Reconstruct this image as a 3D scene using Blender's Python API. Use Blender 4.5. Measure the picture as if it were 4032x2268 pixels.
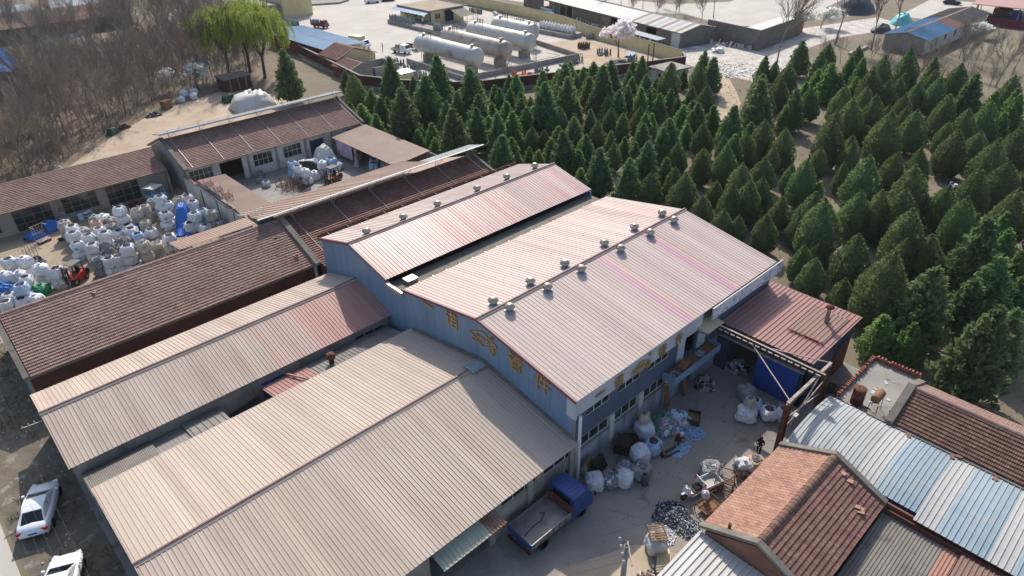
import bpy, math, random
from math import radians, sin, cos, pi, sqrt, atan2
from mathutils import Vector, Matrix, noise

for _o in list(bpy.data.objects):
    bpy.data.objects.remove(_o, do_unlink=True)
S = bpy.context.scene
COL = S.collection
rnd = random.Random(11)
V = Vector

# ------------------------------------------------------------------ camera
# world axes: +x runs along the hall ridges (up-right in view), +y across them
# (up-left in view); the drone hovers 35 m above the yard.
cam_d = bpy.data.cameras.new('Camera')
cam_d.sensor_width = 36.0
cam_d.lens = 24.0
cam_d.clip_start = 0.5
cam_d.clip_end = 5000.0
cam = bpy.data.objects.new('Camera', cam_d)
COL.objects.link(cam)
_yaw, _pit, _rol = radians(47.04), radians(31.93), radians(-1.0)
_fw = V((cos(_yaw) * cos(_pit), sin(_yaw) * cos(_pit), -sin(_pit)))
_rt = V((sin(_yaw), -cos(_yaw), 0))
_up = _rt.cross(_fw)
_r2 = _rt * cos(_rol) + _up * sin(_rol)
_u2 = _up * cos(_rol) - _rt * sin(_rol)
_m = Matrix((_r2, _u2, -_fw)).transposed().to_4x4()
_m.translation = V((0, 0, 35.0))
cam.matrix_world = _m
S.camera = cam

# ------------------------------------------------------------------ sky, sun
SUN_EL, SUN_AZ = radians(40.0), radians(51.0)      # azimuth from +x towards +y
world = bpy.data.worlds.new('World')
S.world = world
world.use_nodes = True
_nt = world.node_tree
_sky = _nt.nodes.new('ShaderNodeTexSky')
_sky.sky_type = 'NISHITA'
_sky.sun_disc = False
_sky.sun_elevation = SUN_EL
_sky.sun_rotation = pi / 2 - SUN_AZ
_sky.air_density = 1.0
_sky.dust_density = 2.0
_bg = _nt.nodes['Background']
_bg.inputs[1].default_value = 0.15
_nt.links.new(_sky.outputs[0], _bg.inputs[0])
sun_d = bpy.data.lights.new('Sun', 'SUN')
sun_d.energy = 3.9
sun_d.angle = radians(0.55)
sun_d.color = (1.0, 0.94, 0.85)
sun = bpy.data.objects.new('Sun', sun_d)
COL.objects.link(sun)
_sd = V((cos(SUN_EL) * cos(SUN_AZ), cos(SUN_EL) * sin(SUN_AZ), sin(SUN_EL)))
sun.rotation_euler = _sd.to_track_quat('Z', 'Y').to_euler()
sun.location = (60, 60, 120)
S.view_settings.view_transform = 'Standard'
S.view_settings.look = 'None'
S.view_settings.gamma = 1.0
S.view_settings.exposure = 0.36
S.view_settings.use_curve_mapping = False

# ------------------------------------------------------------------ materials
def lin(c):
    return c / 12.92 if c <= 0.04045 else ((c + 0.055) / 1.055) ** 2.4
def rgb(r, g, b, k=0.86):
    return (lin(r / 255) * k, lin(g / 255) * k, lin(b / 255) * k, 1)

MATS = {}
def mat(name, col, col2=None, scale=2.0, lo=0.35, hi=0.65, rough=0.8, var=0.0, hue=0.0, bump=0.0, bscale=20.0,
        metal=0.0, stretch=None, detail=6.0, col3=None, scale3=9.0, lo3=0.58, hi3=0.66, spec=0.3, attr=False,
        trans=0.0, stretch3=None, objco=False):
    m = bpy.data.materials.new(name)
    m.use_nodes = True
    nt = m.node_tree
    N, L = nt.nodes, nt.links
    p = N['Principled BSDF']
    p.inputs['Roughness'].default_value = rough
    p.inputs['Metallic'].default_value = metal
    p.inputs['Specular IOR Level'].default_value = spec
    geo = N.new('ShaderNodeTexCoord')
    if objco:
        pos = geo.outputs['Object']
    else:
        g2 = N.new('ShaderNodeNewGeometry')
        pos = g2.outputs['Position']
    def nz(sc, st, det):
        mp = N.new('ShaderNodeMapping')
        mp.inputs['Scale'].default_value = st or (1, 1, 1)
        L.new(pos, mp.inputs[0])
        n = N.new('ShaderNodeTexNoise')
        n.inputs['Scale'].default_value = sc
        n.inputs['Detail'].default_value = det
        n.inputs['Roughness'].default_value = 0.62
        L.new(mp.outputs[0], n.inputs['Vector'])
        return n.outputs['Fac']
    def ramp(s, a, b):
        r = N.new('ShaderNodeMapRange')
        r.inputs['From Min'].default_value = a
        r.inputs['From Max'].default_value = b
        L.new(s, r.inputs['Value'])
        return r.outputs[0]
    def mix(fac, a, b):
        x = N.new('ShaderNodeMix')
        x.data_type = 'RGBA'
        for sock, val in ((x.inputs[0], fac), (x.inputs[6], a), (x.inputs[7], b)):
            if hasattr(val, 'is_output'):
                L.new(val, sock)
            else:
                sock.default_value = val
        return x.outputs[2]
    c = col
    if col2:
        c = mix(ramp(nz(scale, stretch, detail), lo, hi), col, col2)
    if col3:
        c = mix(ramp(nz(scale3, stretch3, 8.0), lo3, hi3), c, col3)
    if var or hue:
        oi = N.new('ShaderNodeObjectInfo')
        r = oi.outputs['Random']
        if attr:
            at = N.new('ShaderNodeAttribute')
            at.attribute_name = 'rv'
            ad = N.new('ShaderNodeMath')
            ad.operation = 'ADD'
            L.new(r, ad.inputs[0])
            L.new(at.outputs['Fac'], ad.inputs[1])
            fr = N.new('ShaderNodeMath')
            fr.operation = 'FRACT'
            L.new(ad.outputs[0], fr.inputs[0])
            r = fr.outputs[0]
        hs = N.new('ShaderNodeHueSaturation')
        mr = N.new('ShaderNodeMapRange')
        mr.inputs['To Min'].default_value = 1 - var
        mr.inputs['To Max'].default_value = 1 + var
        L.new(r, mr.inputs['Value'])
        L.new(mr.outputs[0], hs.inputs['Value'])
        if hue:
            w = N.new('ShaderNodeMath')
            w.operation = 'MULTIPLY'
            w.inputs[1].default_value = 7.31
            L.new(r, w.inputs[0])
            fr2 = N.new('ShaderNodeMath')
            fr2.operation = 'FRACT'
            L.new(w.outputs[0], fr2.inputs[0])
            mh = N.new('ShaderNodeMapRange')
            mh.inputs['To Min'].default_value = 0.5 - hue
            mh.inputs['To Max'].default_value = 0.5 + hue
            L.new(fr2.outputs[0], mh.inputs['Value'])
            L.new(mh.outputs[0], hs.inputs['Hue'])
        if hasattr(c, 'is_output'):
            L.new(c, hs.inputs['Color'])
        else:
            hs.inputs['Color'].default_value = c
        c = hs.outputs[0]
    if hasattr(c, 'is_output'):
        L.new(c, p.inputs['Base Color'])
    else:
        p.inputs['Base Color'].default_value = c
    if bump:
        b = N.new('ShaderNodeBump')
        b.inputs['Strength'].default_value = bump
        b.inputs['Distance'].default_value = 0.05
        L.new(nz(bscale, None, 5.0), b.inputs['Height'])
        L.new(b.outputs[0], p.inputs['Normal'])
    if trans:
        tr = N.new('ShaderNodeBsdfTranslucent')
        ms = N.new('ShaderNodeMixShader')
        ms.inputs[0].default_value = trans
        if hasattr(c, 'is_output'):
            L.new(c, tr.inputs[0])
        else:
            tr.inputs[0].default_value = c
        L.new(p.outputs[0], ms.inputs[1])
        L.new(tr.outputs[0], ms.inputs[2])
        L.new(ms.outputs[0], N['Material Output'].inputs[0])
    MATS[name] = m
    return m

# ------------------------------------------------------------------ mesh tools
class MB:
    def __init__(s):
        s.v = []; s.f = []; s.m = []
    def face(s, pts, mi=0):
        b = len(s.v)
        s.v += [tuple(p) for p in pts]
        s.f.append(tuple(range(b, b + len(pts)))); s.m.append(mi)
    def hexa(s, p, mi=0):
        b = len(s.v)
        s.v += [tuple(q) for q in p]
        for q in ((0, 3, 2, 1), (4, 5, 6, 7), (0, 1, 5, 4), (1, 2, 6, 5), (2, 3, 7, 6), (3, 0, 4, 7)):
            s.f.append(tuple(b + i for i in q)); s.m.append(mi)
    def box(s, x0, x1, y0, y1, z0, z1, mi=0):
        s.hexa(((x0, y0, z0), (x1, y0, z0), (x1, y1, z0), (x0, y1, z0), (x0, y0, z1), (x1, y0, z1), (x1, y1, z1), (x0, y1, z1)), mi)
    def obox(s, c, sz, rz=0.0, mi=0, M=None):
        hx, hy, hz = sz[0] / 2, sz[1] / 2, sz[2] / 2
        M = M or Matrix.Rotation(rz, 3, 'Z')
        c = V(c)
        s.hexa([c + M @ V(q) for q in ((-hx, -hy, -hz), (hx, -hy, -hz), (hx, hy, -hz), (-hx, hy, -hz), (-hx, -hy, hz), (hx, -hy, hz), (hx, hy, hz), (-hx, hy, hz))], mi)
    def beam(s, a, b, w, h, mi=0):
        a, b = V(a), V(b); d = (b - a).normalized()
        u = d.cross(V((0, 0, 1)))
        if u.length < 1e-3: u = V((1, 0, 0))
        u.normalize(); n = u.cross(d)
        s.hexa([a - u * w / 2 - n * h / 2, b - u * w / 2 - n * h / 2, b + u * w / 2 - n * h / 2, a + u * w / 2 - n * h / 2,
                a - u * w / 2 + n * h / 2, b - u * w / 2 + n * h / 2, b + u * w / 2 + n * h / 2, a + u * w / 2 + n * h / 2], mi)
    def tube(s, a, b, r0, r1=None, n=8, mi=0, caps=True):
        r1 = r0 if r1 is None else r1
        a, b = V(a), V(b); d = (b - a).normalized()
        u = d.cross(V((0, 0, 1)))
        if u.length < 1e-3: u = V((1, 0, 0))
        u.normalize(); w = d.cross(u)
        k = len(s.v)
        for c, r in ((a, r0), (b, r1)):
            for i in range(n):
                t = 2 * pi * i / n
                s.v.append(tuple(c + (u * cos(t) + w * sin(t)) * r))
        for i in range(n):
            j = (i + 1) % n
            s.f.append((k + i, k + j, k + n + j, k + n + i)); s.m.append(mi)
        if caps:
            s.f.append(tuple(k + n - 1 - i for i in range(n))); s.m.append(mi)
            s.f.append(tuple(k + n + i for i in range(n))); s.m.append(mi)
    def path(s, pts, r, n=6, mi=0):
        for a, b in zip(pts[:-1], pts[1:]):
            s.tube(a, b, r, r, n, mi)
    def prism(s, pts, z0, z1, mi=0):
        k = len(s.v); n = len(pts)
        for z in (z0, z1):
            s.v += [(p[0], p[1], z) for p in pts]
        for i in range(n):
            j = (i + 1) % n
            s.f.append((k + i, k + j, k + n + j, k + n + i)); s.m.append(mi)
        s.f.append(tuple(k + n - 1 - i for i in range(n))); s.m.append(mi)
        s.f.append(tuple(k + n + i for i in range(n))); s.m.append(mi)
    def prism_x(s, pts, x0, x1, mi=0):
        k = len(s.v); n = len(pts)
        for x in (x0, x1):
            s.v += [(x, p[0], p[1]) for p in pts]
        for i in range(n):
            j = (i + 1) % n
            s.f.append((k + i, k + j, k + n + j, k + n + i)); s.m.append(mi)
        s.f.append(tuple(k + n - 1 - i for i in range(n))); s.m.append(mi)
        s.f.append(tuple(k + n + i for i in range(n))); s.m.append(mi)
    def prism_y(s, pts, y0, y1, mi=0):
        k = len(s.v); n = len(pts)
        for y in (y0, y1):
            s.v += [(p[0], y, p[1]) for p in pts]
        for i in range(n):
            j = (i + 1) % n
            s.f.append((k + i, k + j, k + n + j, k + n + i)); s.m.append(mi)
        s.f.append(tuple(k + n - 1 - i for i in range(n))); s.m.append(mi)
        s.f.append(tuple(k + n + i for i in range(n))); s.m.append(mi)
    def lathe(s, prof, n=12, c=(0, 0, 0), mi=0, axis='z', wob=None):
        k = len(s.v)
        for (r, z) in prof:
            for i in range(n):
                t = 2 * pi * i / n
                x, y = r * cos(t), r * sin(t)
                if axis == 'z': q = V((x, y, z))
                elif axis == 'y': q = V((x, z, y))
                else: q = V((z, x, y))
                if wob: q = wob(q)
                s.v.append((c[0] + q[0], c[1] + q[1], c[2] + q[2]))
        for a in range(len(prof) - 1):
            for i in range(n):
                j = (i + 1) % n
                s.f.append((k + a * n + i, k + a * n + j, k + (a + 1) * n + j, k + (a + 1) * n + i)); s.m.append(mi)
        if prof[0][0] > 1e-4: s.f.append(tuple(k + n - 1 - i for i in range(n))); s.m.append(mi)
        if prof[-1][0] > 1e-4: s.f.append(tuple(k + (len(prof) - 1) * n + i for i in range(n))); s.m.append(mi)
    def mesh(s, name, mats, smooth=False):
        me = bpy.data.meshes.new(name)
        me.from_pydata(s.v, [], s.f)
        if not isinstance(mats, (list, tuple)): mats = [mats]
        for q in mats:
            me.materials.append(MATS[q] if isinstance(q, str) else q)
        if any(s.m): me.polygons.foreach_set('material_index', s.m)
        if smooth: me.polygons.foreach_set('use_smooth', [True] * len(me.polygons))
        me.update()
        return me
    def build(s, name, mats, parent=None, loc=None, rz=None, smooth=False):
        return put(name, s.mesh(name, mats, smooth), parent, loc, rz)

PINV = {}
def put(name, me, parent=None, loc=None, rz=None):
    o = bpy.data.objects.new(name, me)
    COL.objects.link(o)
    if loc is not None: o.location = loc
    if rz is not None: o.rotation_euler = (0, 0, rz)
    if parent is not None:
        o.parent = parent
        if parent.name in PINV: o.matrix_parent_inverse = PINV[parent.name]
    return o
def tag(o, label=None, cat=None, group=None, kind=None):
    if label: o['label'] = label
    if cat: o['category'] = cat
    if group: o['group'] = group
    if kind: o['kind'] = kind
    return o
def thing(name, loc, label=None, cat=None, group=None, rz=0.0, worldparts=False):
    """Empty at the thing's base; worldparts: its parts are given in world metres."""
    o = bpy.data.objects.new(name, None)
    o.empty_display_size = 0.3
    COL.objects.link(o)
    o.location = loc
    o.rotation_euler = (0, 0, rz)
    if worldparts:
        PINV[o.name] = (Matrix.Translation(V(loc)) @ Matrix.Rotation(rz, 4, 'Z')).inverted()
    return tag(o, label, cat, group)
KIDS = {}
def copy_tree(o, loc=None, rz=None, scale=None, label=None, group=None, parent=None):
    c = o.copy()
    COL.objects.link(c)
    if loc is not None: c.location = loc
    if rz is not None: c.rotation_euler = (0, 0, rz)
    if scale is not None: c.scale = scale if isinstance(scale, (tuple, list)) else (scale,) * 3
    if label: c['label'] = label
    if group: c['group'] = group
    if parent is not None: c.parent = parent
    if o.name not in KIDS: KIDS[o.name] = list(o.children)
    for ch in KIDS[o.name]:
        copy_tree(ch, parent=c)
    return c
def drop(o):
    KIDS.pop(o.name, None)
    for ch in list(o.children): drop(ch)
    bpy.data.objects.remove(o, do_unlink=True)
def struct(name, mb, m, smooth=False):
    return tag(mb.build(name, m, smooth=smooth), kind='structure')
def sheet(name, pts, z, m):
    mb = MB(); mb.face([(p[0], p[1], z) for p in pts])
    o = struct(name, mb, m)
    return o
ORD = ['', 'second ', 'third ', 'fourth ', 'fifth ', 'sixth ', 'seventh ', 'eighth ', 'ninth ', 'tenth ', 'eleventh ', 'twelfth ', 'thirteenth ', 'fourteenth ', 'fifteenth ', 'sixteenth ', 'seventeenth ', 'eighteenth ', 'nineteenth ', 'twentieth ', 'twenty-first ', 'twenty-second ', 'twenty-third ', 'twenty-fourth ', 'twenty-fifth ', 'twenty-sixth ']
def scr(x, y, z=0):
    p = _m.inverted() @ V((x, y, z))
    return -p.x / p.z, -p.y / p.z
def ordinal(i, n):
    if n == 1: return 'only '
    if i == 0: return 'leftmost '
    if i == n - 1: return 'rightmost '
    if i < len(ORD): return ORD[i] + 'from left '
    return None

def text_mesh(s, size, ext, off=0.0):
    c = bpy.data.curves.new('lettering', 'FONT')
    c.body = s; c.size = size; c.extrude = ext; c.offset = off
    c.align_x = 'CENTER'; c.align_y = 'CENTER'; c.resolution_u = 3
    o = bpy.data.objects.new('lettering', c)
    COL.objects.link(o)
    dg = bpy.context.evaluated_depsgraph_get()
    me = bpy.data.meshes.new_from_object(o.evaluated_get(dg))
    bpy.data.objects.remove(o, do_unlink=True)
    return me

# corrugated sheet roofing: one object per sheet, sharing one mesh
def corr(parent, O, U, path, n, ribs, m, hr=0.05, name='roof_panel', t=0.02, rw=0.038):
    O, U = V(O), V(U)
    L = U.length; u = U / L
    w = L / n; sp = w / ribs
    path = [V(p) for p in path]
    nrm = []
    for i in range(len(path)):
        a = path[max(0, i - 1)]; b = path[min(len(path) - 1, i + 1)]
        d = (b - a).normalized(); q = u.cross(d)
        if q.z < 0: q = -q
        nrm.append(q)
    prof = []
    for r in range(ribs):
        c = (r + 0.5) * sp
        prof += [(c - sp / 2 if r == 0 else None, 0), (c - rw, 0), (c - rw * .5, hr), (c + rw * .5, hr), (c + rw, 0)]
    prof = [p for p in prof if p[0] is not None] + [(w, 0)]
    mb = MB(); k = len(prof)
    for i, p in enumerate(path):
        for (s_, h) in prof: mb.v.append(tuple(u * s_ + p + nrm[i] * h))
    base2 = len(mb.v)
    for i, p in enumerate(path):
        for s_ in (0, w): mb.v.append(tuple(u * s_ + p - nrm[i] * t))
    flip = (u.cross(path[-1] - path[0])).z < 0
    def ad(q):
        mb.f.append(tuple(reversed(q)) if flip else q); mb.m.append(0)
    for i in range(len(path) - 1):
        for j in range(k - 1):
            ad((i * k + j, i * k + j + 1, (i + 1) * k + j + 1, (i + 1) * k + j))
        ad((base2 + 2 * i + 1, base2 + 2 * i, base2 + 2 * i + 2, base2 + 2 * i + 3))
    ad(tuple([base2, base2 + 1] + list(range(k - 1, -1, -1))))
    e = (len(path) - 1)
    ad(tuple([base2 + 2 * e + 1, base2 + 2 * e] + [e * k + j for j in range(k)]))
    ms = m if isinstance(m, list) else [m]
    mes = [mb.mesh(name, q) for q in ms]
    out = []
    for i in range(n):
        me = mes[i % len(mes)] if len(mes) > 1 else mes[0]
        out.append(put(name, me, parent, O + u * (w * i) + V((0, 0, rnd.uniform(0, .004)))))
    return out

# clay tile roofing
def tiles(parent, O, U, T, nx, ny, m, nsep=300, lift=0.09):
    O, U, T = V(O), V(U), V(T)
    w = U.length / nx; l = T.length / ny
    u = U.normalized(); t = T.normalized(); n = u.cross(t)
    if n.z < 0: n = -n
    prof = ((0.0, .000), (.18, .028), (.5, .006), (.82, .028), (1.0, .000))
    def geo(mb, o):
        b = len(mb.v)
        for (s, h) in prof:
            mb.v.append(tuple(o + u * (w * s) + n * (lift + h)))
        for (s, h) in prof:
            mb.v.append(tuple(o + u * (w * s) + t * (l * 1.12) + n * (.006 + h)))
        for (s, h) in ((0, 0), (1, 0)):
            mb.v.append(tuple(o + u * (w * s) + n * (-.004)))
        fl = (u.cross(t)).z < 0
        for i in range(4):
            q = (b + i, b + i + 1, b + 6 + i, b + 5 + i)
            mb.f.append(tuple(reversed(q)) if fl else q); mb.m.append(0)
        q = (b + 10, b + 11, b + 4, b + 3, b + 2, b + 1, b)
        mb.f.append(tuple(reversed(q)) if fl else q); mb.m.append(0)
    cells = []
    cp = V((0, 0, 35))
    for j in range(ny):
        for i in range(nx):
            o = O + u * (w * i) + t * (l * j)
            cells.append(((o - cp).length, o))
    cells.sort(key=lambda c: c[0])
    one = MB(); geo(one, V((0, 0, 0)))
    me = one.mesh('roof_tile', m)
    for d, o in cells[:nsep]:
        q = put('roof_tile', me, parent, o + n * rnd.uniform(0, .012))
    rest = MB()
    rv = []
    for d, o in cells[nsep:]:
        geo(rest, o + n * rnd.uniform(0, .012)); rv.append(rnd.random())
    if rest.v:
        me2 = rest.mesh('roof_tiles', m)
        at = me2.attributes.new('rv', 'FLOAT', 'FACE')
        vals = []
        for r in rv: vals += [r] * 5
        at.data.foreach_set('value', vals)
        tag(put('roof_tiles', me2, parent), kind='stuff')

def ridge_tiles(parent, a, b, n, r, m, sep=True):
    a, b = V(a), V(b); d = (b - a) / n
    u = d.normalized(); s = u.cross(V((0, 0, 1))).normalized(); l = d.length
    def geo(mb, o):
        k = len(mb.v); q = 6
        for e, rr in ((0, r * 1.12), (l * 1.08, r)):
            for i in range(q + 1):
                t = pi * i / q
                mb.v.append(tuple(o + u * e + s * (cos(t) * rr) + V((0, 0, 1)) * (sin(t) * rr * .85)))
        for i in range(q):
            mb.f.append((k + i, k + q + 1 + i, k + q + 2 + i, k + i + 1)); mb.m.append(0)
        mb.f.append(tuple(k + i for i in range(q + 1))); mb.m.append(0)
    if sep:
        mb = MB(); geo(mb, V((0, 0, 0))); me = mb.mesh('ridge_tile', m)
        for i in range(n): put('ridge_tile', me, parent, a + d * i + V((0, 0, rnd.uniform(-.006, .006))))
    else:
        mb = MB()
        for i in range(n): geo(mb, a + d * i)
        tag(mb.build('ridge_tiles', m, parent), kind='stuff')

# wall with real openings; windows get frame, mullions and panes set back in it
def wall(parent, name, P0, P1, h, m, ops=(), t=0.24, z0=0.0, fm='frame_white', gm='glass_dark'):
    P0, P1 = V((P0[0], P0[1], 0)), V((P1[0], P1[1], 0))
    u = (P1 - P0).normalized(); L = (P1 - P0).length
    nn = V((-u.y, u.x, 0))                      # inner side is +nn
    def blk(mb, a, b, za, zb, d0=0.0, d1=None, mi=0):
        d1 = t if d1 is None else d1
        p = [P0 + u * a + nn * d0, P0 + u * b + nn * d0, P0 + u * b + nn * d1, P0 + u * a + nn * d1]
        mb.hexa([q + V((0, 0, za)) for q in p] + [q + V((0, 0, zb)) for q in p], mi)
    mb = MB(); s = 0.0
    for o in sorted(ops, key=lambda q: q[0]):
        a, b, za, zb = o[:4]
        if a > s: blk(mb, s, a, z0, h)
        if za > z0: blk(mb, a, b, z0, za)
        if zb < h: blk(mb, a, b, zb, h)
        s = b
    if s < L: blk(mb, s, L, z0, h)
    w = mb.build(name, m, parent)
    for o in ops:
        a, b, za, zb = o[:4]
        kind = o[4] if len(o) > 4 else 'win'
        if kind == 'hole': continue
        if kind == 'door':
            f = MB(); blk(f, a + .003, b - .003, za + .003, zb - .003, t * .5, t * .7); f.build('door', o[5], parent); continue
        nx, nz = o[5] if len(o) > 5 else (3, 1)
        f = MB(); fw = .07
        xs = [a + (b - a) * i / nx for i in range(nx + 1)]; zs = [za + (zb - za) * i / nz for i in range(nz + 1)]
        for i, x in enumerate(xs):
            x = min(max(x, a + fw / 2), b - fw / 2)
            blk(f, x - fw / 2, x + fw / 2, za, zb, t * .25, t * .55)
        for z in zs:
            z = min(max(z, za + fw / 2), zb - fw / 2)
            blk(f, a + fw, b - fw, z - fw / 2, z + fw / 2, t * .27, t * .53)
        wo = f.build('window', fm, parent)
        for i in range(nx):
            for k in range(nz):
                g = MB(); blk(g, xs[i] + .02, xs[i + 1] - .02, zs[k] + .02, zs[k + 1] - .02, t * .36, t * .44)
                g.build('pane', gm, wo)
    return w

# ------------------------------------------------------------------ palette
mat('soil', rgb(138, 126, 108), rgb(110, 100, 85), .12, .3, .7, .95, col3=rgb(112, 114, 82), scale3=.9, lo3=.54, hi3=.66, bump=.7, bscale=4)
mat('litter', rgb(136, 120, 102), rgb(104, 90, 76), .35, .3, .7, .95, col3=rgb(150, 134, 112), scale3=1.3, lo3=.55, hi3=.7, bump=.7, bscale=4)
mat('dirt_road', rgb(196, 178, 156), rgb(166, 146, 124), .25, .3, .7, .95, col3=rgb(140, 122, 102), scale3=.6, lo3=.6, hi3=.72, bump=.3, bscale=5)
mat('concrete_yard', rgb(158, 151, 143), rgb(136, 129, 120), .22, .3, .7, .88, col3=rgb(112, 104, 94), scale3=.55, lo3=.58, hi3=.7, bump=.12, bscale=9)
mat('concrete_pale', rgb(200, 194, 186), rgb(180, 173, 162), .1, .3, .7, .9, col3=rgb(160, 150, 138), scale3=.4, lo3=.62, hi3=.74, bump=.1, bscale=8)
mat('concrete_warm', rgb(176, 160, 138), rgb(146, 130, 108), .3, .3, .7, .9, col3=rgb(112, 98, 80), scale3=.8, lo3=.6, hi3=.7, bump=.15, bscale=8)
mat('concrete_grey', rgb(164, 160, 153), rgb(138, 133, 126), .6, .3, .7, .9, col3=rgb(92, 88, 82), scale3=1.4, lo3=.6, hi3=.72, bump=.2, bscale=12)
mat('concrete_cap', rgb(140, 134, 124), rgb(112, 106, 97), 1.2, .3, .7, .92, col3=rgb(88, 82, 72), scale3=3, lo3=.58, hi3=.7, bump=.3, bscale=14)
mat('white_gravel', rgb(208, 204, 198), rgb(176, 164, 150), .5, .35, .6, .95, col3=rgb(228, 228, 226), scale3=2, lo3=.55, hi3=.62, bump=.6, bscale=6)
mat('render_white', rgb(214, 211, 204), rgb(184, 180, 172), .7, .35, .7, .9, col3=rgb(128, 122, 112), scale3=.9, lo3=.58, hi3=.72, stretch3=(1, 1, .25), bump=.1)
mat('render_grey', rgb(170, 164, 155), rgb(140, 134, 125), .8, .3, .7, .9, col3=rgb(104, 99, 92), scale3=.9, lo3=.58, hi3=.74, stretch3=(1, 1, .25), bump=.15)
mat('wall_dado', rgb(168, 176, 190), rgb(140, 142, 146), .9, .35, .7, .9, col3=rgb(104, 98, 88), scale3=1.0, lo3=.52, hi3=.72, stretch3=(1, 1, .2), bump=.1)
mat('render_yellow', rgb(226, 210, 162), rgb(208, 190, 142), .5, .35, .7, .9, col3=rgb(150, 130, 90), scale3=.8, lo3=.66, hi3=.76)
mat('block_grey', rgb(128, 122, 114), rgb(104, 98, 92), .8, .3, .7, .95, bump=.3, bscale=6)

def brick_mat(name, c1, c2, mortar, sc=1.0):
    m = mat(name, c1, rough=.92)
    nt = m.node_tree; N, L = nt.nodes, nt.links
    g = N.new('ShaderNodeNewGeometry'); sx = N.new('ShaderNodeSeparateXYZ'); L.new(g.outputs['Position'], sx.inputs[0])
    nx = N.new('ShaderNodeSeparateXYZ'); L.new(g.outputs['Normal'], nx.inputs[0])
    ab = N.new('ShaderNodeMath'); ab.operation = 'ABSOLUTE'; L.new(nx.outputs[0], ab.inputs[0])
    gt = N.new('ShaderNodeMath'); gt.operation = 'GREATER_THAN'; gt.inputs[1].default_value = .7; L.new(ab.outputs[0], gt.inputs[0])
    mx = N.new('ShaderNodeMix'); L.new(gt.outputs[0], mx.inputs[0]); L.new(sx.outputs[0], mx.inputs[2]); L.new(sx.outputs[1], mx.inputs[3])
    cb = N.new('ShaderNodeCombineXYZ'); L.new(mx.outputs[0], cb.inputs[0]); L.new(sx.outputs[2], cb.inputs[1])
    b = N.new('ShaderNodeTexBrick'); L.new(cb.outputs[0], b.inputs['Vector'])
    b.inputs['Scale'].default_value = sc; b.inputs['Brick Width'].default_value = .25; b.inputs['Row Height'].default_value = .07
    b.inputs['Mortar Size'].default_value = .008; b.inputs['Color1'].default_value = c1; b.inputs['Color2'].default_value = c2; b.inputs['Mortar'].default_value = mortar
    n = N.new('ShaderNodeTexNoise'); n.inputs['Scale'].default_value = .5; n.inputs['Detail'].default_value = 6; L.new(g.outputs['Position'], n.inputs['Vector'])
    r = N.new('ShaderNodeMapRange'); r.inputs['From Min'].default_value = .3; r.inputs['From Max'].default_value = .7; r.inputs['To Min'].default_value = .7; r.inputs['To Max'].default_value = 1.2; L.new(n.outputs['Fac'], r.inputs['Value'])
    hs = N.new('ShaderNodeHueSaturation'); L.new(b.outputs['Color'], hs.inputs['Color']); L.new(r.outputs[0], hs.inputs['Value'])
    L.new(hs.outputs[0], N['Principled BSDF'].inputs['Base Color'])
    bp = N.new('ShaderNodeBump'); bp.invert = True; bp.inputs['Strength'].default_value = .5; bp.inputs['Distance'].default_value = .02; L.new(b.outputs['Fac'], bp.inputs['Height']); L.new(bp.outputs[0], N['Principled BSDF'].inputs['Normal'])
    return m
brick_mat('brick_red', rgb(142, 84, 66), rgb(112, 62, 50), rgb(128, 106, 92))
brick_mat('brick_dark', rgb(104, 60, 50), rgb(82, 48, 42), rgb(92, 74, 66))
brick_mat('brick_orange', rgb(150, 100, 82), rgb(122, 80, 66), rgb(150, 124, 104))
mat('cyl_white', rgb(224, 226, 226), rough=.5, var=.05)
mat('verge', rgb(130, 120, 106), rgb(98, 90, 78), .7, .3, .7, .95, col3=rgb(150, 146, 140), scale3=1.1, lo3=.57, hi3=.66, bump=.8, bscale=6)
mat('brick_piece', rgb(160, 104, 86), var=.3, rough=.95, bump=.3)

SX = (5, .35, .35); SY = (.35, 5, .35)
mat('sheet_tan', rgb(198, 183, 168), rgb(186, 168, 154), .5, .3, .7, .65, var=.075, stretch=(2.5, .12, .12), bump=.12, bscale=1.2, col3=rgb(182, 160, 148), scale3=.35, lo3=.5, hi3=.75, stretch3=(1, .25, 1), spec=.2)
mat('sheet_pale', rgb(211, 194, 185), rgb(198, 177, 168), .5, .3, .7, .65, var=.07, stretch=(2.5, .1, .1), bump=.12, bscale=1.2, col3=rgb(192, 160, 150), scale3=.3, lo3=.55, hi3=.8, stretch3=(1.5, .15, 1), spec=.2)
mat('sheet_rosy', rgb(212, 186, 178), rgb(192, 142, 134), .45, .35, .7, .45, var=.07, hue=.004, stretch=(3, .1, .1), col3=rgb(168, 118, 104), scale3=.25, lo3=.56, hi3=.78, stretch3=(2, .2, 1), spec=.35)
mat('sheet_pink', rgb(208, 160, 174), rgb(204, 178, 180), .6, .4, .8, .5, stretch=(2.5, .1, .1))
mat('sheet_rose', rgb(190, 152, 142), rgb(170, 118, 106), .4, .3, .7, .5, var=.06, stretch=(3, .1, .1))
mat('sheet_blush', rgb(190, 164, 152), rgb(174, 138, 126), .4, .3, .7, .5, var=.06, stretch=(3, .1, .1))
mat('sheet_brown', rgb(168, 142, 126), rgb(150, 122, 108), .5, .3, .7, .6, var=.05, stretch=(.5, .5, .1), spec=.25)
mat('sheet_red', rgb(172, 130, 122), rgb(154, 110, 104), .4, .3, .7, .5, var=.07, stretch=(.15, 2.5, .2), col3=rgb(172, 126, 118), scale3=.5, lo3=.55, hi3=.75)
mat('sheet_dull', rgb(152, 122, 110), rgb(136, 108, 98), .5, .3, .7, .6, var=.06)
mat('sheet_ridge', rgb(148, 116, 110), rgb(112, 78, 78), .8, .3, .7, .6)
mat('sheet_trim', rgb(134, 74, 84), rgb(110, 62, 70), .8, .3, .7, .5)
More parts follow.
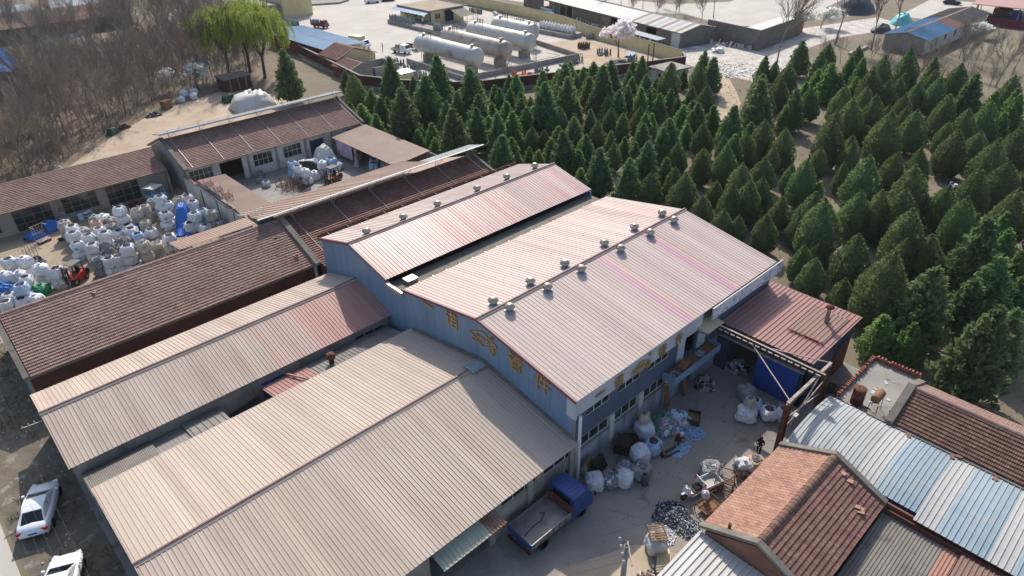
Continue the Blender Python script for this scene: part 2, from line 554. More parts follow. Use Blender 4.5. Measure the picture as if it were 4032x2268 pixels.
mat('sheet_white', rgb(214, 212, 206), rgb(190, 184, 176), .4, .3, .7, .55, var=.05, stretch=(.3, 3, .2), col3=rgb(170, 152, 136), scale3=.5, lo3=.6, hi3=.75)
mat('sheet_grey', rgb(150, 146, 140), rgb(126, 120, 114), .5, .3, .7, .8, var=.05, bump=.1)
mat('sheet_asbestos', rgb(146, 140, 130), rgb(120, 114, 106), .5, .3, .7, .9, var=.06, col3=rgb(96, 90, 84), scale3=1.2, lo3=.58, hi3=.7)
mat('sheet_skyblue', rgb(144, 164, 176), rgb(160, 170, 174), .45, .35, .65, .45, var=.07, stretch=(1, .8, .3), col3=rgb(164, 166, 160), scale3=.5, lo3=.62, hi3=.8)
mat('sheet_weather', rgb(184, 188, 186), rgb(164, 166, 162), .5, .3, .7, .55, var=.05, col3=rgb(156, 142, 124), scale3=.6, lo3=.6, hi3=.75)
mat('sheet_translucent', rgb(182, 182, 178), rgb(184, 182, 178), .7, .3, .7, .6, var=.05, col3=rgb(158, 155, 150), scale3=1.2, lo3=.6, hi3=.8)
mat('sheet_blue', rgb(118, 158, 188), rgb(136, 176, 204), .5, .3, .7, .4, var=.06)
mat('sheet_cream', rgb(214, 200, 164), rgb(196, 178, 140), .8, .3, .7, .5, var=.05)
mat('sheet_green', rgb(188, 192, 174), rgb(170, 170, 150), .8, .3, .7, .5, var=.05)
mat('sheet_rusty', rgb(160, 148, 136), rgb(146, 104, 82), .9, .42, .58, .7, var=.06)
mat('clad_blue', rgb(126, 150, 176), rgb(108, 132, 158), .5, .3, .7, .45, var=.06, stretch=(1, 1, .2), col3=rgb(122, 132, 142), scale3=1.5, lo3=.56, hi3=.75, stretch3=(1, 1, .12))
mat('clad_dark', rgb(92, 104, 128), rgb(82, 92, 114), .5, .3, .7, .5, var=.04)
mat('clad_navy', rgb(58, 74, 98), rgb(46, 58, 80), .6, .3, .7, .5, var=.06)
mat('clad_white', rgb(196, 204, 212), rgb(176, 184, 192), .6, .3, .7, .5, var=.04)
mat('door_blue', rgb(44, 84, 162), rgb(38, 72, 140), .8, .3, .7, .45)
mat('tile_mauve', rgb(164, 136, 124), rgb(146, 116, 106), .5, .3, .7, .85, var=.13, hue=.012, attr=True, bump=.2, bscale=30, col3=rgb(112, 92, 84), scale3=1.2, lo3=.58, hi3=.75)
mat('tile_red', rgb(152, 116, 102), rgb(130, 94, 84), .5, .3, .7, .85, var=.16, hue=.014, attr=True, bump=.2, bscale=30, col3=rgb(106, 82, 72), scale3=1.4, lo3=.58, hi3=.75)
mat('tile_orange', rgb(186, 146, 126), rgb(170, 128, 110), .6, .3, .7, .85, var=.16, hue=.01, attr=True, bump=.2, bscale=30)
mat('tile_brown', rgb(128, 98, 84), rgb(108, 82, 72), .5, .3, .7, .85, var=.22, hue=.014, attr=True, bump=.2, bscale=30)
mat('steel_rust', rgb(116, 72, 54), rgb(84, 52, 42), 2.5, .3, .7, .85, col3=rgb(146, 100, 74), scale3=6, lo3=.55, hi3=.65, bump=.3)
mat('steel_pale', rgb(196, 196, 192), rgb(170, 168, 162), 3, .3, .7, .45, metal=.2)
mat('steel_dark', rgb(70, 66, 64), rgb(54, 50, 48), 3, .3, .7, .6)
mat('steel_worn', rgb(176, 166, 158), rgb(146, 122, 106), 3, .4, .6, .6)
mat('galvanised', rgb(206, 198, 184), rgb(178, 164, 144), 4, .3, .7, .3, metal=.45, var=.08)
mat('bronze_gold', rgb(200, 164, 104), rgb(164, 126, 72), 2, .3, .7, .4, metal=.1)
mat('frame_white', rgb(204, 200, 192), rgb(176, 170, 160), 2, .3, .7, .6)
mat('frame_brown', rgb(140, 128, 108), rgb(112, 100, 84), 2, .3, .7, .7)
mat('glass_dark', rgb(38, 48, 50), rgb(52, 60, 58), 1.5, .3, .7, .08, spec=.6)
mat('glass_car', rgb(22, 26, 32), rough=.06, spec=.7)
mat('timber', rgb(150, 124, 94), rgb(116, 92, 70), 3, .3, .7, .9, var=.15, bump=.2)
mat('timber_dark', rgb(74, 62, 54), rgb(54, 46, 42), 3, .3, .7, .9, var=.15)
mat('ply_brown', rgb(150, 112, 78), rgb(120, 86, 60), 2, .3, .7, .8)
mat('black_void', rgb(40, 38, 36), rgb(30, 28, 28), 2, .3, .7, .95)

# ------------------------------------------------------------------ ground
g = MB(); R0 = 900; n = 30
for i in range(n + 1):
    for j in range(n + 1):
        g.v.append((-R0 + 2 * R0 * i / n, -R0 + 2 * R0 * j / n, 0))
for i in range(n):
    for j in range(n):
        k = i * (n + 1) + j
        g.f.append((k, k + n + 1, k + n + 2, k + 1)); g.m.append(0)
struct('ground', g, 'soil')
sheet('woodland_floor', [(-60, 84), (5, 97), (17, 108), (25, 117), (32, 123), (38, 126), (47, 129), (56, 124), (62, 131), (69, 143), (74, 170), (84, 240), (60, 300), (-120, 300)], .004, 'litter')
sheet('dirt_road', [(-40, 90), (5, 93), (24, 93), (52, 92), (53, 100), (54, 113), (53, 121), (47, 128.5), (38, 126), (32, 122.7), (25, 116.8), (16.7, 108), (5, 97), (-40, 94)], .008, 'dirt_road')
sheet('bag_yard_pavement', [(-14, 66), (24.6, 66), (24.6, 89.2), (-14, 89.2)], .012, 'concrete_warm')
sheet('inner_yard_pavement', [(24.9, 60), (50, 60), (50, 88), (24.9, 88)], .012, 'concrete_grey')
sheet('front_yard_pavement', [(9, -4), (41, -4), (49.6, 5), (49.6, 21.2), (41.6, 21.2), (41.6, 22), (0, 22), (0, 14), (9, 14)], .012, 'concrete_yard')
sheet('shop_floor', [(0.5, 20.8), (49, 20.8), (49, 66), (0.5, 66)], .016, 'concrete_yard')
sheet('street', [(-10.5, -60), (-3.3, -60), (-4.1, 48), (-3.0, 70), (-2, 300), (-10, 300), (-10.5, 60)], .012, 'concrete_pale')
mj = MB()
for k in range(14):
    y = 12 + k * 5.2
    mj.box(-10.5, -4.0, y, y + .035, .0122, .0135)
struct('street_joint', mj, 'concrete_grey')
mj = MB()
for a, b in (((24.2, 17.6), (25.6, 14.9)), ((25.6, 14.9), (41.4, 15.6)), ((30.5, 12.2), (31.2, 20.8)), ((36.4, 12.6), (36.9, 20.8)), ((25.0, 18.0), (41.4, 18.6)), ((19.5, 17.9), (25.6, 14.9))):
    mj.beam((a[0], a[1], .0135), (b[0], b[1], .0135), .03, .003)
struct('yard_joint', mj, 'concrete_cap')
sheet('roadside_verge', [(-3.3, 20), (.9, 20), (.6, 52), (.5, 68), (-2.2, 68), (-3.0, 56), (-3.9, 46), (-3.7, 36)], .008, 'verge')
sheet('dirt_patch', [(12, -4), (24.6, -4), (25, 12), (23.5, 14.6), (19, 16.6), (13, 14)], .0165, 'dirt_road')
sheet('gas_depot_pavement', [(70, 140), (67, 113), (76, 96.5), (81, 92.6), (96, 86), (120, 77.4), (124, 91), (127, 112), (132, 128), (134, 158), (150, 230), (92, 260), (88, 190), (84, 165)], .006, 'concrete_pale')
sheet('depot_dirt', [(96, 86.5), (119.5, 78), (123, 90), (126, 110), (121.5, 110.5), (116, 112), (111.5, 97), (104, 92.5), (96.5, 91)], .010, 'dirt_road')
sheet('stone_yard_pavement', [(119, 60), (130, 60), (144, 67), (165, 67), (188, 60), (195, 70), (168, 78), (141, 80), (146, 90), (137, 92), (127, 108), (122, 80)], .010, 'white_gravel')
sheet('far_road', [(150, 145), (166, 108), (160, 92), (170, 82), (230, 90), (260, 120), (190, 110), (176, 120), (170, 160), (160, 230), (150, 230)], .008, 'concrete_pale')
sheet('plaza', [(200, 67), (232, 70), (235, 45), (222, 43), (214, 50), (200, 57.5)], .010, 'concrete_pale')
sheet('plantation_path', [(96, 53), (100, 54), (106, 56.5), (112, 61), (118, 66), (122, 70), (119, 72), (109, 63), (104, 59.5), (97, 56)], .006, 'dirt_road')

# ------------------------------------------------------------------ halls with sheet roofs
def cap(parent, a, b, w, m, name='ridge_cap', h=.034):
    mb = MB(); a, b = V(a), V(b)
    u = (b - a).normalized(); s = u.cross(V((0, 0, 1)))
    pr = ((-w, -h * 1.2), (-w * .25, h * .7), (w * .25, h * .7), (w, -h * 1.2), (w * .9, -h * 1.2 - .03), (0, h * .4), (-w * .9, -h * 1.2 - .03))
    k = len(mb.v)
    for e in (a, b):
        for (q, z) in pr: mb.v.append(tuple(e + s * q + V((0, 0, z))))
    n = len(pr)
    for i in range(n):
        j = (i + 1) % n
        mb.f.append((k + i, k + j, k + n + j, k + n + i)); mb.m.append(0)
    mb.f.append(tuple(k + i for i in range(n))); mb.m.append(0)
    mb.f.append(tuple(k + n + n - 1 - i for i in range(n))); mb.m.append(0)
    mb.build(name, 'sheet_tan' if m == 'sheet_ridge' else m, parent)
    o = MB(); o.beam(a + V((0, 0, h * .7 + .03)), b + V((0, 0, h * .7 + .03)), .11, .07); o.build('ridge_rail', m, parent)

def gable(parent, name, x, pts, m, t=.2):
    mb = MB(); mb.prism_x(pts, x, x + t); return mb.build(name, m, parent)

# --- A: nearest tan hall
A = thing('warehouse', (12.5, 29.5, 0), 'low tan sheet-roofed warehouse filling the bottom of the picture', 'warehouse', worldparts=True)
AZE, AZR, AYF, AYB, AYR = 3.5, 5.05, 20.35, 38.3, 29.4
corr(A, (.9, AYF, AZE), (23.6, 0, 0), [(0, 0, 0), (0, AYR - AYF, AZR - AZE)], 29, 3, 'sheet_tan', .034)
corr(A, (.9, AYB, AZE), (23.6, 0, 0), [(0, 0, 0), (0, AYR - AYB, AZR - AZE)], 29, 3, 'sheet_tan', .034)
cap(A, (.85, AYR, AZR + .06), (24.45, AYR, AZR + .05), .2, 'sheet_ridge')
ops = []
for s in (1.2, 6.3, 17.0, 20.6):
    ops.append((s, s + 3.0, 2.25, 3.05, 'win', (3, 1)))
ops.append((11.6, 16.0, 0, 2.9, 'hole'))
wall(A, 'front_wall', (1.2, 20.8), (24.6, 20.8), 3.4, 'render_grey', ops)
for x in (1.5, 6.0, 11.0, 17.3, 20.5, 24.3):
    mb = MB(); mb.box(x - .22, x + .22, 20.62, 20.797, 0, 3.38); mb.build('pilaster', 'render_grey', A)
mb = MB(); mb.box(1.2, 24.5, 37.9, 38.1, 0, 3.4); mb.build('back_wall', 'render_grey', A)
gable(A, 'gable_wall', 1.0, [(20.8, 0), (38.1, 0), (38.1, 3.42), (29.4, 4.92), (20.8, 3.42)], 'render_grey', .2)
for s, e in (((.86, AYF, AZE), (.86, AYR, AZR)), ((.86, AYB, AZE), (.86, AYR, AZR))):
    mb = MB(); mb.beam(s, e, .05, .16); mb.build('verge_trim', 'steel_worn', A)
mb = MB(); mb.prism_x([(AYF + .5, 3.70), (AYR, 5.25), (AYB - .5, 3.70), (AYB - .5, 3.80), (AYR, 5.36), (AYF + .5, 3.80)], 24.3, 24.6); mb.build('wall_flashing', 'concrete_cap', A)
corr(A, (23.1, 28.9, 5.13), (1.45, 0, 0), [(0, 0, 0), (0, .5, .085)], 2, 3, 'sheet_skyblue', .05, 'patch_sheet')
corr(A, (23.1, 30.1, 5.09), (1.45, 0, 0), [(0, 0, 0), (0, -.7, .12)], 2, 3, 'sheet_skyblue', .05, 'patch_sheet')
# canopy over its front door
cn = thing('door_canopy', (15.2, 20.3, 2.9), 'pale green patched sheet canopy over the door of the near warehouse, beside the truck', 'canopy', worldparts=True)
corr(cn, (12.9, 19.55, 2.72), (3.4, 0, 0), [(0, 0, 0), (0, 1.2, .3)], 4, 3, 'sheet_green', .05)
corr(cn, (16.3, 19.55, 2.72), (1.2, 0, 0), [(0, 0, 0), (0, 1.2, .3)], 2, 3, 'sheet_rusty', .05)
mb = MB(); mb.beam((12.9, 19.6, 2.66), (17.5, 19.6, 2.66), .06, .06)
for x in (13, 15, 17.4): mb.beam((x, 19.6, 2.62), (x, 20.6, 2.92), .05, .05)
mb.build('frame', 'steel_rust', cn)
sheet('canopy_apron', [(12.2, 16.2), (17.6, 16.8), (17.4, 20.7), (12.2, 20.7)], .0205, 'concrete_grey')

# --- D: long tan shed left of it
Dh = thing('long_shed', (12.4, 46, 0), 'narrow tan sheet-roofed shed between the tile roof and the near warehouse', 'shed', worldparts=True)
dp = corr(Dh, (.35, 41.05, 3.42), (24.2, 0, 0), [(0, 0, 0), (0, 4.9, 1.4)], 29, 3, 'sheet_tan', .034)
for i in range(17, 29):
    dp[i].data = dp[i].data.copy(); dp[i].data.materials[0] = MATS['sheet_blush' if i < 21 else 'sheet_rose']
corr(Dh, (.35, 50.8, 3.42), (24.2, 0, 0), [(0, 0, 0), (0, -4.85, 1.4)], 29, 3, 'sheet_tan', .034)
cap(Dh, (.3, 45.95, 4.88), (24.5, 45.95, 4.87), .2, 'sheet_ridge')
wall(Dh, 'front_wall', (.8, 41.5), (24.5, 41.5), 3.3, 'render_grey', [(20.4, 23.2, .9, 2.6, 'win', (3, 2))])
mb = MB(); mb.box(.8, 24.5, 50.2, 50.4, 0, 3.3); mb.build('back_wall', 'render_grey', Dh)
gable(Dh, 'gable_wall', .6, [(41.5, 0), (50.4, 0), (50.4, 3.36), (45.95, 4.68), (41.5, 3.36)], 'concrete_grey')
# lean-to strip between D and A
Ls = thing('lean_to_roof', (8, 39.8, 0), 'grey fibre-cement lean-to roof in the gap between the two tan sheds', 'roof', worldparts=True)
corr(Ls, (.8, 41.45, 2.35), (4.2, 0, 0), [(0, 0, 0), (0, -1.2, .45), (0, -3.4, .7)], 4, 9, 'sheet_asbestos', .03, rw=.04)
corr(Ls, (5.02, 41.45, 2.25), (2.1, 0, 0), [(0, 0, 0), (0, -3.4, .8)], 2, 4, 'sheet_grey', .02)
corr(Ls, (7.14, 41.45, 2.45), (2.6, 0, 0), [(0, 0, 0), (0, -3.4, .65)], 3, 2, 'sheet_grey', .06)
mb = MB(); mb.face([(9.8, 41.4, 1.2), (9.8, 38.3, 1.5), (12.6, 38.3, 1.9), (12.6, 41.4, 1.7)]); mb.face([(9.8, 41.4, 1.17), (12.6, 41.4, 1.67), (12.6, 38.3, 1.87), (9.8, 38.3, 1.47)]); mb.build('tarpaulin', 'steel_dark', Ls)
corr(Ls, (12.8, 40.9, 2.7), (3.6, 0, 0), [(0, 0, 0), (0, -2.6, .6)], 4, 3, 'sheet_red', .05)
corr(Ls, (16.5, 41.3, 2.5), (7.6, 0, 0), [(0, 0, 0), (0, -3.1, .6)], 8, 3, 'sheet_grey', .05)
mb = MB(); mb.beam((14.8, 41.0, 2.85), (15.4, 38.4, 3.5), .12, .12); mb.build('flashing', 'sheet_red', Ls)
mb = MB(); mb.box(.8, 1.0, 38.1, 41.5, 0, 2.2); mb.build('end_wall', 'concrete_grey', Ls)
mb = MB(); mb.box(13.1, 15.2, 41.36, 41.49, 1.2, 2.5); mb.build('shutter', 'door_blue', Ls)
rv = thing('roof_vent_pipe', (18.0, 39.6, 2.6), 'rusty round vent pot in the gap behind the near warehouse', 'vent')
mb = MB(); mb.lathe([(.2, 0), (.2, .7), (.34, .72), (.36, .95), (.3, 1.12), (0, 1.2)], 14); mb.build('pot', 'steel_rust', rv, smooth=True)

# --- B: main hall
B = thing('factory_hall', (36.6, 30, 0), 'big blue-walled factory hall with pale pink roof and gold lettering', 'factory', worldparts=True)
BX0, BX1 = 24.45, 49.0
bpan = corr(B, (BX0, 20.65, 6.86), (BX1 - BX0, 0, 0), [(0, 0, 0), (0, 9.2, 1.66)], 37, 2, 'sheet_pale', .028)
for i in (18, 27): bpan[i].data = bpan[i].data.copy(); bpan[i].data.materials[0] = MATS['sheet_pink']
for i in (19, 28): bpan[i].data = bpan[i].data.copy(); bpan[i].data.materials[0] = MATS['sheet_rosy']
bp2 = corr(B, (BX0, 38.75, 6.95), (BX1 - BX0, 0, 0), [(0, 0, 0), (0, -8.9, 1.57)], 37, 2, 'sheet_pale', .028)
for i in (26, 27, 28, 33, 34):
    bp2[i].data = bp2[i].data.copy(); bp2[i].data.materials[0] = MATS['sheet_rosy']
cap(B, (BX0 - .05, 29.85, 8.6), (BX1 + .05, 29.85, 8.58), .2, 'sheet_ridge')
mb = MB()
for y0, z0_, y1, z1_ in ((20.6, 6.84, 29.85, 8.52), (38.8, 6.93, 29.85, 8.52)):
    mb.beam((BX0 - .04, y0, z0_ - .02), (BX0 - .04, y1, z1_ - .02), .08, .2)
mb.build('verge_trim', 'sheet_trim', B)
# gable cladding, one object per blue sheet
def clad_gable(parent, x, ys, prof, m, z0=0.0, name='wall_panel', th=.05):
    def zt(y):
        for (ya, za), (yb, zb) in zip(prof[:-1], prof[1:]):
            if ya <= y <= yb: return za + (zb - za) * (y - ya) / (yb - ya)
        return prof[-1][1]
    for a, b in zip(ys[:-1], ys[1:]):
        br = [p for p, _ in prof if a < p < b]
        top = [(y, zt(y)) for y in [a + .008] + br + [b - .008]]
        mb = MB(); mb.prism_x([(a + .008, z0), (b - .008, z0)] + list(reversed(top)), x, x + th)
        mb.build(name, m, parent)
pf = [(20.9, 6.75), (29.85, 8.38), (38.8, 6.84), (40.0, 6.4), (40.9, 6.72), (46.1, 8.0), (51.3, 6.7)]
ys = [20.9 + i * 1.0 for i in range(20)] + [40.9]
clad_gable(B, 24.55, ys, pf, 'clad_blue')
mb = MB(); mb.prism_x([(20.9, 0), (40.9, 0), (40.9, 6.4), (38.8, 6.6), (29.85, 8.25), (20.9, 6.6)], 24.61, 24.8); mb.build('gable_wall', 'render_grey', B)
# yard front: dado, lower windows, blue cladding, upper windows
wall(B, 'yard_wall', (24.85, 21.0), (49, 21.0), 3.05, 'wall_dado', [(.55, 3.5, 2.05, 2.95, 'win', (3, 1)), (4.1, 6.7, 2.05, 2.95, 'win', (3, 1)), (7.4, 9.9, 2.05, 2.95, 'win', (3, 1)), (12.2, 13.9, 0, 2.9, 'hole')])
mb = MB()
for a in (24.95, 28.62, 31.85, 35.0):
    o = MB(); o.box(a - .2, a + .2, 20.86, 20.995, 0, 3.0); o.build('pilaster', 'render_white', B)
for a, b in ((25.4, 28.35), (28.95, 31.55), (32.25, 34.75)):
    o = MB(); o.box(a, b, 20.9, 20.996, 1.95, 2.04); o.build('window_sill', 'concrete_cap', B)
wall(B, 'upper_wall', (24.62, 20.97), (49, 20.97), 6.8, 'clad_dark', [(1.25, 3.65, 4.5, 5.6, 'win', (3, 1)), (4.55, 6.95, 4.5, 5.6, 'win', (3, 1)), (7.85, 10.25, 4.5, 5.6, 'win', (3, 1)), (12.2, 13.8, 3.4, 5.35, 'hole'), (16.0, 24.0, 5.0, 6.4, 'win', (8, 1))], z0=3.06)
for a, b in ((11.3, 12.15), (13.9, 14.95)):
    o = MB(); o.box(24.6 + a, 24.6 + b, 20.88, 20.95, 3.4, 5.35); o.build('door_leaf', 'clad_white', B)
corr(B, (24.6, 20.76, 5.46), (13.9, 0, 0), [(0, 0, 0), (0, -.02, 1.36)], 14, 4, 'clad_white', .03, 'fascia_panel')
mb = MB(); mb.box(24.42, 24.6, 20.66, 21.4, 5.36, 6.8); mb.build('fascia_return', 'clad_white', B)
mb = MB(); mb.box(24.7, 48.9, 38.6, 38.75, 0, 6.7); mb.build('back_wall', 'clad_blue', B)
mb = MB(); mb.prism_x([(20.9, 0), (38.8, 0), (38.8, 6.8), (29.85, 8.35), (20.9, 6.7)], 48.8, 48.95); mb.build('far_gable_wall', 'clad_blue', B)
mb = MB(); mb.tube((24.75, 20.5, 0), (24.75, 20.5, 5.6), .11, .11, 10)
for z in (.6, 1.9, 3.4): mb.tube((24.75, 20.5, z), (24.75, 20.5, z + .12), .13, .13, 10)
mb.build('downpipe', 'cyl_white', B)
# gold lettering (gable and fascia)
def letters(parent, s, size, ext, M, name, off=.02):
    me = text_mesh(s, size, ext, off)
    me.materials.clear(); me.materials.append(MATS['bronze_gold'])
    me.transform(M); me.name = name
    return put(name, me, parent)
def face_minus_x(x, y, z, sh=0.0):      # readable from -x: text right = -y, up = z
    return Matrix(((0, 0, -1, x), (-1, 0, 0, y), (sh, 1, 0, z), (0, 0, 0, 1)))
def face_minus_y(x, y, z):              # readable from -y: text right = +x
    return Matrix(((1, 0, 0, x), (0, 0, -1, y), (0, 1, 0, z), (0, 0, 0, 1)))
GX_ = 24.5
for ch, y, z, s in (('一', 35.6, 6.85, 1.5), ('诺', 32.75, 6.92, 1.45), ('管', 26.1, 6.75, 1.45), ('件', 23.6, 6.45, 1.5)):
    letters(B, ch, s, .05, face_minus_x(GX_, y, z), 'gold_character', .008)
letters(B, 'yinuo', .62, .04, face_minus_x(GX_, 29.35, 7.1), 'logo_word', .02)
letters(B, '®', .5, .03, face_minus_x(GX_, 28.4, 7.55), 'trademark_sign', .01)
letters(B, '一', .62, .03, face_minus_x(GX_, 30.3, 6.5), 'small_character', .01)
letters(B, '诺', .62, .03, face_minus_x(GX_, 28.4, 6.5), 'small_character', .01)
mb = MB(); dia = [(30.77, 7.08), (29.35, 7.7), (27.89, 7.1), (29.34, 6.46)]
for i in range(4):
    a, b = dia[i], dia[(i + 1) % 4]; mb.beam((GX_, a[0], a[1]), (GX_, b[0], b[1]), .08, .09)
mb.build('logo_diamond', 'bronze_gold', B)
FY = 20.62
for ch, x, z, s in (('一', 26.75, 6.08, 1.0), ('诺', 28.65, 6.03, .95), ('管', 33.4, 6.02, .95), ('件', 35.4, 6.02, .95)):
    letters(B, ch, s, .05, face_minus_y(x, FY, z), 'gold_character', .0)
letters(B, 'yinuo', .42, .03, face_minus_y(31.0, FY, 6.0), 'logo_word', .015)
letters(B, '一', .36, .03, face_minus_y(30.2, FY, 5.6), 'small_character', .01)
letters(B, '诺', .4, .03, face_minus_y(31.8, FY, 5.66), 'small_character', .01)
mb = MB(); dia = [(29.95, 5.98), (31.0, 6.42), (32.05, 5.98), (31.0, 5.56)]
for i in range(4):
    a, b = dia[i], dia[(i + 1) % 4]; mb.beam((a[0], FY, a[1]), (b[0], FY, b[1]), .06, .07)
mb.tube((31.95, FY + .03, 6.5), (31.95, FY - .04, 6.5), .13, .13, 10)
mb.build('logo_diamond', 'bronze_gold', B)
# loading balcony
mb = MB(); mb.box(34.2, 40.0, 19.8, 20.85, 3.18, 3.3); mb.build('balcony_floor', 'ply_brown', B)
mb = MB()
mb.box(34.2, 40.0, 19.74, 19.797, 3.0, 3.62); mb.box(34.14, 34.2, 19.74, 20.85, 3.0, 3.62); mb.box(40.0, 40.06, 19.74, 20.85, 3.0, 3.62)
mb.build('balcony_parapet', 'clad_blue', B)
for x in (34.5, 37.0, 39.7):
    o = MB(); o.beam((x, 20.85, 2.2), (x, 19.9, 3.15), .08, .08); o.build('bracket', 'steel_worn', B)
# printed banner along the far part of the front eave
def banner_mat():
    m = mat('banner_print', rgb(224, 228, 234), rough=.5)
    nt = m.node_tree; N, L = nt.nodes, nt.links
    gq = N.new('ShaderNodeNewGeometry'); mp = N.new('ShaderNodeMapping'); mp.inputs['Scale'].default_value = (.9, .1, 1.0); L.new(gq.outputs['Position'], mp.inputs[0])
    vo = N.new('ShaderNodeTexVoronoi'); vo.inputs['Scale'].default_value = 1.1; vo.feature = 'SMOOTH_F1'; L.new(mp.outputs[0], vo.inputs['Vector'])
    rp = N.new('ShaderNodeValToRGB'); e = rp.color_ramp.elements
    e[0].position = .12; e[0].color = rgb(226, 230, 236); e[1].position = .62; e[1].color = rgb(214, 220, 228)
    q = e.new(.30); q.color = rgb(206, 214, 224); q = e.new(.38); q.color = rgb(120, 146, 180); q = e.new(.43); q.color = rgb(222, 228, 234)
    L.new(vo.outputs['Distance'], rp.inputs[0]); L.new(rp.outputs[0], N['Principled BSDF'].inputs['Base Color'])
banner_mat()
sb = thing('sign_banner', (44.3, 20.4, 6.2), 'long faded white and blue printed banner along the hall eave above the red shed', 'banner', worldparts=True)
mb = MB(); mb.box(39.3, 49.6, 20.42, 20.48, 5.85, 6.85); mb.build('printed_face', 'banner_print', sb)
mb = MB()
for z in (5.8, 6.85): mb.box(39.26, 49.64, 20.4, 20.5, z, z + .05)
for x in (39.26, 49.59): mb.box(x, x + .05, 20.4, 20.5, 5.85, 6.85)
for x in (42, 45, 48, 49.4): mb.beam((x, 20.52, 6.0), (x, 20.95, 5.9), .05, .05)
mb.build('frame', 'steel_pale', sb)
aw = thing('awning', (39.1, 20.5, 5.6), 'small cream sheet awning at the crane beam end of the hall front', 'awning', worldparts=True)
corr(aw, (37.95, 19.85, 5.55), (2.2, 0, 0), [(0, 0, 0), (0, 1.4, .25)], 2, 5, 'sheet_cream', .04)
mb = MB()
for x in (38.05, 40.05): mb.beam((x, 19.95, 5.5), (x, 20.95, 5.2), .05, .05)
mb.build('frame', 'steel_rust', aw)

# --- C: second nave
C = thing('rear_hall', (36.6, 46, 0), 'second pale hall behind the main one with rust-streaked pink roof and six vents', 'factory', worldparts=True)
cpan = corr(C, (24.45, 41.0, 6.9), (24.9, 0, 0), [(0, 0, 0), (0, 5.2, 1.3)], 37, 2, 'sheet_rosy', .03)
for i in (25, 26, 27): cpan[i].data = cpan[i].data.copy(); cpan[i].data.materials[0] = MATS['sheet_pale']
corr(C, (24.45, 51.35, 6.75), (24.9, 0, 0), [(0, 0, 0), (0, -5.15, 1.45)], 37, 2, 'sheet_pale', .04)
cap(C, (24.4, 46.2, 8.26), (49.4, 46.2, 8.25), .19, 'sheet_ridge')
mb = MB()
for y0, z0_, y1, z1_ in ((40.9, 6.86, 46.2, 8.16), (51.4, 6.72, 46.2, 8.16)): mb.beam((24.4, y0, z0_), (24.4, y1, z1_), .08, .2)
mb.build('verge_trim', 'sheet_trim', C)
clad_gable(C, 24.55, [40.9 + i * 1.04 for i in range(11)], pf, 'clad_blue')
mb = MB(); mb.prism_x([(40.9, 0), (51.3, 0), (51.3, 6.5), (46.2, 7.9), (40.9, 6.5)], 24.61, 24.8); mb.build('gable_wall', 'render_grey', C)
mb = MB(); mb.prism_x([(40.9, 0), (51.3, 0), (51.3, 6.6), (46.2, 8.0), (40.9, 6.7)], 49.1, 49.25); mb.build('far_gable_wall', 'clad_blue', C)
mb = MB(); mb.box(24.8, 49.1, 51.1, 51.25, 0, 6.6); mb.build('back_wall', 'clad_blue', C)
# box gutter between the naves
Gt = thing('valley_gutter', (36, 39.9, 6.2), 'long stained box gutter in the valley between the two hall roofs', 'gutter', worldparts=True)
mb = MB(); mb.box(24.7, 49.3, 38.76, 41.3, 6.05, 6.25); mb.build('gutter_floor', 'concrete_cap', Gt)
mb = MB(); mb.box(24.7, 49.3, 39.35, 39.5, 6.25, 6.42)
mb.build('divider', 'steel_dark', Gt)
for i in range(16):
    o = MB(); x = 26.5 + i * 1.42; o.box(x, x + .1, 39.33, 39.52, 6.42, 6.46); o.build('clip', 'steel_pale', Gt)
mb = MB(); mb.obox((26.3, 40.3, 6.42), (1.0, .8, .35)); mb.build('outlet_box', 'galvanised', Gt)
mb = MB(); mb.obox((24.4, 39.9, 6.5), (.18, 2.3, .35)); mb.build('end_plate', 'galvanised', Gt)
# gutter along the back eave of C
G3 = thing('eaves_gutter', (37, 51.8, 6.3), 'rusty white box gutter along the back eave of the rear hall', 'gutter', worldparts=True)
mb = MB(); mb.box(24.6, 49.4, 51.4, 51.46, 6.2, 6.72); mb.box(24.6, 49.4, 51.46, 51.98, 6.2, 6.26); mb.build('trough', 'clad_white', G3)
mb = MB(); mb.box(24.6, 49.4, 51.98, 52.04, 6.2, 6.82); mb.build('outer_lip', 'steel_rust', G3)
for i in range(12):
    o = MB(); x = 25.5 + i * 2.05; o.box(x, x + .06, 51.36, 52.08, 6.72, 6.78); o.build('strap', 'steel_dark', G3)

# --- roof turbines
def turbine():
    t = thing('roof_turbine', (0, 0, 0), 'x', 'roof vent')
    mb = MB(); mb.obox((0, 0, .03), (.85, .85, .06)); mb.build('base_plate', 'sheet_blue', t)
    mb = MB(); mb.lathe([(.33, .03), (.33, .2), (.38, .22)], 14); mb.build('collar', 'galvanised', t, smooth=True)
    mb = MB(); nf = 18
    for i in range(nf):
        a = 2 * pi * i / nf; da = .24
        prof = ((.38, .22), (.47, .32), (.5, .46), (.46, .6), (.33, .7))
        k = len(mb.v)
        for (r, z) in prof:
            mb.v.append((r * cos(a), r * sin(a), z)); mb.v.append(((r + .035) * cos(a + da), (r + .035) * sin(a + da), z))
        for j in range(len(prof) - 1):
            mb.f.append((k + 2 * j, k + 2 * j + 1, k + 2 * j + 3, k + 2 * j + 2)); mb.m.append(0)
    mb.lathe([(.37, .22), (.47, .36), (.48, .48), (.44, .6), (.3, .7)], 14)
    mb.build('fins', 'galvanised', t)
    mb = MB(); mb.lathe([(.36, .66), (.33, .74), (.2, .8), (0, .82)], 16); mb.build('cap', 'galvanised', t, smooth=True)
    return t
tp = turbine()
def zB(y): return 8.52 - abs(y - 29.85) * .178 + .05
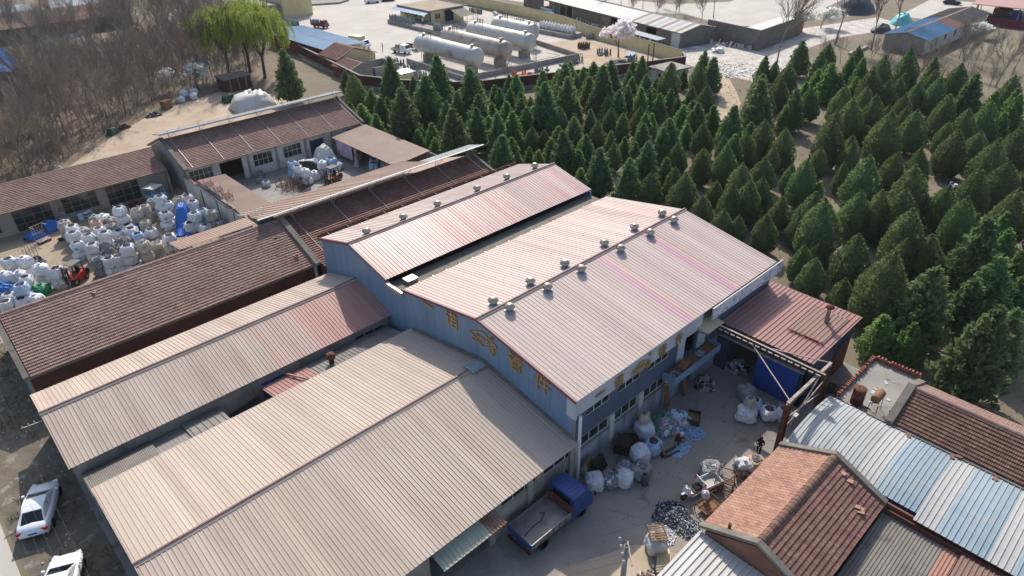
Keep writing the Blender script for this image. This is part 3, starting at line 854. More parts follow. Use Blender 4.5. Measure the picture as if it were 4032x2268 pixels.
vb = [(26.62, 30.55), (26.9, 29.15), (30.38, 30.6), (30.68, 29.15), (34.12, 30.6), (34.39, 29.15), (38.83, 30.6), (39.06, 29.1), (42.82, 30.65), (42.93, 29.1), (46.66, 30.6), (46.3, 29.1)]
nb = ['first', 'second', 'third', 'fourth', 'fifth', 'sixth']
for i, (x, y) in enumerate(vb):
    side = 'rear' if y > 29.85 else 'yard'
    copy_tree(tp, (x, y, zB(y)), rnd.uniform(0, .3), .72, 'galvanised turbine vent on the main hall, %s side of ridge, %s from the gold-lettered gable' % (side, nb[i // 2]), 'roof turbines')
for i, (x, y) in enumerate([(26.62, 46.75), (30.51, 46.8), (34.36, 46.8), (39.28, 46.85), (43.25, 46.9), (47.26, 46.95)]):
    copy_tree(tp, (x, y, 8.08), rnd.uniform(0, .3), .72, 'galvanised turbine vent on the rear hall ridge, %s from the blue gable' % nb[i], 'roof turbines')
drop(tp)

# ------------------------------------------------------------------ tile-roofed buildings
def parapet(parent, pts, x0, x1, m='concrete_cap', d=.25):
    for a, b in zip(pts[:-1], pts[1:]):
        mb = MB(); mb.hexa([(x0, a[0], a[1] - d), (x1, a[0], a[1] - d), (x1, b[0], b[1] - d), (x0, b[0], b[1] - d), (x0, a[0], a[1]), (x1, a[0], a[1]), (x1, b[0], b[1]), (x0, b[0], b[1])]); mb.build('parapet', m, parent)

E_ = thing('tiled_workshop', (12.6, 60, 0), 'long mauve tile-roofed brick workshop along the bag yard, left of the halls', 'building', worldparts=True)
tiles(E_, (.9, 53.3, 3.25), (23.5, 0, 0), (0, 6.1, 2.52), 98, 22, 'tile_mauve', 300)
tiles(E_, (.9, 64.7, 3.25), (23.5, 0, 0), (0, -5.3, 2.52), 98, 18, 'tile_mauve', 0)
ridge_tiles(E_, (.7, 59.4, 5.78), (24.5, 59.4, 5.78), 68, .17, 'tile_mauve')
wall(E_, 'front_wall', (.8, 53.75), (24.5, 53.75), 3.2, 'brick_dark')
for x in (5.2, 10.8, 16.4, 22): pass
mb = MB(); mb.box(.8, 24.6, 53.45, 53.745, 2.98, 3.16); mb.build('eaves_course', 'concrete_cap', E_)
gable(E_, 'gable_wall', .62, [(53.75, 0), (64.5, 0), (64.5, 3.2), (59.4, 5.6), (53.75, 3.2)], 'concrete_grey', .2)
parapet(E_, [(53.2, 3.45), (59.4, 5.98), (64.9, 3.45)], .45, .85)
parapet(E_, [(53.0, 3.5), (59.4, 6.08), (64.9, 3.5)], 24.4, 24.95)
gable(E_, 'gable_wall', 24.5, [(53.75, 0), (64.5, 0), (64.5, 3.2), (59.4, 5.7), (53.75, 3.2)], 'render_white', .3)
mb = MB(); mb.box(.82, 24.5, 64.3, 64.5, 0, 3.2); mb.build('back_wall', 'render_grey', E_)
for x, y, z in ((7.5, 58.6, 5.5), (23.2, 57.6, 5.1), (23.6, 55.0, 4.05)):
    for k in range(3):
        o = MB(); o.obox((0, 0, 0), (.24, .36, .04), rnd.uniform(0, 3)); o.build('loose_tile', 'tile_orange', E_, (x + rnd.uniform(-.3, .3), y + rnd.uniform(-.4, .4), z + .03))
# tan sheet strip behind its ridge
st = thing('strip_canopy', (20.5, 66.6, 0), 'tan sheet canopy strip behind the tile ridge at the edge of the bag yard', 'canopy', worldparts=True)
corr(st, (16.4, 68.4, 2.9), (8.2, 0, 0), [(0, 0, 0), (0, -3.4, .55)], 3, 9, 'sheet_brown', .03, rw=.05)
for x in (16.6, 20.4, 24.2):
    mb = MB(); mb.tube((x, 68.2, 0), (x, 68.2, 2.9), .04); mb.build('post', 'steel_rust', st)

def frame_roof(parent, x0, x1, yr, zr, ye, ze, n, m='steel_pale'):
    """steel frames riding on a tiled slope"""
    for i in range(n):
        x = x0 + (x1 - x0) * i / (n - 1)
        mb = MB(); mb.tube((x, yr - .3, zr + .1), (x, ye + .1, ze + .12), .035, .035, 5); mb.build('roof_rail', m, parent)
        mb = MB(); mb.tube((x, yr - .3, zr - .05), (x, yr - .3, zr + 1.1), .035, .035, 5); mb.build('post', m, parent)
        mb = MB(); mb.tube((x, yr - .3, zr + .05), (x + (x1 - x0) / (n - 1) * .42, yr - .2, zr + 1.1), .025, .025, 5); mb.tube((x, yr - 1.0, zr - .1), (x, yr - .4, zr + 1.1), .025, .025, 5); mb.build('brace', m, parent)

F_ = thing('tiled_store', (37.3, 60, 0), 'dark red tile-roofed store with raised white sheet strip, behind the rear hall', 'building', worldparts=True)
tiles(F_, (25.0, 52.6, 3.1), (24.7, 0, 0), (0, 7.65, 2.3), 102, 26, 'tile_red', 0)
wall(F_, 'front_wall', (25.0, 53.1), (49.6, 53.1), 3.05, 'brick_dark')
gable(F_, 'far_gable_wall', 49.5, [(53.1, 0), (66.5, 0), (66.5, 3.1), (60.25, 5.3), (53.1, 3.1)], 'render_grey', .25)
parapet(F_, [(52.4, 3.35), (60.25, 5.65)], 49.6, 49.95)
mb = MB(); mb.prism_x([(60.25, 5.2), (66.6, 3.2), (66.6, 3.1), (60.25, 5.0)], 25.0, 49.6); mb.build('rear_slope', 'sheet_brown', F_)
mb = MB(); mb.box(25.0, 49.5, 66.3, 66.5, 0, 3.1); mb.build('back_wall', 'render_white', F_)
frame_roof(F_, 26.0, 48.8, 60.25, 5.4, 52.6, 3.1, 6)
fs = thing('raised_strip_roof', (37, 60.8, 6), 'raised tan sheet strip with white front edge over the dark tile store', 'roof', worldparts=True)
corr(fs, (22.6, 59.3, 6.55), (20.6, 0, 0), [(0, 0, 0), (0, 6.0, -1.6)], 12, 4, 'sheet_brown', .05)
corr(fs, (43.2, 59.3, 6.55), (7.6, 0, 0), [(0, 0, 0), (0, 2.4, -.6)], 4, 4, 'sheet_weather', .05)
mb = MB(); mb.obox((36.6, 59.2, 6.56), (28.6, .26, .06)); mb.build('front_edge', 'sheet_weather', fs)
mb = MB(); mb.box(22.7, 24.4, 60.4, 62.5, 5.5, 5.95); mb.build('end_block', 'concrete_cap', fs)

G2 = thing('tiled_workshop', (37.5, 90, 0), 'mauve tile-roofed workshop with steel rails on its roof, behind the inner yard', 'building', worldparts=True)
tiles(G2, (25.0, 84.9, 3.45), (25.2, 0, 0), (0, 6.6, 2.35), 104, 23, 'tile_mauve', 0)
mb = MB(); mb.prism_x([(91.5, 5.8), (97.6, 3.4), (97.6, 3.3), (91.5, 5.6)], 25.0, 50.2); mb.build('rear_slope', 'sheet_brown', G2)
wall(G2, 'front_wall', (25.0, 85.9), (50.1, 85.9), 3.5, 'render_white', [(.3, 3.3, 1.4, 2.9, 'win', (5, 2)), (4.2, 7.2, 0, 2.9, 'hole'), (8.7, 11.4, 1.1, 2.8, 'win', (4, 2)), (13.0, 15.7, 1.1, 2.8, 'win', (4, 2)), (17.0, 19.2, 0, 2.6, 'door', 'clad_navy'), (22.9, 25.0, 1.4, 2.8, 'win', (3, 2))])
for x in (33.0, 37.0, 41.3, 45.5):
    mb = MB(); mb.box(x - .16, x + .16, 85.78, 85.897, 0, 3.4); mb.build('pilaster', 'concrete_grey', G2)
gable(G2, 'gable_wall', 24.8, [(85.9, 0), (97.4, 0), (97.4, 3.3), (91.5, 5.7), (85.9, 3.5)], 'render_grey', .2)
gable(G2, 'gable_wall', 50.0, [(86.2, 0), (97.4, 0), (97.4, 3.3), (91.5, 5.7), (86.2, 3.5)], 'render_grey', .25)
parapet(G2, [(84.7, 3.75), (91.5, 6.1), (97.6, 3.7)], 24.55, 25.05)
parapet(G2, [(84.7, 3.7), (91.5, 6.0)], 50.1, 50.4)
mb = MB(); mb.box(25, 50, 97.2, 97.4, 0, 3.4); mb.build('back_wall', 'render_grey', G2)
frame_roof(G2, 25.7, 49.6, 91.5, 5.8, 84.9, 3.5, 7)
gs = thing('raised_strip_roof', (37.5, 92, 6), 'thin grey raised sheet strip along the ridge of the workshop behind the inner yard', 'roof', worldparts=True)
mb = MB(); mb.hexa([(24.4, 90.5, 6.72), (50.8, 90.5, 6.72), (50.8, 93.0, 6.2), (24.4, 93.0, 6.2), (24.4, 90.5, 6.82), (50.8, 90.5, 6.82), (50.8, 93.0, 6.3), (24.4, 93.0, 6.3)]); mb.build('sheet', 'sheet_grey', gs)
mb = MB(); mb.box(24.4, 50.8, 90.4, 90.497, 6.64, 6.86); mb.build('front_edge', 'clad_white', gs)

G1 = thing('tiled_row_building', (5, 91, 0), 'mauve tile-roofed row with dark glazed bays behind the bag yard', 'building', worldparts=True)
tiles(G1, (-16, 88.2, 3.0), (39.5, 0, 0), (0, 4.7, 1.65), 164, 17, 'tile_mauve', 0)
ridge_tiles(G1, (-16, 92.95, 4.65), (23.9, 92.95, 4.65), 110, .15, 'tile_mauve', False)
mb = MB(); mb.prism_x([(92.9, 4.6), (97.6, 3.0), (97.6, 2.9), (92.9, 4.45)], -16, 23.5); mb.build('rear_slope', 'tile_mauve', G1)
ops = [(-16 + 32 + i, -16 + 32 + i + 1, 0, 1) for i in ()]
bays = [(-12.2, -9.0), (-8, -4.6), (-3.6, -.4), (.5, 5.2), (6.6, 10.5), (11.6, 15.4), (16.4, 20.2)]
wall(G1, 'front_wall', (-16, 89.3), (23.6, 89.3), 2.95, 'render_grey', [(a + 16, b + 16, .55 if i % 2 else .05, 2.55, 'win', (4, 3)) for i, (a, b) in enumerate(bays)], fm='frame_brown')
mb = MB(); mb.box(-16, 23.6, 97.2, 97.4, 0, 2.9); mb.build('back_wall', 'render_grey', G1)
gable(G1, 'gable_wall', 23.45, [(88.4, 0), (97.4, 0), (97.4, 2.9), (92.95, 4.5), (88.4, 2.9)], 'render_grey', .2)

yw = thing('yard_wall', (24.7, 76, 0), 'white rendered wall with brick coping between the two yards', 'wall', worldparts=True)
mb = MB(); mb.box(24.55, 24.75, 67.3, 85.8, 0, 2.5); mb.build('wall_body', 'render_white', yw)
mb = MB(); mb.box(24.48, 24.85, 67.3, 85.8, 2.5, 2.62); mb.build('coping', 'concrete_cap', yw)
for y in (71.5, 76, 80.5):
    o = MB(); o.tube((24.5, y, 0), (24.5, y, 2.5), .04); o.build('pipe', 'steel_dark', yw)
mb = MB(); mb.obox((0, 0, 0), (.24, .11, .06)); bme = mb.mesh('brick', 'brick_piece')
for i in range(24):
    o = put('brick', bme, yw, (24.68 + rnd.uniform(-.1, .15), rnd.choice((81.5, 83.5, 72.5)) + rnd.uniform(-1.2, 1.2), 2.66)); o.rotation_euler = (0, 0, rnd.uniform(0, 3))
cl = thing('yard_canopy', (26.5, 75, 0), 'brown sheet canopy roof beside the white yard wall', 'canopy', worldparts=True)
corr(cl, (24.9, 67.2, 3.05), (0, 14.9, 0), [(0, 0, 0), (3.4, 0, -.18)], 12, 7, 'sheet_brown', .025, rw=.05)
for y in (68, 75, 81.5):
    mb = MB(); mb.tube((28.1, y, 0), (28.1, y, 2.85), .05); mb.build('post', 'steel_rust', cl)
cr = thing('yard_canopy', (47, 77, 0), 'wide brown sheet canopy roof at the right of the inner yard, next to the trees', 'canopy', worldparts=True)
corr(cr, (50.3, 69.2, 3.35), (0, 15.2, 0), [(0, 0, 0), (-5.7, 0, -.5)], 12, 6, 'sheet_brown', .025, rw=.05)
for y in (70, 74.5, 79, 83.8):
    mb = MB(); mb.tube((44.8, y, 0), (44.8, y, 2.85), .05); mb.build('post', 'steel_rust', cr)
mb = MB(); mb.box(50.05, 50.3, 66.5, 85.8, 0, 3.2); mb.build('back_wall', 'block_grey', cr)
mb = MB(); mb.box(44.9, 50, 83.9, 84.0, 0, 2.6); mb.build('side_screen', 'render_white', cr)
mat('drape', rgb(196, 176, 196), rgb(168, 146, 168), 1, .3, .7, .8, col3=rgb(150, 104, 90), scale3=.6, lo3=.55, hi3=.7)
mb = MB(); k = 0
for i in range(24):
    y = 79.5 + i * .18; mb.v.append((44.75 + .06 * sin(i * 1.7), y, .7)); mb.v.append((44.75 + .03 * sin(i * 1.7 + 1), y, 2.75))
for i in range(23): mb.f.append((2 * i, 2 * i + 2, 2 * i + 3, 2 * i + 1)); mb.m.append(0)
mb.build('curtain', 'drape', cr)
mb = MB(); mb.lathe([(.42, .05), (.3, .8), (.12, 1.6), (.22, 2.6)], 10, (44.8, 78.7, 0), wob=lambda q: V((q.x + .05 * sin(q.y * 20), q.y, q.z))); mb.build('tied_curtain', 'drape', cr)
def rack(loc, rz, label):
    t = thing('steel_rack', loc, label, 'rack', 'rusty racks on the yard wall', rz)
    for x in (-.75, .75):
        for y in (-.4, .4):
            mb = MB(); mb.beam((x, y, 0), (x, y, .75), .04, .04); mb.build('leg', 'steel_rust', t)
    mb = MB()
    for y in (-.4, 0, .4): mb.beam((-.8, y, .3), (.8, y, .3), .05, .05)
    for i in range(7): mb.beam((-.75 + i * .25, -.42, .34), (-.75 + i * .25, .42, .34), .03, .03)
    mb.build('grid', 'steel_rust', t)
rack((25.2, 79.2, 3.06), 1.4, 'rusty upturned steel rack on the brown canopy, farthest of three')
rack((25.3, 76.8, 3.06), 1.35, 'rusty upturned steel rack on the brown canopy, middle of three')
rack((25.3, 74.3, 3.06), 1.45, 'rusty upturned steel rack on the brown canopy, nearest of three')

# ------------------------------------------------------------------ red shed and crane frame
J = thing('red_roof_shed', (45.6, 17.3, 0), 'blue-walled shed with red sheet roof and chimney, joined to the hall end', 'shed', worldparts=True)
corr(J, (41.5, 13.35, 4.45), (0, 7.55, 0), [(0, 0, 0), (8.15, 0, .12)], 7, 3, 'sheet_red', .06)
for i in range(5):
    pass
mb = MB(); mb.hexa([(44.2, 13.9, 4.575), (48.5, 13.9, 4.635), (48.5, 16.6, 4.635), (44.2, 16.6, 4.575), (44.2, 13.9, 4.6), (48.5, 13.9, 4.66), (48.5, 16.6, 4.66), (44.2, 16.6, 4.6)]); mb.build('patch_sheet', 'sheet_dull', J)
for i in range(8):
    o = MB(); y = 14.05 + i * .34; o.beam((44.2, y, 4.62), (48.5, y, 4.68), .05, .05); o.build('patch_rib', 'sheet_dull', J)
mb = MB()
for i in range(11):
    mb.obox((44.1 + rnd.uniform(-.05, .05), 13.9 + i * .27, 4.62), (.14, .2, .05), rnd.uniform(-.4, .4))
mb.build('torn_edge', 'steel_dark', J)
# cladding faces -x with doorway, sliding door
wall(J, 'door_wall', (41.8, 21.0), (41.8, 13.7), 4.4, 'clad_navy', [(1.0, 3.6, 0, 3.1, 'hole')], t=.15)
mb = MB(); mb.box(41.6, 41.7, 14.1, 17.4, .05, 3.15); mb.build('sliding_door', 'door_blue', J)
mb = MB(); mb.box(41.52, 41.72, 13.8, 20.8, 3.2, 3.32); mb.build('door_rail', 'steel_worn', J)
mb = MB(); mb.box(41.8, 49.4, 13.7, 13.85, 0, 4.42); mb.build('side_wall', 'clad_navy', J)
mb = MB(); mb.hexa([(44.6, 13.62, 0), (49.2, 13.62, 0), (49.2, 13.69, 0), (44.6, 13.69, 0), (47.4, 13.62, 2.9), (49.2, 13.62, 2.9), (49.2, 13.69, 2.9), (47.4, 13.69, 2.9)]); mb.build('rust_panel', 'steel_rust', J)
mb = MB(); mb.box(49.25, 49.4, 13.86, 21, 0, 4.5); mb.build('end_wall', 'clad_navy', J)
mb = MB(); mb.lathe([(.16, 0), (.15, 1.35), (.17, 1.36)], 12, (46.9, 15.0, 4.66)); mb.build('chimney_pipe', 'steel_worn', J, smooth=True)
mb = MB(); mb.lathe([(.34, 1.34), (.3, 1.45), (.02, 1.62)], 12, (46.9, 15.0, 4.66)); mb.tube((47.1, 14.9, 4.7), (47.15, 14.85, 5.0), .05, .05, 6); mb.build('chimney_cowl', 'steel_rust', J, smooth=True)
letters(J, '福', 1.0, .01, face_minus_x(41.63, 18.2, 3.9), 'painted_character', .01)
J.children[-1].data.materials[0] = mat('paint_red', rgb(120, 48, 54), rough=.8)

Gn = thing('crane_frame', (36.1, 12.4, 0), 'rusty steel crane gantry with monorail beam over the front yard', 'crane', worldparts=True)
def hbeam(mb, a, b, w, h, t=.03):
    a, b = V(a), V(b); up = V((0, 0, 1)); d = (b - a).normalized()
    if abs(d.z) > .9: up = V((1, 0, 0))
    s = d.cross(up).normalized(); n = s.cross(d)
    for q, ww, hh in ((n * (h / 2), w, t), (-n * (h / 2), w, t), (V((0, 0, 0)), t, h - t)):
        mb.hexa([a + q - s * ww / 2 - n * hh / 2, b + q - s * ww / 2 - n * hh / 2, b + q + s * ww / 2 - n * hh / 2, a + q + s * ww / 2 - n * hh / 2, a + q - s * ww / 2 + n * hh / 2, b + q - s * ww / 2 + n * hh / 2, b + q + s * ww / 2 + n * hh / 2, a + q + s * ww / 2 + n * hh / 2])
for p in ((36.05, 12.4), (41.4, 12.3)):
    mb = MB(); hbeam(mb, (p[0], p[1], 0), (p[0], p[1], 4.85), .34, .38); mb.build('column', 'steel_rust', Gn)
mb = MB(); hbeam(mb, (35.7, 12.35, 4.98), (41.75, 12.3, 4.98), .2, .24); mb.build('cross_beam', 'steel_worn', Gn)
mb = MB(); hbeam(mb, (39.7, 20.6, 5.3), (39.7, 11.8, 5.25), .26, .34); mb.build('runway_beam', 'steel_rust', Gn)
mb = MB(); mb.beam((39.62, 20.6, 5.52), (39.62, 11.8, 5.47), .07, .05); mb.build('top_rail', 'steel_pale', Gn)
for i in range(17):
    o = MB(); y = 20.2 - i * .5; o.box(39.4, 39.5, y - .17, y + .17, 5.3, 5.36); o.build('conductor_clip', 'steel_pale', Gn)
for a, b in (((39.7, 17.3, 5.2), (36.2, 12.5, 4.95)), ((39.7, 17.0, 5.2), (41.6, 12.4, 5.1)), ((36.2, 12.4, 2.4), (41.2, 12.3, 3.7)), ((36.2, 12.4, 3.4), (41.2, 12.3, 2.6)), ((36.2, 12.4, 1.2), (40.6, 12.35, 4.8))):
    o = MB(); o.beam(a, b, .07, .07); o.build('tie_rod', 'steel_worn', Gn)
o = MB(); o.obox((37.2, 12.2, 3.2), (.45, .3, .05)); o.tube((37.2, 12.2, 3.0), (37.2, 12.2, 3.2), .03); o.build('flood_lamp', 'frame_white', Gn)

# ------------------------------------------------------------------ K: near tile house
K = thing('tile_house', (29.8, 8.3, 0), 'brick house with orange tiled roof and fat ridge tiles in the bottom right', 'house', worldparts=True)
KX0, KX1 = 25.35, 34.1
tiles(K, (KX0, 11.6, 2.82), (KX1 - KX0, 0, 0), (0, -3.25, 1.5), 36, 12, 'tile_orange', 300)
tiles(K, (KX0, 5.05, 2.82), (KX1 - KX0, 0, 0), (0, 3.3, 1.5), 36, 12, 'tile_red', 300)
ridge_tiles(K, (KX0 + .1, 8.35, 4.32), (KX1 - .1, 8.35, 4.32), 25, .23, 'tile_brown')
pk = [(5.4, 0), (11.3, 0), (11.3, 2.75), (8.35, 4.15), (5.4, 2.75)]
gable(K, 'gable_wall', 25.12, pk, 'brick_orange', .24)
gable(K, 'gable_wall', 34.0, pk, 'brick_orange', .24)
parapet(K, [(5.0, 3.05), (8.35, 4.58), (11.7, 3.05)], 25.0, 25.38, d=.22)
parapet(K, [(5.0, 3.05), (8.35, 4.58), (11.7, 3.05)], 34.06, 34.42, d=.22)
mb = MB(); mb.box(25.36, 34.0, 11.06, 11.3, 0, 2.75); mb.build('side_wall', 'brick_orange', K)
mb = MB(); mb.box(25.36, 34.0, 5.4, 5.64, 0, 2.75); mb.build('side_wall', 'brick_orange', K)
mb = MB(); mb.tube((25.6, 10.2, 3.3), (25.6, 10.2, 3.95), .09, .09, 10); mb.build('flue', 'steel_rust', K)
for x, y, z in ((33.5, 7.5, 4.05), (33.4, 7.0, 3.85), (32.4, 5.8, 3.3), (32.2, 5.7, 3.28), (32.3, 6.0, 3.38)):
    o = MB(); o.obox((0, 0, 0), (.26, .36, .05), rnd.uniform(0, 3)); o.build('loose_tile', 'tile_orange', K, (x, y, z))

# ------------------------------------------------------------------ L: bowed blue-white roof
Lr = thing('bowed_roof_shed', (37.6, 3, 0), 'shed with long bowed roof of alternating sky blue and white sheets', 'shed', worldparts=True)
def bow(w, zl, zr, rise, n=6):
    return [(w * i / n, 0, zl + (zr - zl) * i / n + rise * 4 * (i / n) * (1 - i / n)) for i in range(n + 1)]
seq = [('sheet_weather', 4), ('sheet_weather', 3), ('sheet_translucent', 2), ('sheet_skyblue', 4), ('sheet_translucent', 2), ('sheet_skyblue', 4), ('sheet_translucent', 2), ('sheet_skyblue', 4), ('sheet_translucent', 2), ('sheet_skyblue', 4), ('sheet_translucent', 2), ('sheet_skyblue', 8)]
y = 11.55; pw = .62
for m_, n_ in seq:
    x0 = 34.75 if y > 5.6 else 34.15
    corr(Lr, (x0, y, 2.9), (0, -pw * n_, 0), bow(40.95 - x0, 0, .1, .42), n_, 2, m_, .045)
    y -= pw * n_
mb = MB(); mb.box(34.9, 35.05, y, 11.3, 0, 2.85); mb.build('side_wall', 'door_blue', Lr)
mb = MB(); mb.box(34.35, 34.5, y, 5.2, 0, 2.85); mb.build('near_side_wall', 'brick_red', Lr)
mb = MB(); mb.box(40.6, 40.8, y, 11.3, 0, 2.9); mb.build('far_side_wall', 'brick_red', Lr)
mb = MB(); mb.box(40.85, 41.1, y, 9.0, 2.95, 3.12); mb.build('valley_flashing', 'concrete_cap', Lr)
for yy in (6.2, 3.6, 3.3, 1.2, -.5, -1.2):
    o = MB(); o.obox((0, 0, 0), (.24, .34, .06), rnd.uniform(0, 3)); o.build('loose_tile', 'tile_red', Lr, (40.75 + rnd.uniform(-.25, .2), yy, 3.16))

# ------------------------------------------------------------------ M: tile house at right edge
M_ = thing('tile_house', (43.6, 0, 0), 'brown tile-roofed house at the right edge beyond the bowed blue roof', 'house', worldparts=True)
tiles(M_, (41.1, 7.4, 3.15), (0, -19.4, 0), (2.75, 0, 1.35), 80, 11, 'tile_brown', 300)
tiles(M_, (46.6, -12, 3.15), (0, 19.4, 0), (-2.75, 0, 1.35), 80, 11, 'tile_mauve', 0)
ridge_tiles(M_, (43.85, 7.5, 4.5), (43.85, -12, 4.5), 58, .16, 'tile_mauve')
mb = MB(); mb.prism_y([(41.5, 0), (46.2, 0), (46.2, 3.1), (43.85, 4.4), (41.5, 3.1)], 7.2, 7.44); mb.build('gable_wall', 'concrete_grey', M_)
for a, b in (((40.9, 3.35), (43.85, 4.75)), ((43.85, 4.75), (46.8, 3.35))):
    mb = MB(); mb.hexa([(a[0], 7.35, a[1] - .2), (b[0], 7.35, b[1] - .2), (b[0], 7.85, b[1] - .2), (a[0], 7.85, a[1] - .2), (a[0], 7.35, a[1]), (b[0], 7.35, b[1]), (b[0], 7.85, b[1]), (a[0], 7.85, a[1])]); mb.build('parapet', 'concrete_cap', M_)
mb = MB(); mb.box(41.5, 41.7, -12, 7.2, 0, 3.1); mb.build('side_wall', 'brick_red', M_)
mb = MB(); mb.box(46.0, 46.2, -12, 7.2, 0, 3.1); mb.build('side_wall', 'brick_red', M_)

# ------------------------------------------------------------------ N, O, P: low sheet roofs
N_ = thing('low_shed', (21, 7.5, 0), 'low shed with white ribbed roof in the bottom right, against the brick gable', 'shed', worldparts=True)
corr(N_, (17.0, 11.6, 2.55), (0, -8.4, 0), [(0, 0, -.25), (8.05, 0, .05)], 8, 3, 'sheet_white', .07)
mb = MB(); mb.box(17.3, 25.1, 11.2, 11.4, 0, 2.3); mb.build('side_wall', 'block_grey', N_)
mb = MB(); mb.box(17.2, 17.4, 3.4, 11.2, 0, 2.25); mb.build('end_wall', 'block_grey', N_)
O_ = thing('low_shed', (30.5, 3, 0), 'grey fibre-cement shed roof between the brick house and the blue bowed roof', 'shed', worldparts=True)
corr(O_, (26.4, 5.0, 2.0), (0, -3.4, 0), [(0, 0, 0), (7.7, 0, .35)], 3, 6, 'sheet_asbestos', .04, rw=.06)
corr(O_, (26.4, 1.6, 2.0), (0, -.75, 0), [(0, 0, 0), (7.7, 0, .35)], 1, 4, 'tile_orange', .04, rw=.06, name='terracotta_panel')
mb = MB(); mb.box(26.6, 26.8, -6, 4.9, 0, 1.95); mb.build('end_wall', 'brick_red', O_)
mb = MB(); mb.box(34.0, 34.12, -8, 5.2, 0, 2.7); mb.build('back_wall', 'brick_dark', O_)
P_ = thing('low_shed', (30.5, -3, 0), 'brown weathered ribbed shed roof in the bottom right corner', 'shed', worldparts=True)
corr(P_, (26.4, .8, 2.25), (0, -8.6, 0), [(0, 0, 0), (7.6, 0, .3)], 7, 5, 'sheet_dull', .04, rw=.06)
mb = MB(); mb.box(26.6, 34.0, -7.9, -7.7, 0, 2.2); mb.build('end_wall', 'brick_red', P_)

# ------------------------------------------------------------------ Q: flat roof with brick kerb
Q = thing('flat_roof_hut', (45, 9.8, 0), 'flat-roofed brick hut with broken parapet and two rusty drums on top', 'hut', worldparts=True)
qz = 2.35
mb = MB(); mb.prism([(41.6, 8.1), (48.3, 8.0), (48.2, 11.4), (42.0, 11.4)], 0, qz); mb.build('hut_body', 'concrete_grey', Q)
mb = MB(); mb.obox((0, 0, 0), (.24, .12, .11)); bq = mb.mesh('brick', 'brick_piece')
def brick_row(a, b, n, lay):
    a, b = V(a), V(b); d = (b - a).normalized(); ang = atan2(d.y, d.x)
    for l in range(lay):
        for i in range(n):
            if l == lay - 1 and rnd.random() < .25: continue
            p = a.lerp(b, (i + .5 + .5 * (l % 2)) / n)
            o = put('brick', bq, Q, (p.x + rnd.uniform(-.015, .015), p.y + rnd.uniform(-.02, .02), qz + .06 + l * .115)); o.rotation_euler = (0, 0, ang + (pi / 2 if l == lay - 1 else 0) + rnd.uniform(-.08, .08))
brick_row((42.1, 11.35, 0), (48.2, 11.35, 0), 25, 3)
brick_row((48.2, 11.3, 0), (48.25, 8.1, 0), 13, 4)
brick_row((43.0, 8.1, 0), (45.2, 8.1, 0), 9, 1)
for i in range(9):
    o = MB(); o.obox((0, 0, 0), (rnd.uniform(.15, .5), rnd.uniform(.1, .3), .02), rnd.uniform(0, 3)); o.build('broken_pane', 'clad_white', Q, (rnd.uniform(43, 47.5), rnd.uniform(8.6, 10.9), qz + .03))
dr = thing('rusty_drum', (42.35, 10.15, qz), 'upright rusty brown drum standing on the flat-roofed hut', 'drum')
mb = MB(); mb.lathe([(.42, 0), (.42, .5), (.44, .52), (.42, .54), (.42, 1.3), (.44, 1.32), (.4, 1.35), (0, 1.38)], 18); mb.build('shell', 'steel_rust', dr, smooth=True)
mb = MB(); mb.tube((0, .1, 1.37), (.1, .1, 1.47), .03); mb.build('bung', 'steel_dark', dr)
mb = MB()
for i in range(16):
    a, b = 2 * pi * i / 16, 2 * pi * (i + 1) / 16; mb.tube((.45 * cos(a), .45 * sin(a), 0), (.45 * cos(b), .45 * sin(b), 0), .05, .05, 6)
o = mb.build('tyre_ring', 'steel_worn', None, (41.95, 9.35, qz + .06)); tag(o, 'pale hoop lying on the flat-roofed hut in front of the drum', 'hoop')
wt = thing('water_drum', (42.5, 9.0, qz), 'copper-coloured drum lying on a thin steel stand on the hut roof', 'drum')
mb = MB(); mb.lathe([(0, -.55), (.3, -.53), (.31, -.5), (.31, .5), (.3, .53), (0, .55)], 16, (0, 0, 1.25), axis='x'); mb.build('tank', 'ply_brown', wt, smooth=True)
for x in (-.4, .4):
    for yy in (-.3, .3):
        o = MB(); o.tube((x, yy, 0), (x, yy * .8, 1.1), .02, .02, 5); o.build('leg', 'steel_dark', wt)
for a, b in (((-.4, -.27, .95), (-.4, .27, .95)), ((.4, -.27, .95), (.4, .27, .95)), ((-.4, -.28, .5), (.4, -.28, .5)), ((-.4, .28, .5), (.4, .28, .5))):
    o = MB(); o.tube(a, b, .018, .018, 5); o.build('brace', 'steel_dark', wt)
for i in range(7):
    o = MB(); o.obox((0, 0, 0), (rnd.uniform(.9, 1.8), rnd.uniform(.5, .9), .03), rnd.uniform(.2, 1.2)); q = o.build('scrap_board', 'timber_dark' if i % 2 else 'timber', None, (44.3 + rnd.uniform(-1.2, 1.6), 12.4 + rnd.uniform(-.4, .5), .06 + i * .04))
    tag(q, '%s weathered board in the loose heap between red shed and flat-roofed hut' % ('bottom', 'second', 'third', 'fourth', 'fifth', 'sixth', 'top')[i], 'board', 'boards behind the red shed')

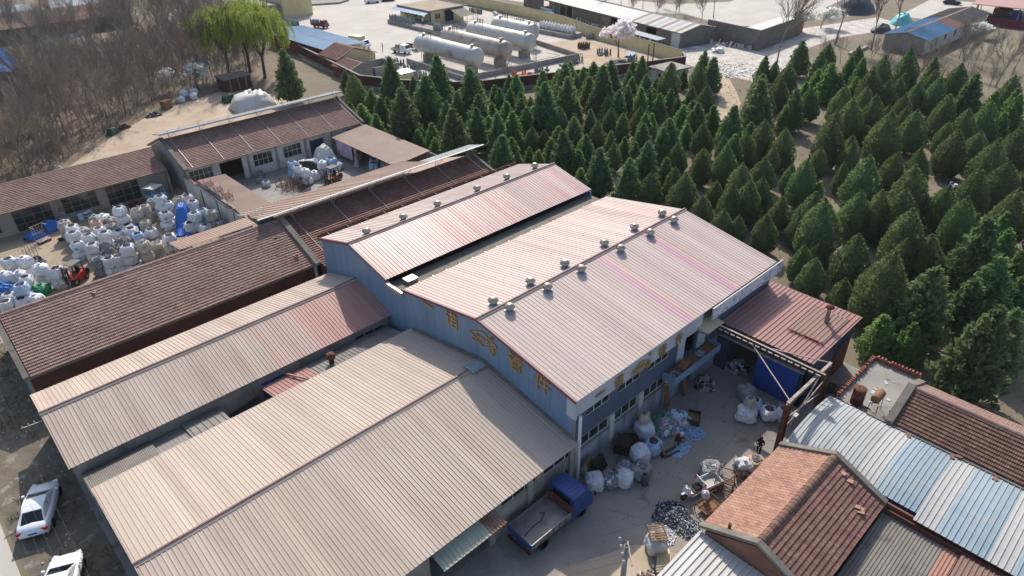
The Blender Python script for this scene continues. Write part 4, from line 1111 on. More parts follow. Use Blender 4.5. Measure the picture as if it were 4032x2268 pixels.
# ------------------------------------------------------------------ utility pole and lines
pl = thing('utility_pole', (18.9, 11.5, 0), 'concrete utility pole with two cross arms rising at the bottom of the picture', 'pole', worldparts=True)
mb = MB(); mb.lathe([(.19, 0), (.12, 7.5), (.08, 7.5), (.08, 7.3), (0, 7.3)], 14, (18.05, 11.75, 0)); mb.build('shaft', 'concrete_grey', pl, smooth=True)
ins = []
for k, (sx, sy) in enumerate(((-.14, .14), (.14, -.14))):
    c = V((18.05 + sx, 11.75 + sy, 7.05 - .1 * k)); d = V((.68, .73, 0)) * .68
    o = MB(); o.beam(c - d, c + d, .07, .07); o.build('cross_arm', 'steel_worn', pl)
    if k == 0:
        for i in range(4):
            p = c + d * (.95 - i * .63) + V((0, 0, .04)); ins.append(tuple(p))
            o = MB(); o.lathe([(.05, 0), (.07, .05), (.05, .1), (.06, .16), (.02, .2)], 8, p); o.build('insulator', 'frame_white', pl)
o = MB(); o.obox((17.8, 11.45, 4.6), (.35, .25, .5)); o.build('meter_box', 'clad_white', pl)
mat('wire', rgb(92, 90, 88), rough=.6)
def wire(a, b, sag, r=.012, n=10):
    mb = MB(); pts = []
    for i in range(n + 1):
        t = i / n; p = V(a).lerp(V(b), t); p.z -= sag * 4 * t * (1 - t); pts.append(p)
    mb.path(pts, r, 4); return mb
for i, p in enumerate(ins):
    wo = wire((p[0], p[1], 7.2), (p[0] - 24, p[1] + 14.7, 7.4), .7, .008).build('power_line', 'wire')
    tag(wo, 'thin overhead wire from the utility pole to the lower left, %s of four' % ('uppermost in view', 'second', 'third', 'lowest in view')[i], 'wire', 'power lines')
for i in range(5):
    x = -2.6 + i * .45
    wo = wire((x, 8, 8.4), (x - .3 * 1, 75, 8.4), 1.2, .004, 14).build('power_line', 'wire')
    tag(wo, 'thin overhead wire along the left street, %s counted from the street' % ('first', 'second', 'third', 'fourth', 'fifth')[i], 'wire', 'street power lines')
bk = thing('wall_bracket', (.3, 46.0, 4.2), 'small white insulator bracket on the gable of the long shed', 'bracket')
mb = MB(); mb.beam((0, 0, 0), (-1.2, 0, .1), .05, .05); mb.build('arm', 'steel_pale', bk)
for i in range(3):
    o = MB(); o.lathe([(.04, 0), (.06, .06), (.02, .15)], 7, (-.4 - i * .35, 0, .12)); o.build('insulator', 'frame_white', bk)

# ------------------------------------------------------------------ gas depot
mat('tank_paint', rgb(206, 206, 200), rgb(186, 184, 176), .7, .3, .7, .42, col3=rgb(160, 146, 130), scale3=.5, lo3=.56, hi3=.72, stretch3=(1, .4, 1), metal=.15)
mat('tank_rusty', rgb(186, 180, 172), rgb(168, 154, 142), .6, .3, .7, .5, col3=rgb(146, 112, 88), scale3=.5, lo3=.52, hi3=.68, metal=.1)
def tank(x, y0, y1, m, label, logo=False):
    t = thing('gas_tank', (x, (y0 + y1) / 2, 0), label, 'tank', 'big gas tanks', worldparts=True)
    r, zc = 1.72, 3.4; h = .85
    prof = [(0, y0)]
    for i in range(1, 7):
        a = pi / 2 * i / 6; prof.append((r * sin(a), y0 + h * (1 - cos(a))))
    prof += [(r, y0 + (y1 - y0) * k / 6) for k in (1, 2, 3, 4, 5)]
    for i in range(5, -1, -1):
        a = pi / 2 * i / 6 if i else 0
        a = pi / 2 * (i + 1) / 6 if i else 0.0
        prof.append((r * sin(a), y1 - h * (1 - cos(a))))
    mb = MB(); mb.lathe(prof, 28, (x, 0, zc), axis='y'); mb.build('shell', m, t, smooth=True)
    for y in (y0 + 2.6, y1 - 3.4):
        o = MB(); o.box(x - 1.25, x + 1.25, y - .5, y + .5, .01, 1.55); o.build('concrete_pier', 'concrete_grey', t)
        o = MB(); o.hexa([(x - 1.2, y - .25, 1.55), (x + 1.2, y - .25, 1.55), (x + 1.2, y + .25, 1.55), (x - 1.2, y + .25, 1.55), (x - 1.35, y - .25, 2.4), (x + 1.35, y - .25, 2.4), (x + 1.35, y + .25, 2.4), (x - 1.35, y + .25, 2.4)]); o.build('saddle', m, t)
    for y in (y0 + 2.2, y1 - 2.0):
        o = MB(); o.lathe([(.32, 0), (.32, .35), (.42, .36), (.42, .46), (0, .5)], 12, (x, y, zc + r - .06)); o.build('manhole', m, t)
    o = MB(); zt = zc + r + .05
    for s in (-.75, .75):
        o.tube((x + s, y0 + 1.2, zt + .55), (x + s, y1 - 1.2, zt + .55), .03, .03, 5)
        n = 6
        for i in range(n + 1):
            y = y0 + 1.2 + (y1 - y0 - 2.4) * i / n; o.tube((x + s, y, zt - .3), (x + s, y, zt + .55), .03, .03, 5)
    for y in (y0 + 1.2, y1 - 1.2): o.tube((x - .75, y, zt + .55), (x + .75, y, zt + .55), .03, .03, 5)
    o.build('handrail', 'steel_worn', t)
    for k, y in enumerate((y1 - 4.4, y1 - 3.6, y1 - 2.9)):
        o = MB(); o.tube((x, y, zc + r - .1), (x, y, zc + r + 1.0), .09, .09, 7); o.tube((x, y, zc + r + .5), (x + .3, y, zc + r + .6), .06, .06, 6); o.build('valve', 'steel_rust' if k % 2 else 'steel_dark', t)
    for dx, dy in ((0, 5.2), (.2, 7)):
        o = MB(); o.tube((x + dx, y1 - dy, 0), (x + dx, y1 - dy, 1.8), .06, .06, 6); o.build('drain_pipe', 'steel_dark', t)
    if logo:
        o = MB()
        for i in range(18):
            a, b = 2 * pi * i / 18, 2 * pi * (i + 1) / 18
            o.tube((x - r - .01, y0 + 7 + .45 * cos(a), 3.1 + .45 * sin(a)), (x - r - .01, y0 + 7 + .45 * cos(b), 3.1 + .45 * sin(b)), .03, .03, 4)
        o.tube((x - r - .01, y0 + 6.7, 3.2), (x - r - .01, y0 + 7.3, 3.0), .04, .04, 4)
        o.build('emblem', 'steel_dark', t)
tank(87.6, 102.0, 121.5, 'tank_paint', 'big pale gas tank nearest the trees, with round dark emblem', True)
tank(95.2, 102.0, 122.3, 'tank_rusty', 'big rust-stained gas tank, second from the trees')
tank(103.4, 103.4, 123.5, 'tank_paint', 'big pale gas tank, third from the trees')
tank(111.0, 110.0, 123.6, 'tank_paint', 'shorter pale gas tank farthest from the trees')
bw = thing('bund_wall', (98, 110, 0), 'low grey concrete bund wall around the gas tanks', 'wall', worldparts=True)
bpts = [(83.6, 120.5), (82.6, 101.0), (110.8, 97.3), (114.4, 115), (115.2, 126)]
for a, b in zip(bpts[:-1], bpts[1:]):
    o = MB(); o.beam((a[0], a[1], .5), (b[0], b[1], .5), .28, 1.0); o.build('wall_length', 'concrete_grey', bw)
pp = thing('pipe_run', (97, 100, 0), 'thin grey pipes on stands in front of the tank piers', 'pipe', worldparts=True)
o = MB(); o.path([(84, 101.8, .6), (101, 100.6, .6), (108, 100, .6), (108, 104, .6)], .06, 6); o.build('pipe', 'steel_worn', pp)
for x in (86, 90, 94, 98, 102, 106):
    o = MB(); o.tube((x, 101.7 - (x - 84) * .07, 0), (x, 101.7 - (x - 84) * .07, .58), .05, .05, 6); o.build('stand', 'steel_worn', pp)
vp = thing('vent_pipes', (90, 124.5, 0), 'group of tall grey vent pipes standing between the tanks and the office', 'pipe', worldparts=True)
for x, y in ((90, 124), (91, 124.5), (99, 125), (100, 125), (101, 125.2), (107, 126), (108, 126), (109, 126.2)):
    o = MB(); o.tube((x, y, 0), (x, y, 4.6 if x > 95 else 5), .07, .07, 6); o.build('pipe', 'steel_worn', vp)
def lattice(loc, h, label):
    t = thing('lattice_mast', loc, label, 'mast')
    for k in range(3):
        a = 2 * pi * k / 3; o = MB(); o.tube((.3 * cos(a), .3 * sin(a), 0), (.25 * cos(a), .25 * sin(a), h), .035, .035, 5); o.build('leg', 'steel_worn', t)
    o = MB(); n = int(h / .7)
    for i in range(n):
        for k in range(3):
            a = 2 * pi * k / 3; b = 2 * pi * (k + 1) / 3
            o.tube((.29 * cos(a), .29 * sin(a), h * i / n), (.29 * cos(b), .29 * sin(b), h * (i + 1) / n), .018, .018, 4)
    o.build('lacing', 'steel_worn', t)
lattice((101.5, 100.8, 0), 9.5, 'thin lattice lightning mast in front of the third gas tank')
lattice((127.5, 149, 0), 10, 'thin lattice mast behind the yellow depot office')

# perimeter brick wall, one length per straight run
pw_ = thing('brick_wall', (85, 95, 0), 'long dark red brick boundary wall between the tree plantation and the gas depot', 'wall', worldparts=True)
wp = [(71.2, 143), (66.6, 111.5), (70.2, 103.2), (74.9, 96), (80.1, 92.2), (95.4, 85.6), (118.5, 76.4), (121.5, 79.0)]
for a, b in zip(wp[:-1], wp[1:]):
    d = (V(b) - V(a)).normalized(); e = .02
    o = MB(); o.beam((a[0], a[1], 1.45), (b[0], b[1], 1.45), .3, 1.7); o.build('wall_length', 'brick_dark', pw_)
    o = MB(); o.beam((a[0], a[1], .3), (b[0], b[1], .3), .42, .6); o.build('plinth', 'concrete_grey', pw_)
    o = MB(); o.beam((a[0], a[1], 2.36), (b[0], b[1], 2.36), .38, .11); o.build('coping', 'concrete_grey', pw_)
yw2 = thing('yellow_wall', (127, 120, 0), 'yellow rendered boundary wall of the gas depot', 'wall', worldparts=True)
yp = [(121.8, 79.3), (124.6, 91), (127.6, 108), (132.5, 122), (135, 140), (136.5, 160), (138, 185)]
for a, b in zip(yp[:-1], yp[1:]):
    o = MB(); o.beam((a[0], a[1], 1.2), (b[0], b[1], 1.2), .25, 2.4); o.build('wall_length', 'render_yellow', yw2)
    o = MB(); o.beam((a[0], a[1], 2.45), (b[0], b[1], 2.45), .36, .1); o.build('coping', 'concrete_cap', yw2)
    n = int((V(b) - V(a)).length / 4)
    for i in range(n):
        p = V(a).lerp(V(b), (i + .5) / n); o = MB(); o.obox((p.x, p.y, 1.22), (.42, .42, 2.46)); o.build('pier', 'render_yellow', yw2)
hut = thing('white_hut', (109, 73.6, 0), 'small white flat-roofed hut below the brick wall corner', 'hut', worldparts=True)
o = MB(); o.prism([(106.6, 72.3), (111.8, 71.2), (112.6, 75.6), (107.4, 76.3)], 0, 2.3); o.build('hut_body', 'render_white', hut)
o = MB(); o.prism([(106.2, 71.9), (112.2, 70.8), (113.1, 75.9), (107.1, 76.8)], 2.3, 2.5); o.build('roof_slab', 'concrete_grey', hut)
o = MB(); o.obox((106.82, 73.8, 1.4), (.12, .7, .7), .18); o.build('window', 'glass_dark', hut)
for k, (x, y) in enumerate(((107.3, 77.2), (108.6, 77.0))):
    t = thing('steel_pole', (x, y, 0), ('left' if k == 0 else 'right') + ' of two dark poles beside the white hut', 'pole')
    o = MB(); o.tube((0, 0, 0), (0, 0, 6.4), .12, .09, 8); o.build('shaft', 'steel_dark', t)
    o = MB(); o.lathe([(.1, 0), (.14, .05), (.1, .1)], 8, (0, 0, 4.6)); o.build('band', 'steel_worn', t)
# office
of = thing('depot_office', (116, 154, 0), 'yellow flat-roofed depot office with light blue awning beside the gas tanks', 'building', worldparts=True)
wall(of, 'front_wall', (111.0, 161), (111.0, 148.0), 3.2, 'render_yellow', [(2.0, 3.4, 1.2, 2.4, 'win', (2, 1)), (6, 7.4, 1.2, 2.4, 'win', (2, 1)), (9.6, 10.8, .9, 3.0, 'hole')], t=.2)
wall(of, 'side_wall', (111.0, 148.0), (122.0, 148.0), 3.2, 'render_yellow', [(1.6, 3.4, 1.2, 2.5, 'win', (2, 1))], t=.2)
o = MB(); o.box(121.8, 122, 148.2, 161, 0, 3.2); o.build('back_wall', 'render_yellow', of)
o = MB(); o.box(110.3, 122.7, 147.3, 161.4, 3.2, 3.42); o.build('roof_slab', 'concrete_warm', of)
for a in ((110.25, 110.5, 147.2, 161.5), (122.5, 122.75, 147.2, 161.5), (110.5, 122.5, 147.2, 147.45)):
    o = MB(); o.box(a[0], a[1], a[2], a[3], 3.424, 3.58); o.build('roof_kerb', 'concrete_grey', of)
corr(of, (108.2, 147.2, 2.75), (0, 14.6, 0), [(0, 0, 0), (2.6, 0, .5)], 10, 3, 'sheet_blue', .04, 'awning_sheet')
mat('cloth_navy', rgb(44, 48, 84), rough=.9)
o = MB(); o.box(115.6, 118.2, 147.5, 147.6, .3, 3.0); o.build('curtain', 'cloth_navy', of)
corr(of, (114.4, 140, 2.5), (4.6, 0, 0), [(0, 0, 0), (2.6, 7.6, .6)], 5, 5, 'sheet_asbestos', .03, 'porch_sheet')
for x, y in ((114.6, 140.2), (118.8, 140.2), (116.7, 140.2)):
    o = MB(); o.tube((x, y, 0), (x, y, 2.5), .06, .06, 6); o.build('porch_post', 'steel_worn', of)
ld = thing('loading_ledge', (107, 146, 0), 'long grey concrete loading ledge in front of the yellow office', 'platform', worldparts=True)
o = MB(); o.box(105.0, 110.9, 147.9, 158.5, 0, .95); o.box(104.6, 107.8, 133.8, 147.897, 0, .95); o.build('slab', 'concrete_grey', ld)
ld2 = thing('loading_ledge', (125, 117, 0), 'grey concrete ledge carrying white cylinders by the yellow wall', 'platform', worldparts=True)
o = MB(); o.prism([(122.6, 122.8), (122.9, 110.4), (126.6, 110.4), (128.6, 124)], 0, .95); o.build('slab', 'concrete_grey', ld2)
# gas cylinders
mat('cyl_grey', rgb(150, 160, 160), rgb(120, 128, 128), 3, .3, .7, .5, var=.2)
mat('cyl_dark', rgb(134, 142, 140), rgb(104, 108, 106), 3, .3, .7, .6, var=.25)
mat('cyl_brown', rgb(112, 84, 66), rgb(84, 70, 62), 3, .3, .7, .7, var=.25)
mat('cyl_red', rgb(206, 92, 60), rough=.6, var=.15)
def cyl_mesh(m, h=1.15, r=.19):
    mb = MB(); mb.lathe([(r * .8, 0), (r, .06), (r, h - .22), (r * .75, h - .08), (r * .3, h - .04), (r * .3, h + .02), (r * .55, h + .02), (r * .55, h + .14), (0, h + .14)], 9)
    return mb.mesh('gas_cylinder', m, True)
CY = {k: cyl_mesh(k) for k in ('cyl_grey', 'cyl_dark', 'cyl_brown', 'cyl_red')}
CY['cyl_white'] = cyl_mesh('cyl_white', 1.35, .38)
CY['cyl_short'] = cyl_mesh('cyl_dark', .62, .17)
def cyls(k, pts, label, group, z=.0, lay=0.0):
    for (x, y) in pts:
        o = put('gas_cylinder', CY[k], None, (x, y, z), rnd.uniform(0, 6))
        if lay and rnd.random() < lay:
            o.rotation_euler = (pi / 2, 0, rnd.uniform(0, 6)); o.location.z = z + .2
        tag(o, label, 'gas cylinder', group)
def grid(x, y, nx, ny, dx, dy, j=.08): return [(x + i * dx + rnd.uniform(-j, j), y + k * dy + rnd.uniform(-j, j)) for i in range(nx) for k in range(ny)]
cyls('cyl_grey', grid(105.5, 148.6, 2, 16, 1.0, .62), 'grey-blue gas cylinder in the rows on the ledge under the blue awning', 'cylinders under the awning', .95)
cyls('cyl_grey', grid(105.2, 137.2, 3, 5, .5, .5), 'pale gas cylinder on the low end of the office ledge', 'cylinders at ledge end', .95)
cyls('cyl_grey', grid(108.4, 144.4, 3, 4, .65, .65), 'gas cylinder crowded at the foot of the yellow office side', 'cylinders by the office side')
cyls('cyl_white', grid(124.3, 111.6, 2, 11, .9, 1.0, .05), 'tall white gas cylinder on the ledge by the yellow wall', 'white cylinders on ledge', .95)
cyls('cyl_grey', grid(125.9, 107.2, 3, 3, .5, .5), 'silver gas cylinder at the end of the white cylinder ledge', 'cylinders at ledge foot')
cyls('cyl_dark', grid(80.4, 119.6, 4, 4, .55, .7, .15), 'scuffed grey gas cylinder in the heap by the bund corner and parked trucks', 'cylinders by the bund corner', 0, .25)
cyls('cyl_dark', grid(79.4, 114.2, 5, 4, .6, .6, .18), 'scuffed grey gas cylinder in the middle heap along the bund', 'cylinders along the bund', 0, .35)
cyls('cyl_grey', grid(77.4, 108.2, 4, 4, .6, .75, .12), 'blue-grey gas cylinder in the heap behind the brick wall, nearest the pines', 'cylinders behind the brick wall', 0, .1)
cyls('cyl_dark', grid(95.2, 94.6, 7, 2, .65, .7, .12), 'dark gas cylinder packed between the bund and the brick wall', 'cylinders below the bund', 0, .2)
cyls('cyl_red', grid(90.8, 95.2, 6, 3, .7, .6, .25), 'orange gas cylinder thrown down between bund and brick wall', 'orange cylinders', 0, .6)
cyls('cyl_dark', grid(103.6, 94.4, 8, 2, .7, .7, .15), 'dark gas cylinder by the bund corner and wooden rack', 'cylinders at the bund corner', 0, .2)
cyls('cyl_brown', grid(117.4, 101.6, 4, 4, .6, .6, .12), 'brown old gas cylinder standing left of the blossom tree', 'brown cylinders')
cyls('cyl_dark', grid(116.0, 94.4, 3, 4, .75, .75, .15), 'dark gas cylinder in front of the blossom tree', 'cylinders by the blossom tree', 0, .3)
cyls('cyl_dark', grid(114.6, 86.8, 4, 3, .7, .7, .2), 'dark gas cylinder near the brick wall right of the blossom tree', 'cylinders by the wall', 0, .4)
cyls('cyl_dark', grid(129.6, 150, 2, 7, .6, .7, .15), 'dark gas cylinder along the yellow wall behind the office', 'cylinders behind office')
cyls('cyl_dark', grid(126.8, 130.6, 2, 5, .7, .7, .15), 'dark gas cylinder along the yellow wall behind the shorter tank', 'cylinders behind the shorter tank')
def sheet_stack(loc, rz, n, sx, sy, m, label, cat='sheet pile', tilt=0.0):
    t = thing('sheet_pile', loc, label, cat, None, rz)
    for i in range(n):
        o = MB(); M = Matrix.Rotation(rnd.uniform(-.15, .15), 3, 'Z') @ Matrix.Rotation(tilt + rnd.uniform(-.06, .06), 3, 'X')
        o.obox((rnd.uniform(-.2, .2), rnd.uniform(-.2, .2), .06 + i * .07 + abs(sin(tilt)) * sy / 2), (sx * rnd.uniform(.8, 1), sy * rnd.uniform(.8, 1), .04), M=M); o.build('sheet', m, t)
    return t
sheet_stack((119.5, 90.5, 0), .3, 6, 3.6, 1.4, 'sheet_blue', 'pile of blue metal sheets under the blossom tree')
sheet_stack((131.5, 146, 0), .3, 5, 1.8, 1.2, 'clad_white', 'white scrap panels leaning by the yellow wall behind the tanks', tilt=.5)
t = thing('slat_rack', (108.5, 96.2, 0), 'wooden slatted rack leaning on the inner corner of the bund wall', 'rack', rz=-.12)
for i in range(12):
    o = MB(); o.beam((-2.4 + i * .42, 0, .1), (-2.4 + i * .42, .5, 1.2), .1, .04); o.build('slat', 'timber', t)
o = MB(); o.beam((-2.6, .45, 1.1), (2.4, .45, 1.1), .08, .06); o.build('rail', 'timber', t)

# blue-roofed depot building and tile annexes
db = thing('depot_house', (75.5, 143, 0), 'long depot house with bright blue sheet roof and red brick side', 'building', worldparts=True)
corr(db, (71.0, 130.2, 3.0), (0, 27, 0), [(0, 0, 0), (3.6, 0, .5)], 18, 4, 'sheet_blue', .04)
corr(db, (80.6, 130.2, 3.1), (0, 27, 0), [(0, 0, 0), (-6, 0, .4)], 18, 4, 'sheet_blue', .04)
o = MB(); o.box(71.5, 71.75, 130.8, 156.8, 0, 3.05); o.build('brick_side', 'brick_red', db)
o = MB(); o.prism_y([(71.76, 0), (79.6, 0), (79.6, 3.0), (74.6, 3.4), (71.76, 3.05)], 130.8, 131.0); o.build('end_wall', 'render_yellow', db)
o = MB(); o.box(79.4, 79.6, 131.0, 156.8, 0, 2.9); o.build('yard_side', 'render_yellow', db)
o = MB(); o.box(71.76, 79.4, 156.6, 156.8, 0, 2.95); o.build('far_wall', 'render_yellow', db)
def annex(name, x0, xr, x1, y0, y1, z0, zr, label, wm):
    t = thing(name, ((x0 + x1) / 2, (y0 + y1) / 2, 0), label, 'building', worldparts=True)
    tiles(t, (x0, y1, z0), (0, y0 - y1, 0), (xr - x0, 0, zr - z0), int((y1 - y0) * 4), int(sqrt((xr - x0) ** 2 + (zr - z0) ** 2) * 3), 'tile_red', 0)
    tiles(t, (x1, y0, z0), (0, y1 - y0, 0), (xr - x1, 0, zr - z0), int((y1 - y0) * 4), int(sqrt((xr - x1) ** 2 + (zr - z0) ** 2) * 3), 'tile_red', 0)
    o = MB(); o.prism_y([(x0 + .3, 0), (x1 - .3, 0), (x1 - .3, z0), (xr, zr - .1), (x0 + .3, z0)], y0 + .1, y0 + .35); o.build('gable_wall', wm, t)
    for a, b in (((x0 - .1, z0 + .12), (xr, zr + .14)), ((xr, zr + .14), (x1 + .1, z0 + .12))):
        o = MB(); o.hexa([(a[0], y0 - .1, a[1] - .15), (b[0], y0 - .1, b[1] - .15), (b[0], y0 + .3, b[1] - .15), (a[0], y0 + .3, a[1] - .15), (a[0], y0 - .1, a[1]), (b[0], y0 - .1, b[1]), (b[0], y0 + .3, b[1]), (a[0], y0 + .3, a[1])]); o.build('verge', 'concrete_cap', t)
    for xa in (x0 + .3, x1 - .5):
        o = MB(); o.box(xa, xa + .2, y0 + .35, y1, 0, z0); o.build('side_wall', 'brick_red', t)
annex('tile_annex', 69.0, 73.2, 78.2, 123.2, 130.6, 2.6, 4.3, 'yellow-gabled depot building with red tiled roof, next to the blue roof', 'render_yellow')
annex('tile_annex', 67.4, 70.6, 73.0, 116.4, 123.0, 2.0, 3.0, 'small lower red-tiled depot annex with grey gable, nearest the brick wall', 'concrete_grey')
t = thing('open_pit_wall', (75.5, 119, 0), 'roofless grey concrete enclosure beside the small tiled annex', 'enclosure', worldparts=True)
for a in ((73.2, 78.4, 116.2, 116.45), (73.2, 78.4, 121.6, 121.85), (78.4, 78.65, 116.2, 121.85), (73.0, 73.2, 116.2, 121.85)):
    o = MB(); o.box(a[0], a[1], a[2], a[3], 0, 1.7); o.build('wall_length', 'concrete_grey', t)
t = thing('small_kiosk', (74.5, 108.8, 0), 'tiny yellow kiosk with light blue roof behind the brick wall', 'kiosk', worldparts=True)
o = MB(); o.box(73.3, 76.0, 107.8, 109.8, 0, 1.9); o.build('kiosk_body', 'render_yellow', t)
o = MB(); o.hexa([(73.0, 107.5, 1.9), (76.3, 107.5, 1.9), (76.3, 110.1, 2.1), (73.0, 110.1, 2.1), (73.0, 107.5, 1.98), (76.3, 107.5, 1.98), (76.3, 110.1, 2.18), (73.0, 110.1, 2.18)]); o.build('roof', 'sheet_blue', t)
# far yellow house and a low wall beyond it
t = thing('yellow_house', (95, 190, 0), 'plain yellow house end behind the willow', 'house', worldparts=True)
o = MB(); o.box(89.5, 98.2, 184.6, 197, 0, 5.2); o.build('house_body', 'render_yellow', t)
o = MB(); o.prism_y([(89.2, 5.2), (98.5, 5.2), (93.8, 7.4)], 184.2, 197.4); o.build('roof', 'tile_red', t)
o = MB(); o.box(82, 89.45, 186, 200, 0, 3.6); o.build('grey_wing', 'concrete_grey', t)
t = thing('planter_kerb', (112, 197, 0), 'dark raised planter at the top of the depot yard', 'planter', worldparts=True)
o = MB(); o.prism([(103, 198), (112, 193.5), (117, 196), (112, 206), (104, 208)], 0, .5); o.build('kerb', 'concrete_grey', t)
t = thing('far_office_block', (112, 232, 0), 'grey office block whose shadow falls across the depot yard top', 'building', worldparts=True)
o = MB(); o.box(98, 136, 214, 226, 0, 9); o.build('wall', 'render_grey', t)
o = MB(); o.box(97.6, 136.4, 213.6, 226.4, 9, 9.4); o.build('roof_slab', 'concrete_grey', t)
for i in range(9):
    for k in range(2):
        o = MB(); o.box(100 + i * 4, 102 + i * 4, 213.9, 213.98, 1.5 + k * 3.6, 3.2 + k * 3.6); o.build('window', 'glass_dark', t)

# ------------------------------------------------------------------ stone yard, grey workshop
ang = atan2(50.2, 11.2)
gw = thing('stone_workshop', (131.8, 86.8, 0), 'long grey stone-yard workshop with white and rust-striped roof', 'workshop', rz=ang - pi / 2)
# local: +y along the building, +x away from the camera
corr(gw, (0, 0, 3.25), (0, 17, 0), [(0, 0, 0), (5.6, 0, 1.15)], 14, 3, ['sheet_white', 'sheet_dull', 'sheet_white', 'sheet_translucent'], .05)
corr(gw, (0, 17, 3.25), (0, 48, 0), [(0, 0, 0), (5.6, 0, 1.15)], 30, 3, 'sheet_white', .05)
corr(gw, (10.6, 0, 3.4), (0, 65, 0), [(0, 0, 0), (-5, 0, 1.0)], 20, 3, 'sheet_white', .05)
wall(gw, 'front_wall', (.4, 65), (.4, .3), 3.25, 'block_grey', [(10.2, 13.2, 0, 2.8, 'hole'), (18, 24, 0, 3.0, 'hole'), (40.2, 43.4, 0, 2.8, 'hole'), (53.2, 56.8, 0, 2.8, 'hole'), (61.6, 64.4, 0, 2.9, 'door', 'clad_white')])
o = MB(); o.prism_y([(.4, 0), (10.3, 0), (10.3, 3.3), (5.6, 4.3), (.4, 3.25)], .05, .3); o.build('gable_wall', 'block_grey', gw)
o = MB(); o.box(10.1, 10.3, .3, 65, 0, 3.3); o.build('back_wall', 'block_grey', gw)
for y in (40, 43, 46, 49): 
    o = MB(); o.tube((-.1, y, 0), (-.1, y, 3.2), .08, .08, 7); o.build('downpipe', 'frame_white', gw)
sw = thing('stone_yard_wall', (146, 76, 0), 'tall grey block wall around the stone yard', 'wall', worldparts=True)
for a, b in (((144.6, 88.3), (141.6, 73.6)), ((141.6, 73.6), (161, 74.6)), ((161, 74.6), (166, 76.0))):
    o = MB(); o.beam((a[0], a[1], 2.1), (b[0], b[1], 2.1), .3, 4.2); o.build('wall_length', 'block_grey' if a[0] < 160 else 'brick_orange', sw)
o = MB(); o.prism([(142.2, 74.2), (160, 74.9), (159, 78.5), (143, 78)], 3.85, 3.95); o.build('lean_to_roof', 'sheet_white', sw)
t = thing('sheet_gate', (121.5, 95, 0), 'light blue sheet roof strip along the inside of the yellow wall', 'roof', worldparts=True)
corr(t, (125.8, 88.5, 2.5), (3.2, 13, 0), [(0, 0, 0), (2.4, -.5, .1)], 7, 3, 'sheet_skyblue', .04)
for x, y in ((126.2, 89), (127.6, 95), (129, 101)):
    o = MB(); o.tube((x + 1.8, y, 0), (x + 1.8, y, 2.5), .06); o.build('post', 'steel_worn', t)
for k, (x, y) in enumerate(((139, 134), (136.4, 130))):
    o = MB(); o.obox((0, 0, 1.0), (.1, 6 - k * 2.5, 2.0)); q = o.build('blue_screen', 'sheet_blue', None, (x, y, 0), -.25); tag(q, ('large' if k == 0 else 'small') + ' bright blue sheet screen in front of the stone workshop', 'screen')
mat('stone_slab', rgb(198, 198, 196), rgb(168, 168, 166), 2, .3, .7, .7, var=.15)
def slab_row(pts, label, group):
    for i, (x, y) in enumerate(pts):
        o = MB(); w, h = rnd.uniform(.5, .9), rnd.uniform(.7, 1.5)
        M = Matrix.Rotation(rnd.uniform(0, 3), 3, 'Z') @ Matrix.Rotation(rnd.uniform(.15, .5), 3, 'X')
        o.obox((0, 0, h * .42), (w, .08, h), M=M); q = o.build('stone_slab', 'stone_slab', None, (x, y, 0)); tag(q, label, 'stone slab', group)
slab_row([(137.5 + i * .55, 87.2 + rnd.uniform(-.4, .3)) for i in range(10)], 'pale stone slab leaning at the grey workshop gable', 'slabs at the workshop gable')
slab_row([(140.9 + rnd.uniform(-.3, .2), 84.5 - i * .95) for i in range(11)], 'pale stone slab leaning on the tall grey wall', 'slabs on the grey wall')
slab_row([(132 + i * .35, 95 + i * 1.6 + rnd.uniform(-.5, .5)) for i in range(18)], 'pale stone slab in the row before the grey workshop', 'slabs before the workshop')
stm = []
for k in range(3):
    mb = MB(); mb.lathe([(.0, 0), (.42, .02), (.5, .2), (.45, .42), (.2, .5), (0, .5)], 9, wob=lambda q: q * (1 + .25 * noise.noise(q * 2.5 + V((k * 9, 0, 0))))); stm.append(mb.mesh('white_boulder', 'cyl_white'))
for i in range(22):
    a = rnd.uniform(0, 6.28); r = rnd.uniform(0, 1.9); lv = 0 if i < 14 else .42
    q = put('white_boulder', rnd.choice(stm), None, (135.2 + r * cos(a) * .7, 79.3 + r * sin(a) * (1 if lv == 0 else .5), lv), a); tag(q, 'white wrapped bundle in the pile on the stone yard', 'bundle', 'white bundles pile')
for i in range(9):
    q = put('white_boulder', rnd.choice(stm), None, (134.8 + rnd.uniform(-1.2, 1.2), 83.9 + rnd.uniform(-1.2, 1.2), 0), rnd.uniform(0, 6)); q.scale = (1.2, .8, .4); tag(q, 'flat grey stone in the heap left of the white bundles', 'stone', 'flat stones heap')
# debris of white scraps along the plantation edge: nobody could count it
mat('scrap_white', rgb(226, 226, 224), rough=.9, var=.1)
def litter_patch(name, poly_c, rx, ry, n, m, label, smin=.1, smax=.4, seed=1, flat=.6):
    r = random.Random(seed); mb = MB()
    for i in range(n):
        a = r.uniform(0, 6.28); q = sqrt(r.random())
        c = V((poly_c[0] + rx * q * cos(a), poly_c[1] + ry * q * sin(a), r.uniform(.02, .08)))
        s = r.uniform(smin, smax)
        M = Matrix.Rotation(r.uniform(0, 6.28), 3, 'Z') @ Matrix.Rotation(r.uniform(-flat, flat), 3, 'X')
        mb.obox(c, (s, s * r.uniform(.4, 1), .03), M=M)
    return tag(mb.build(name, m), label, 'litter', kind='stuff')
litter_patch('white_rubble', (124.5, 68.5), 6.5, 4.5, 420, 'scrap_white', 'white rubble and plastic strewn by the path', .1, .55, 3)
litter_patch('white_rubble', (134, 60), 9, 6, 220, 'scrap_white', 'white litter scattered under the tall bare trees', .08, .35, 4)

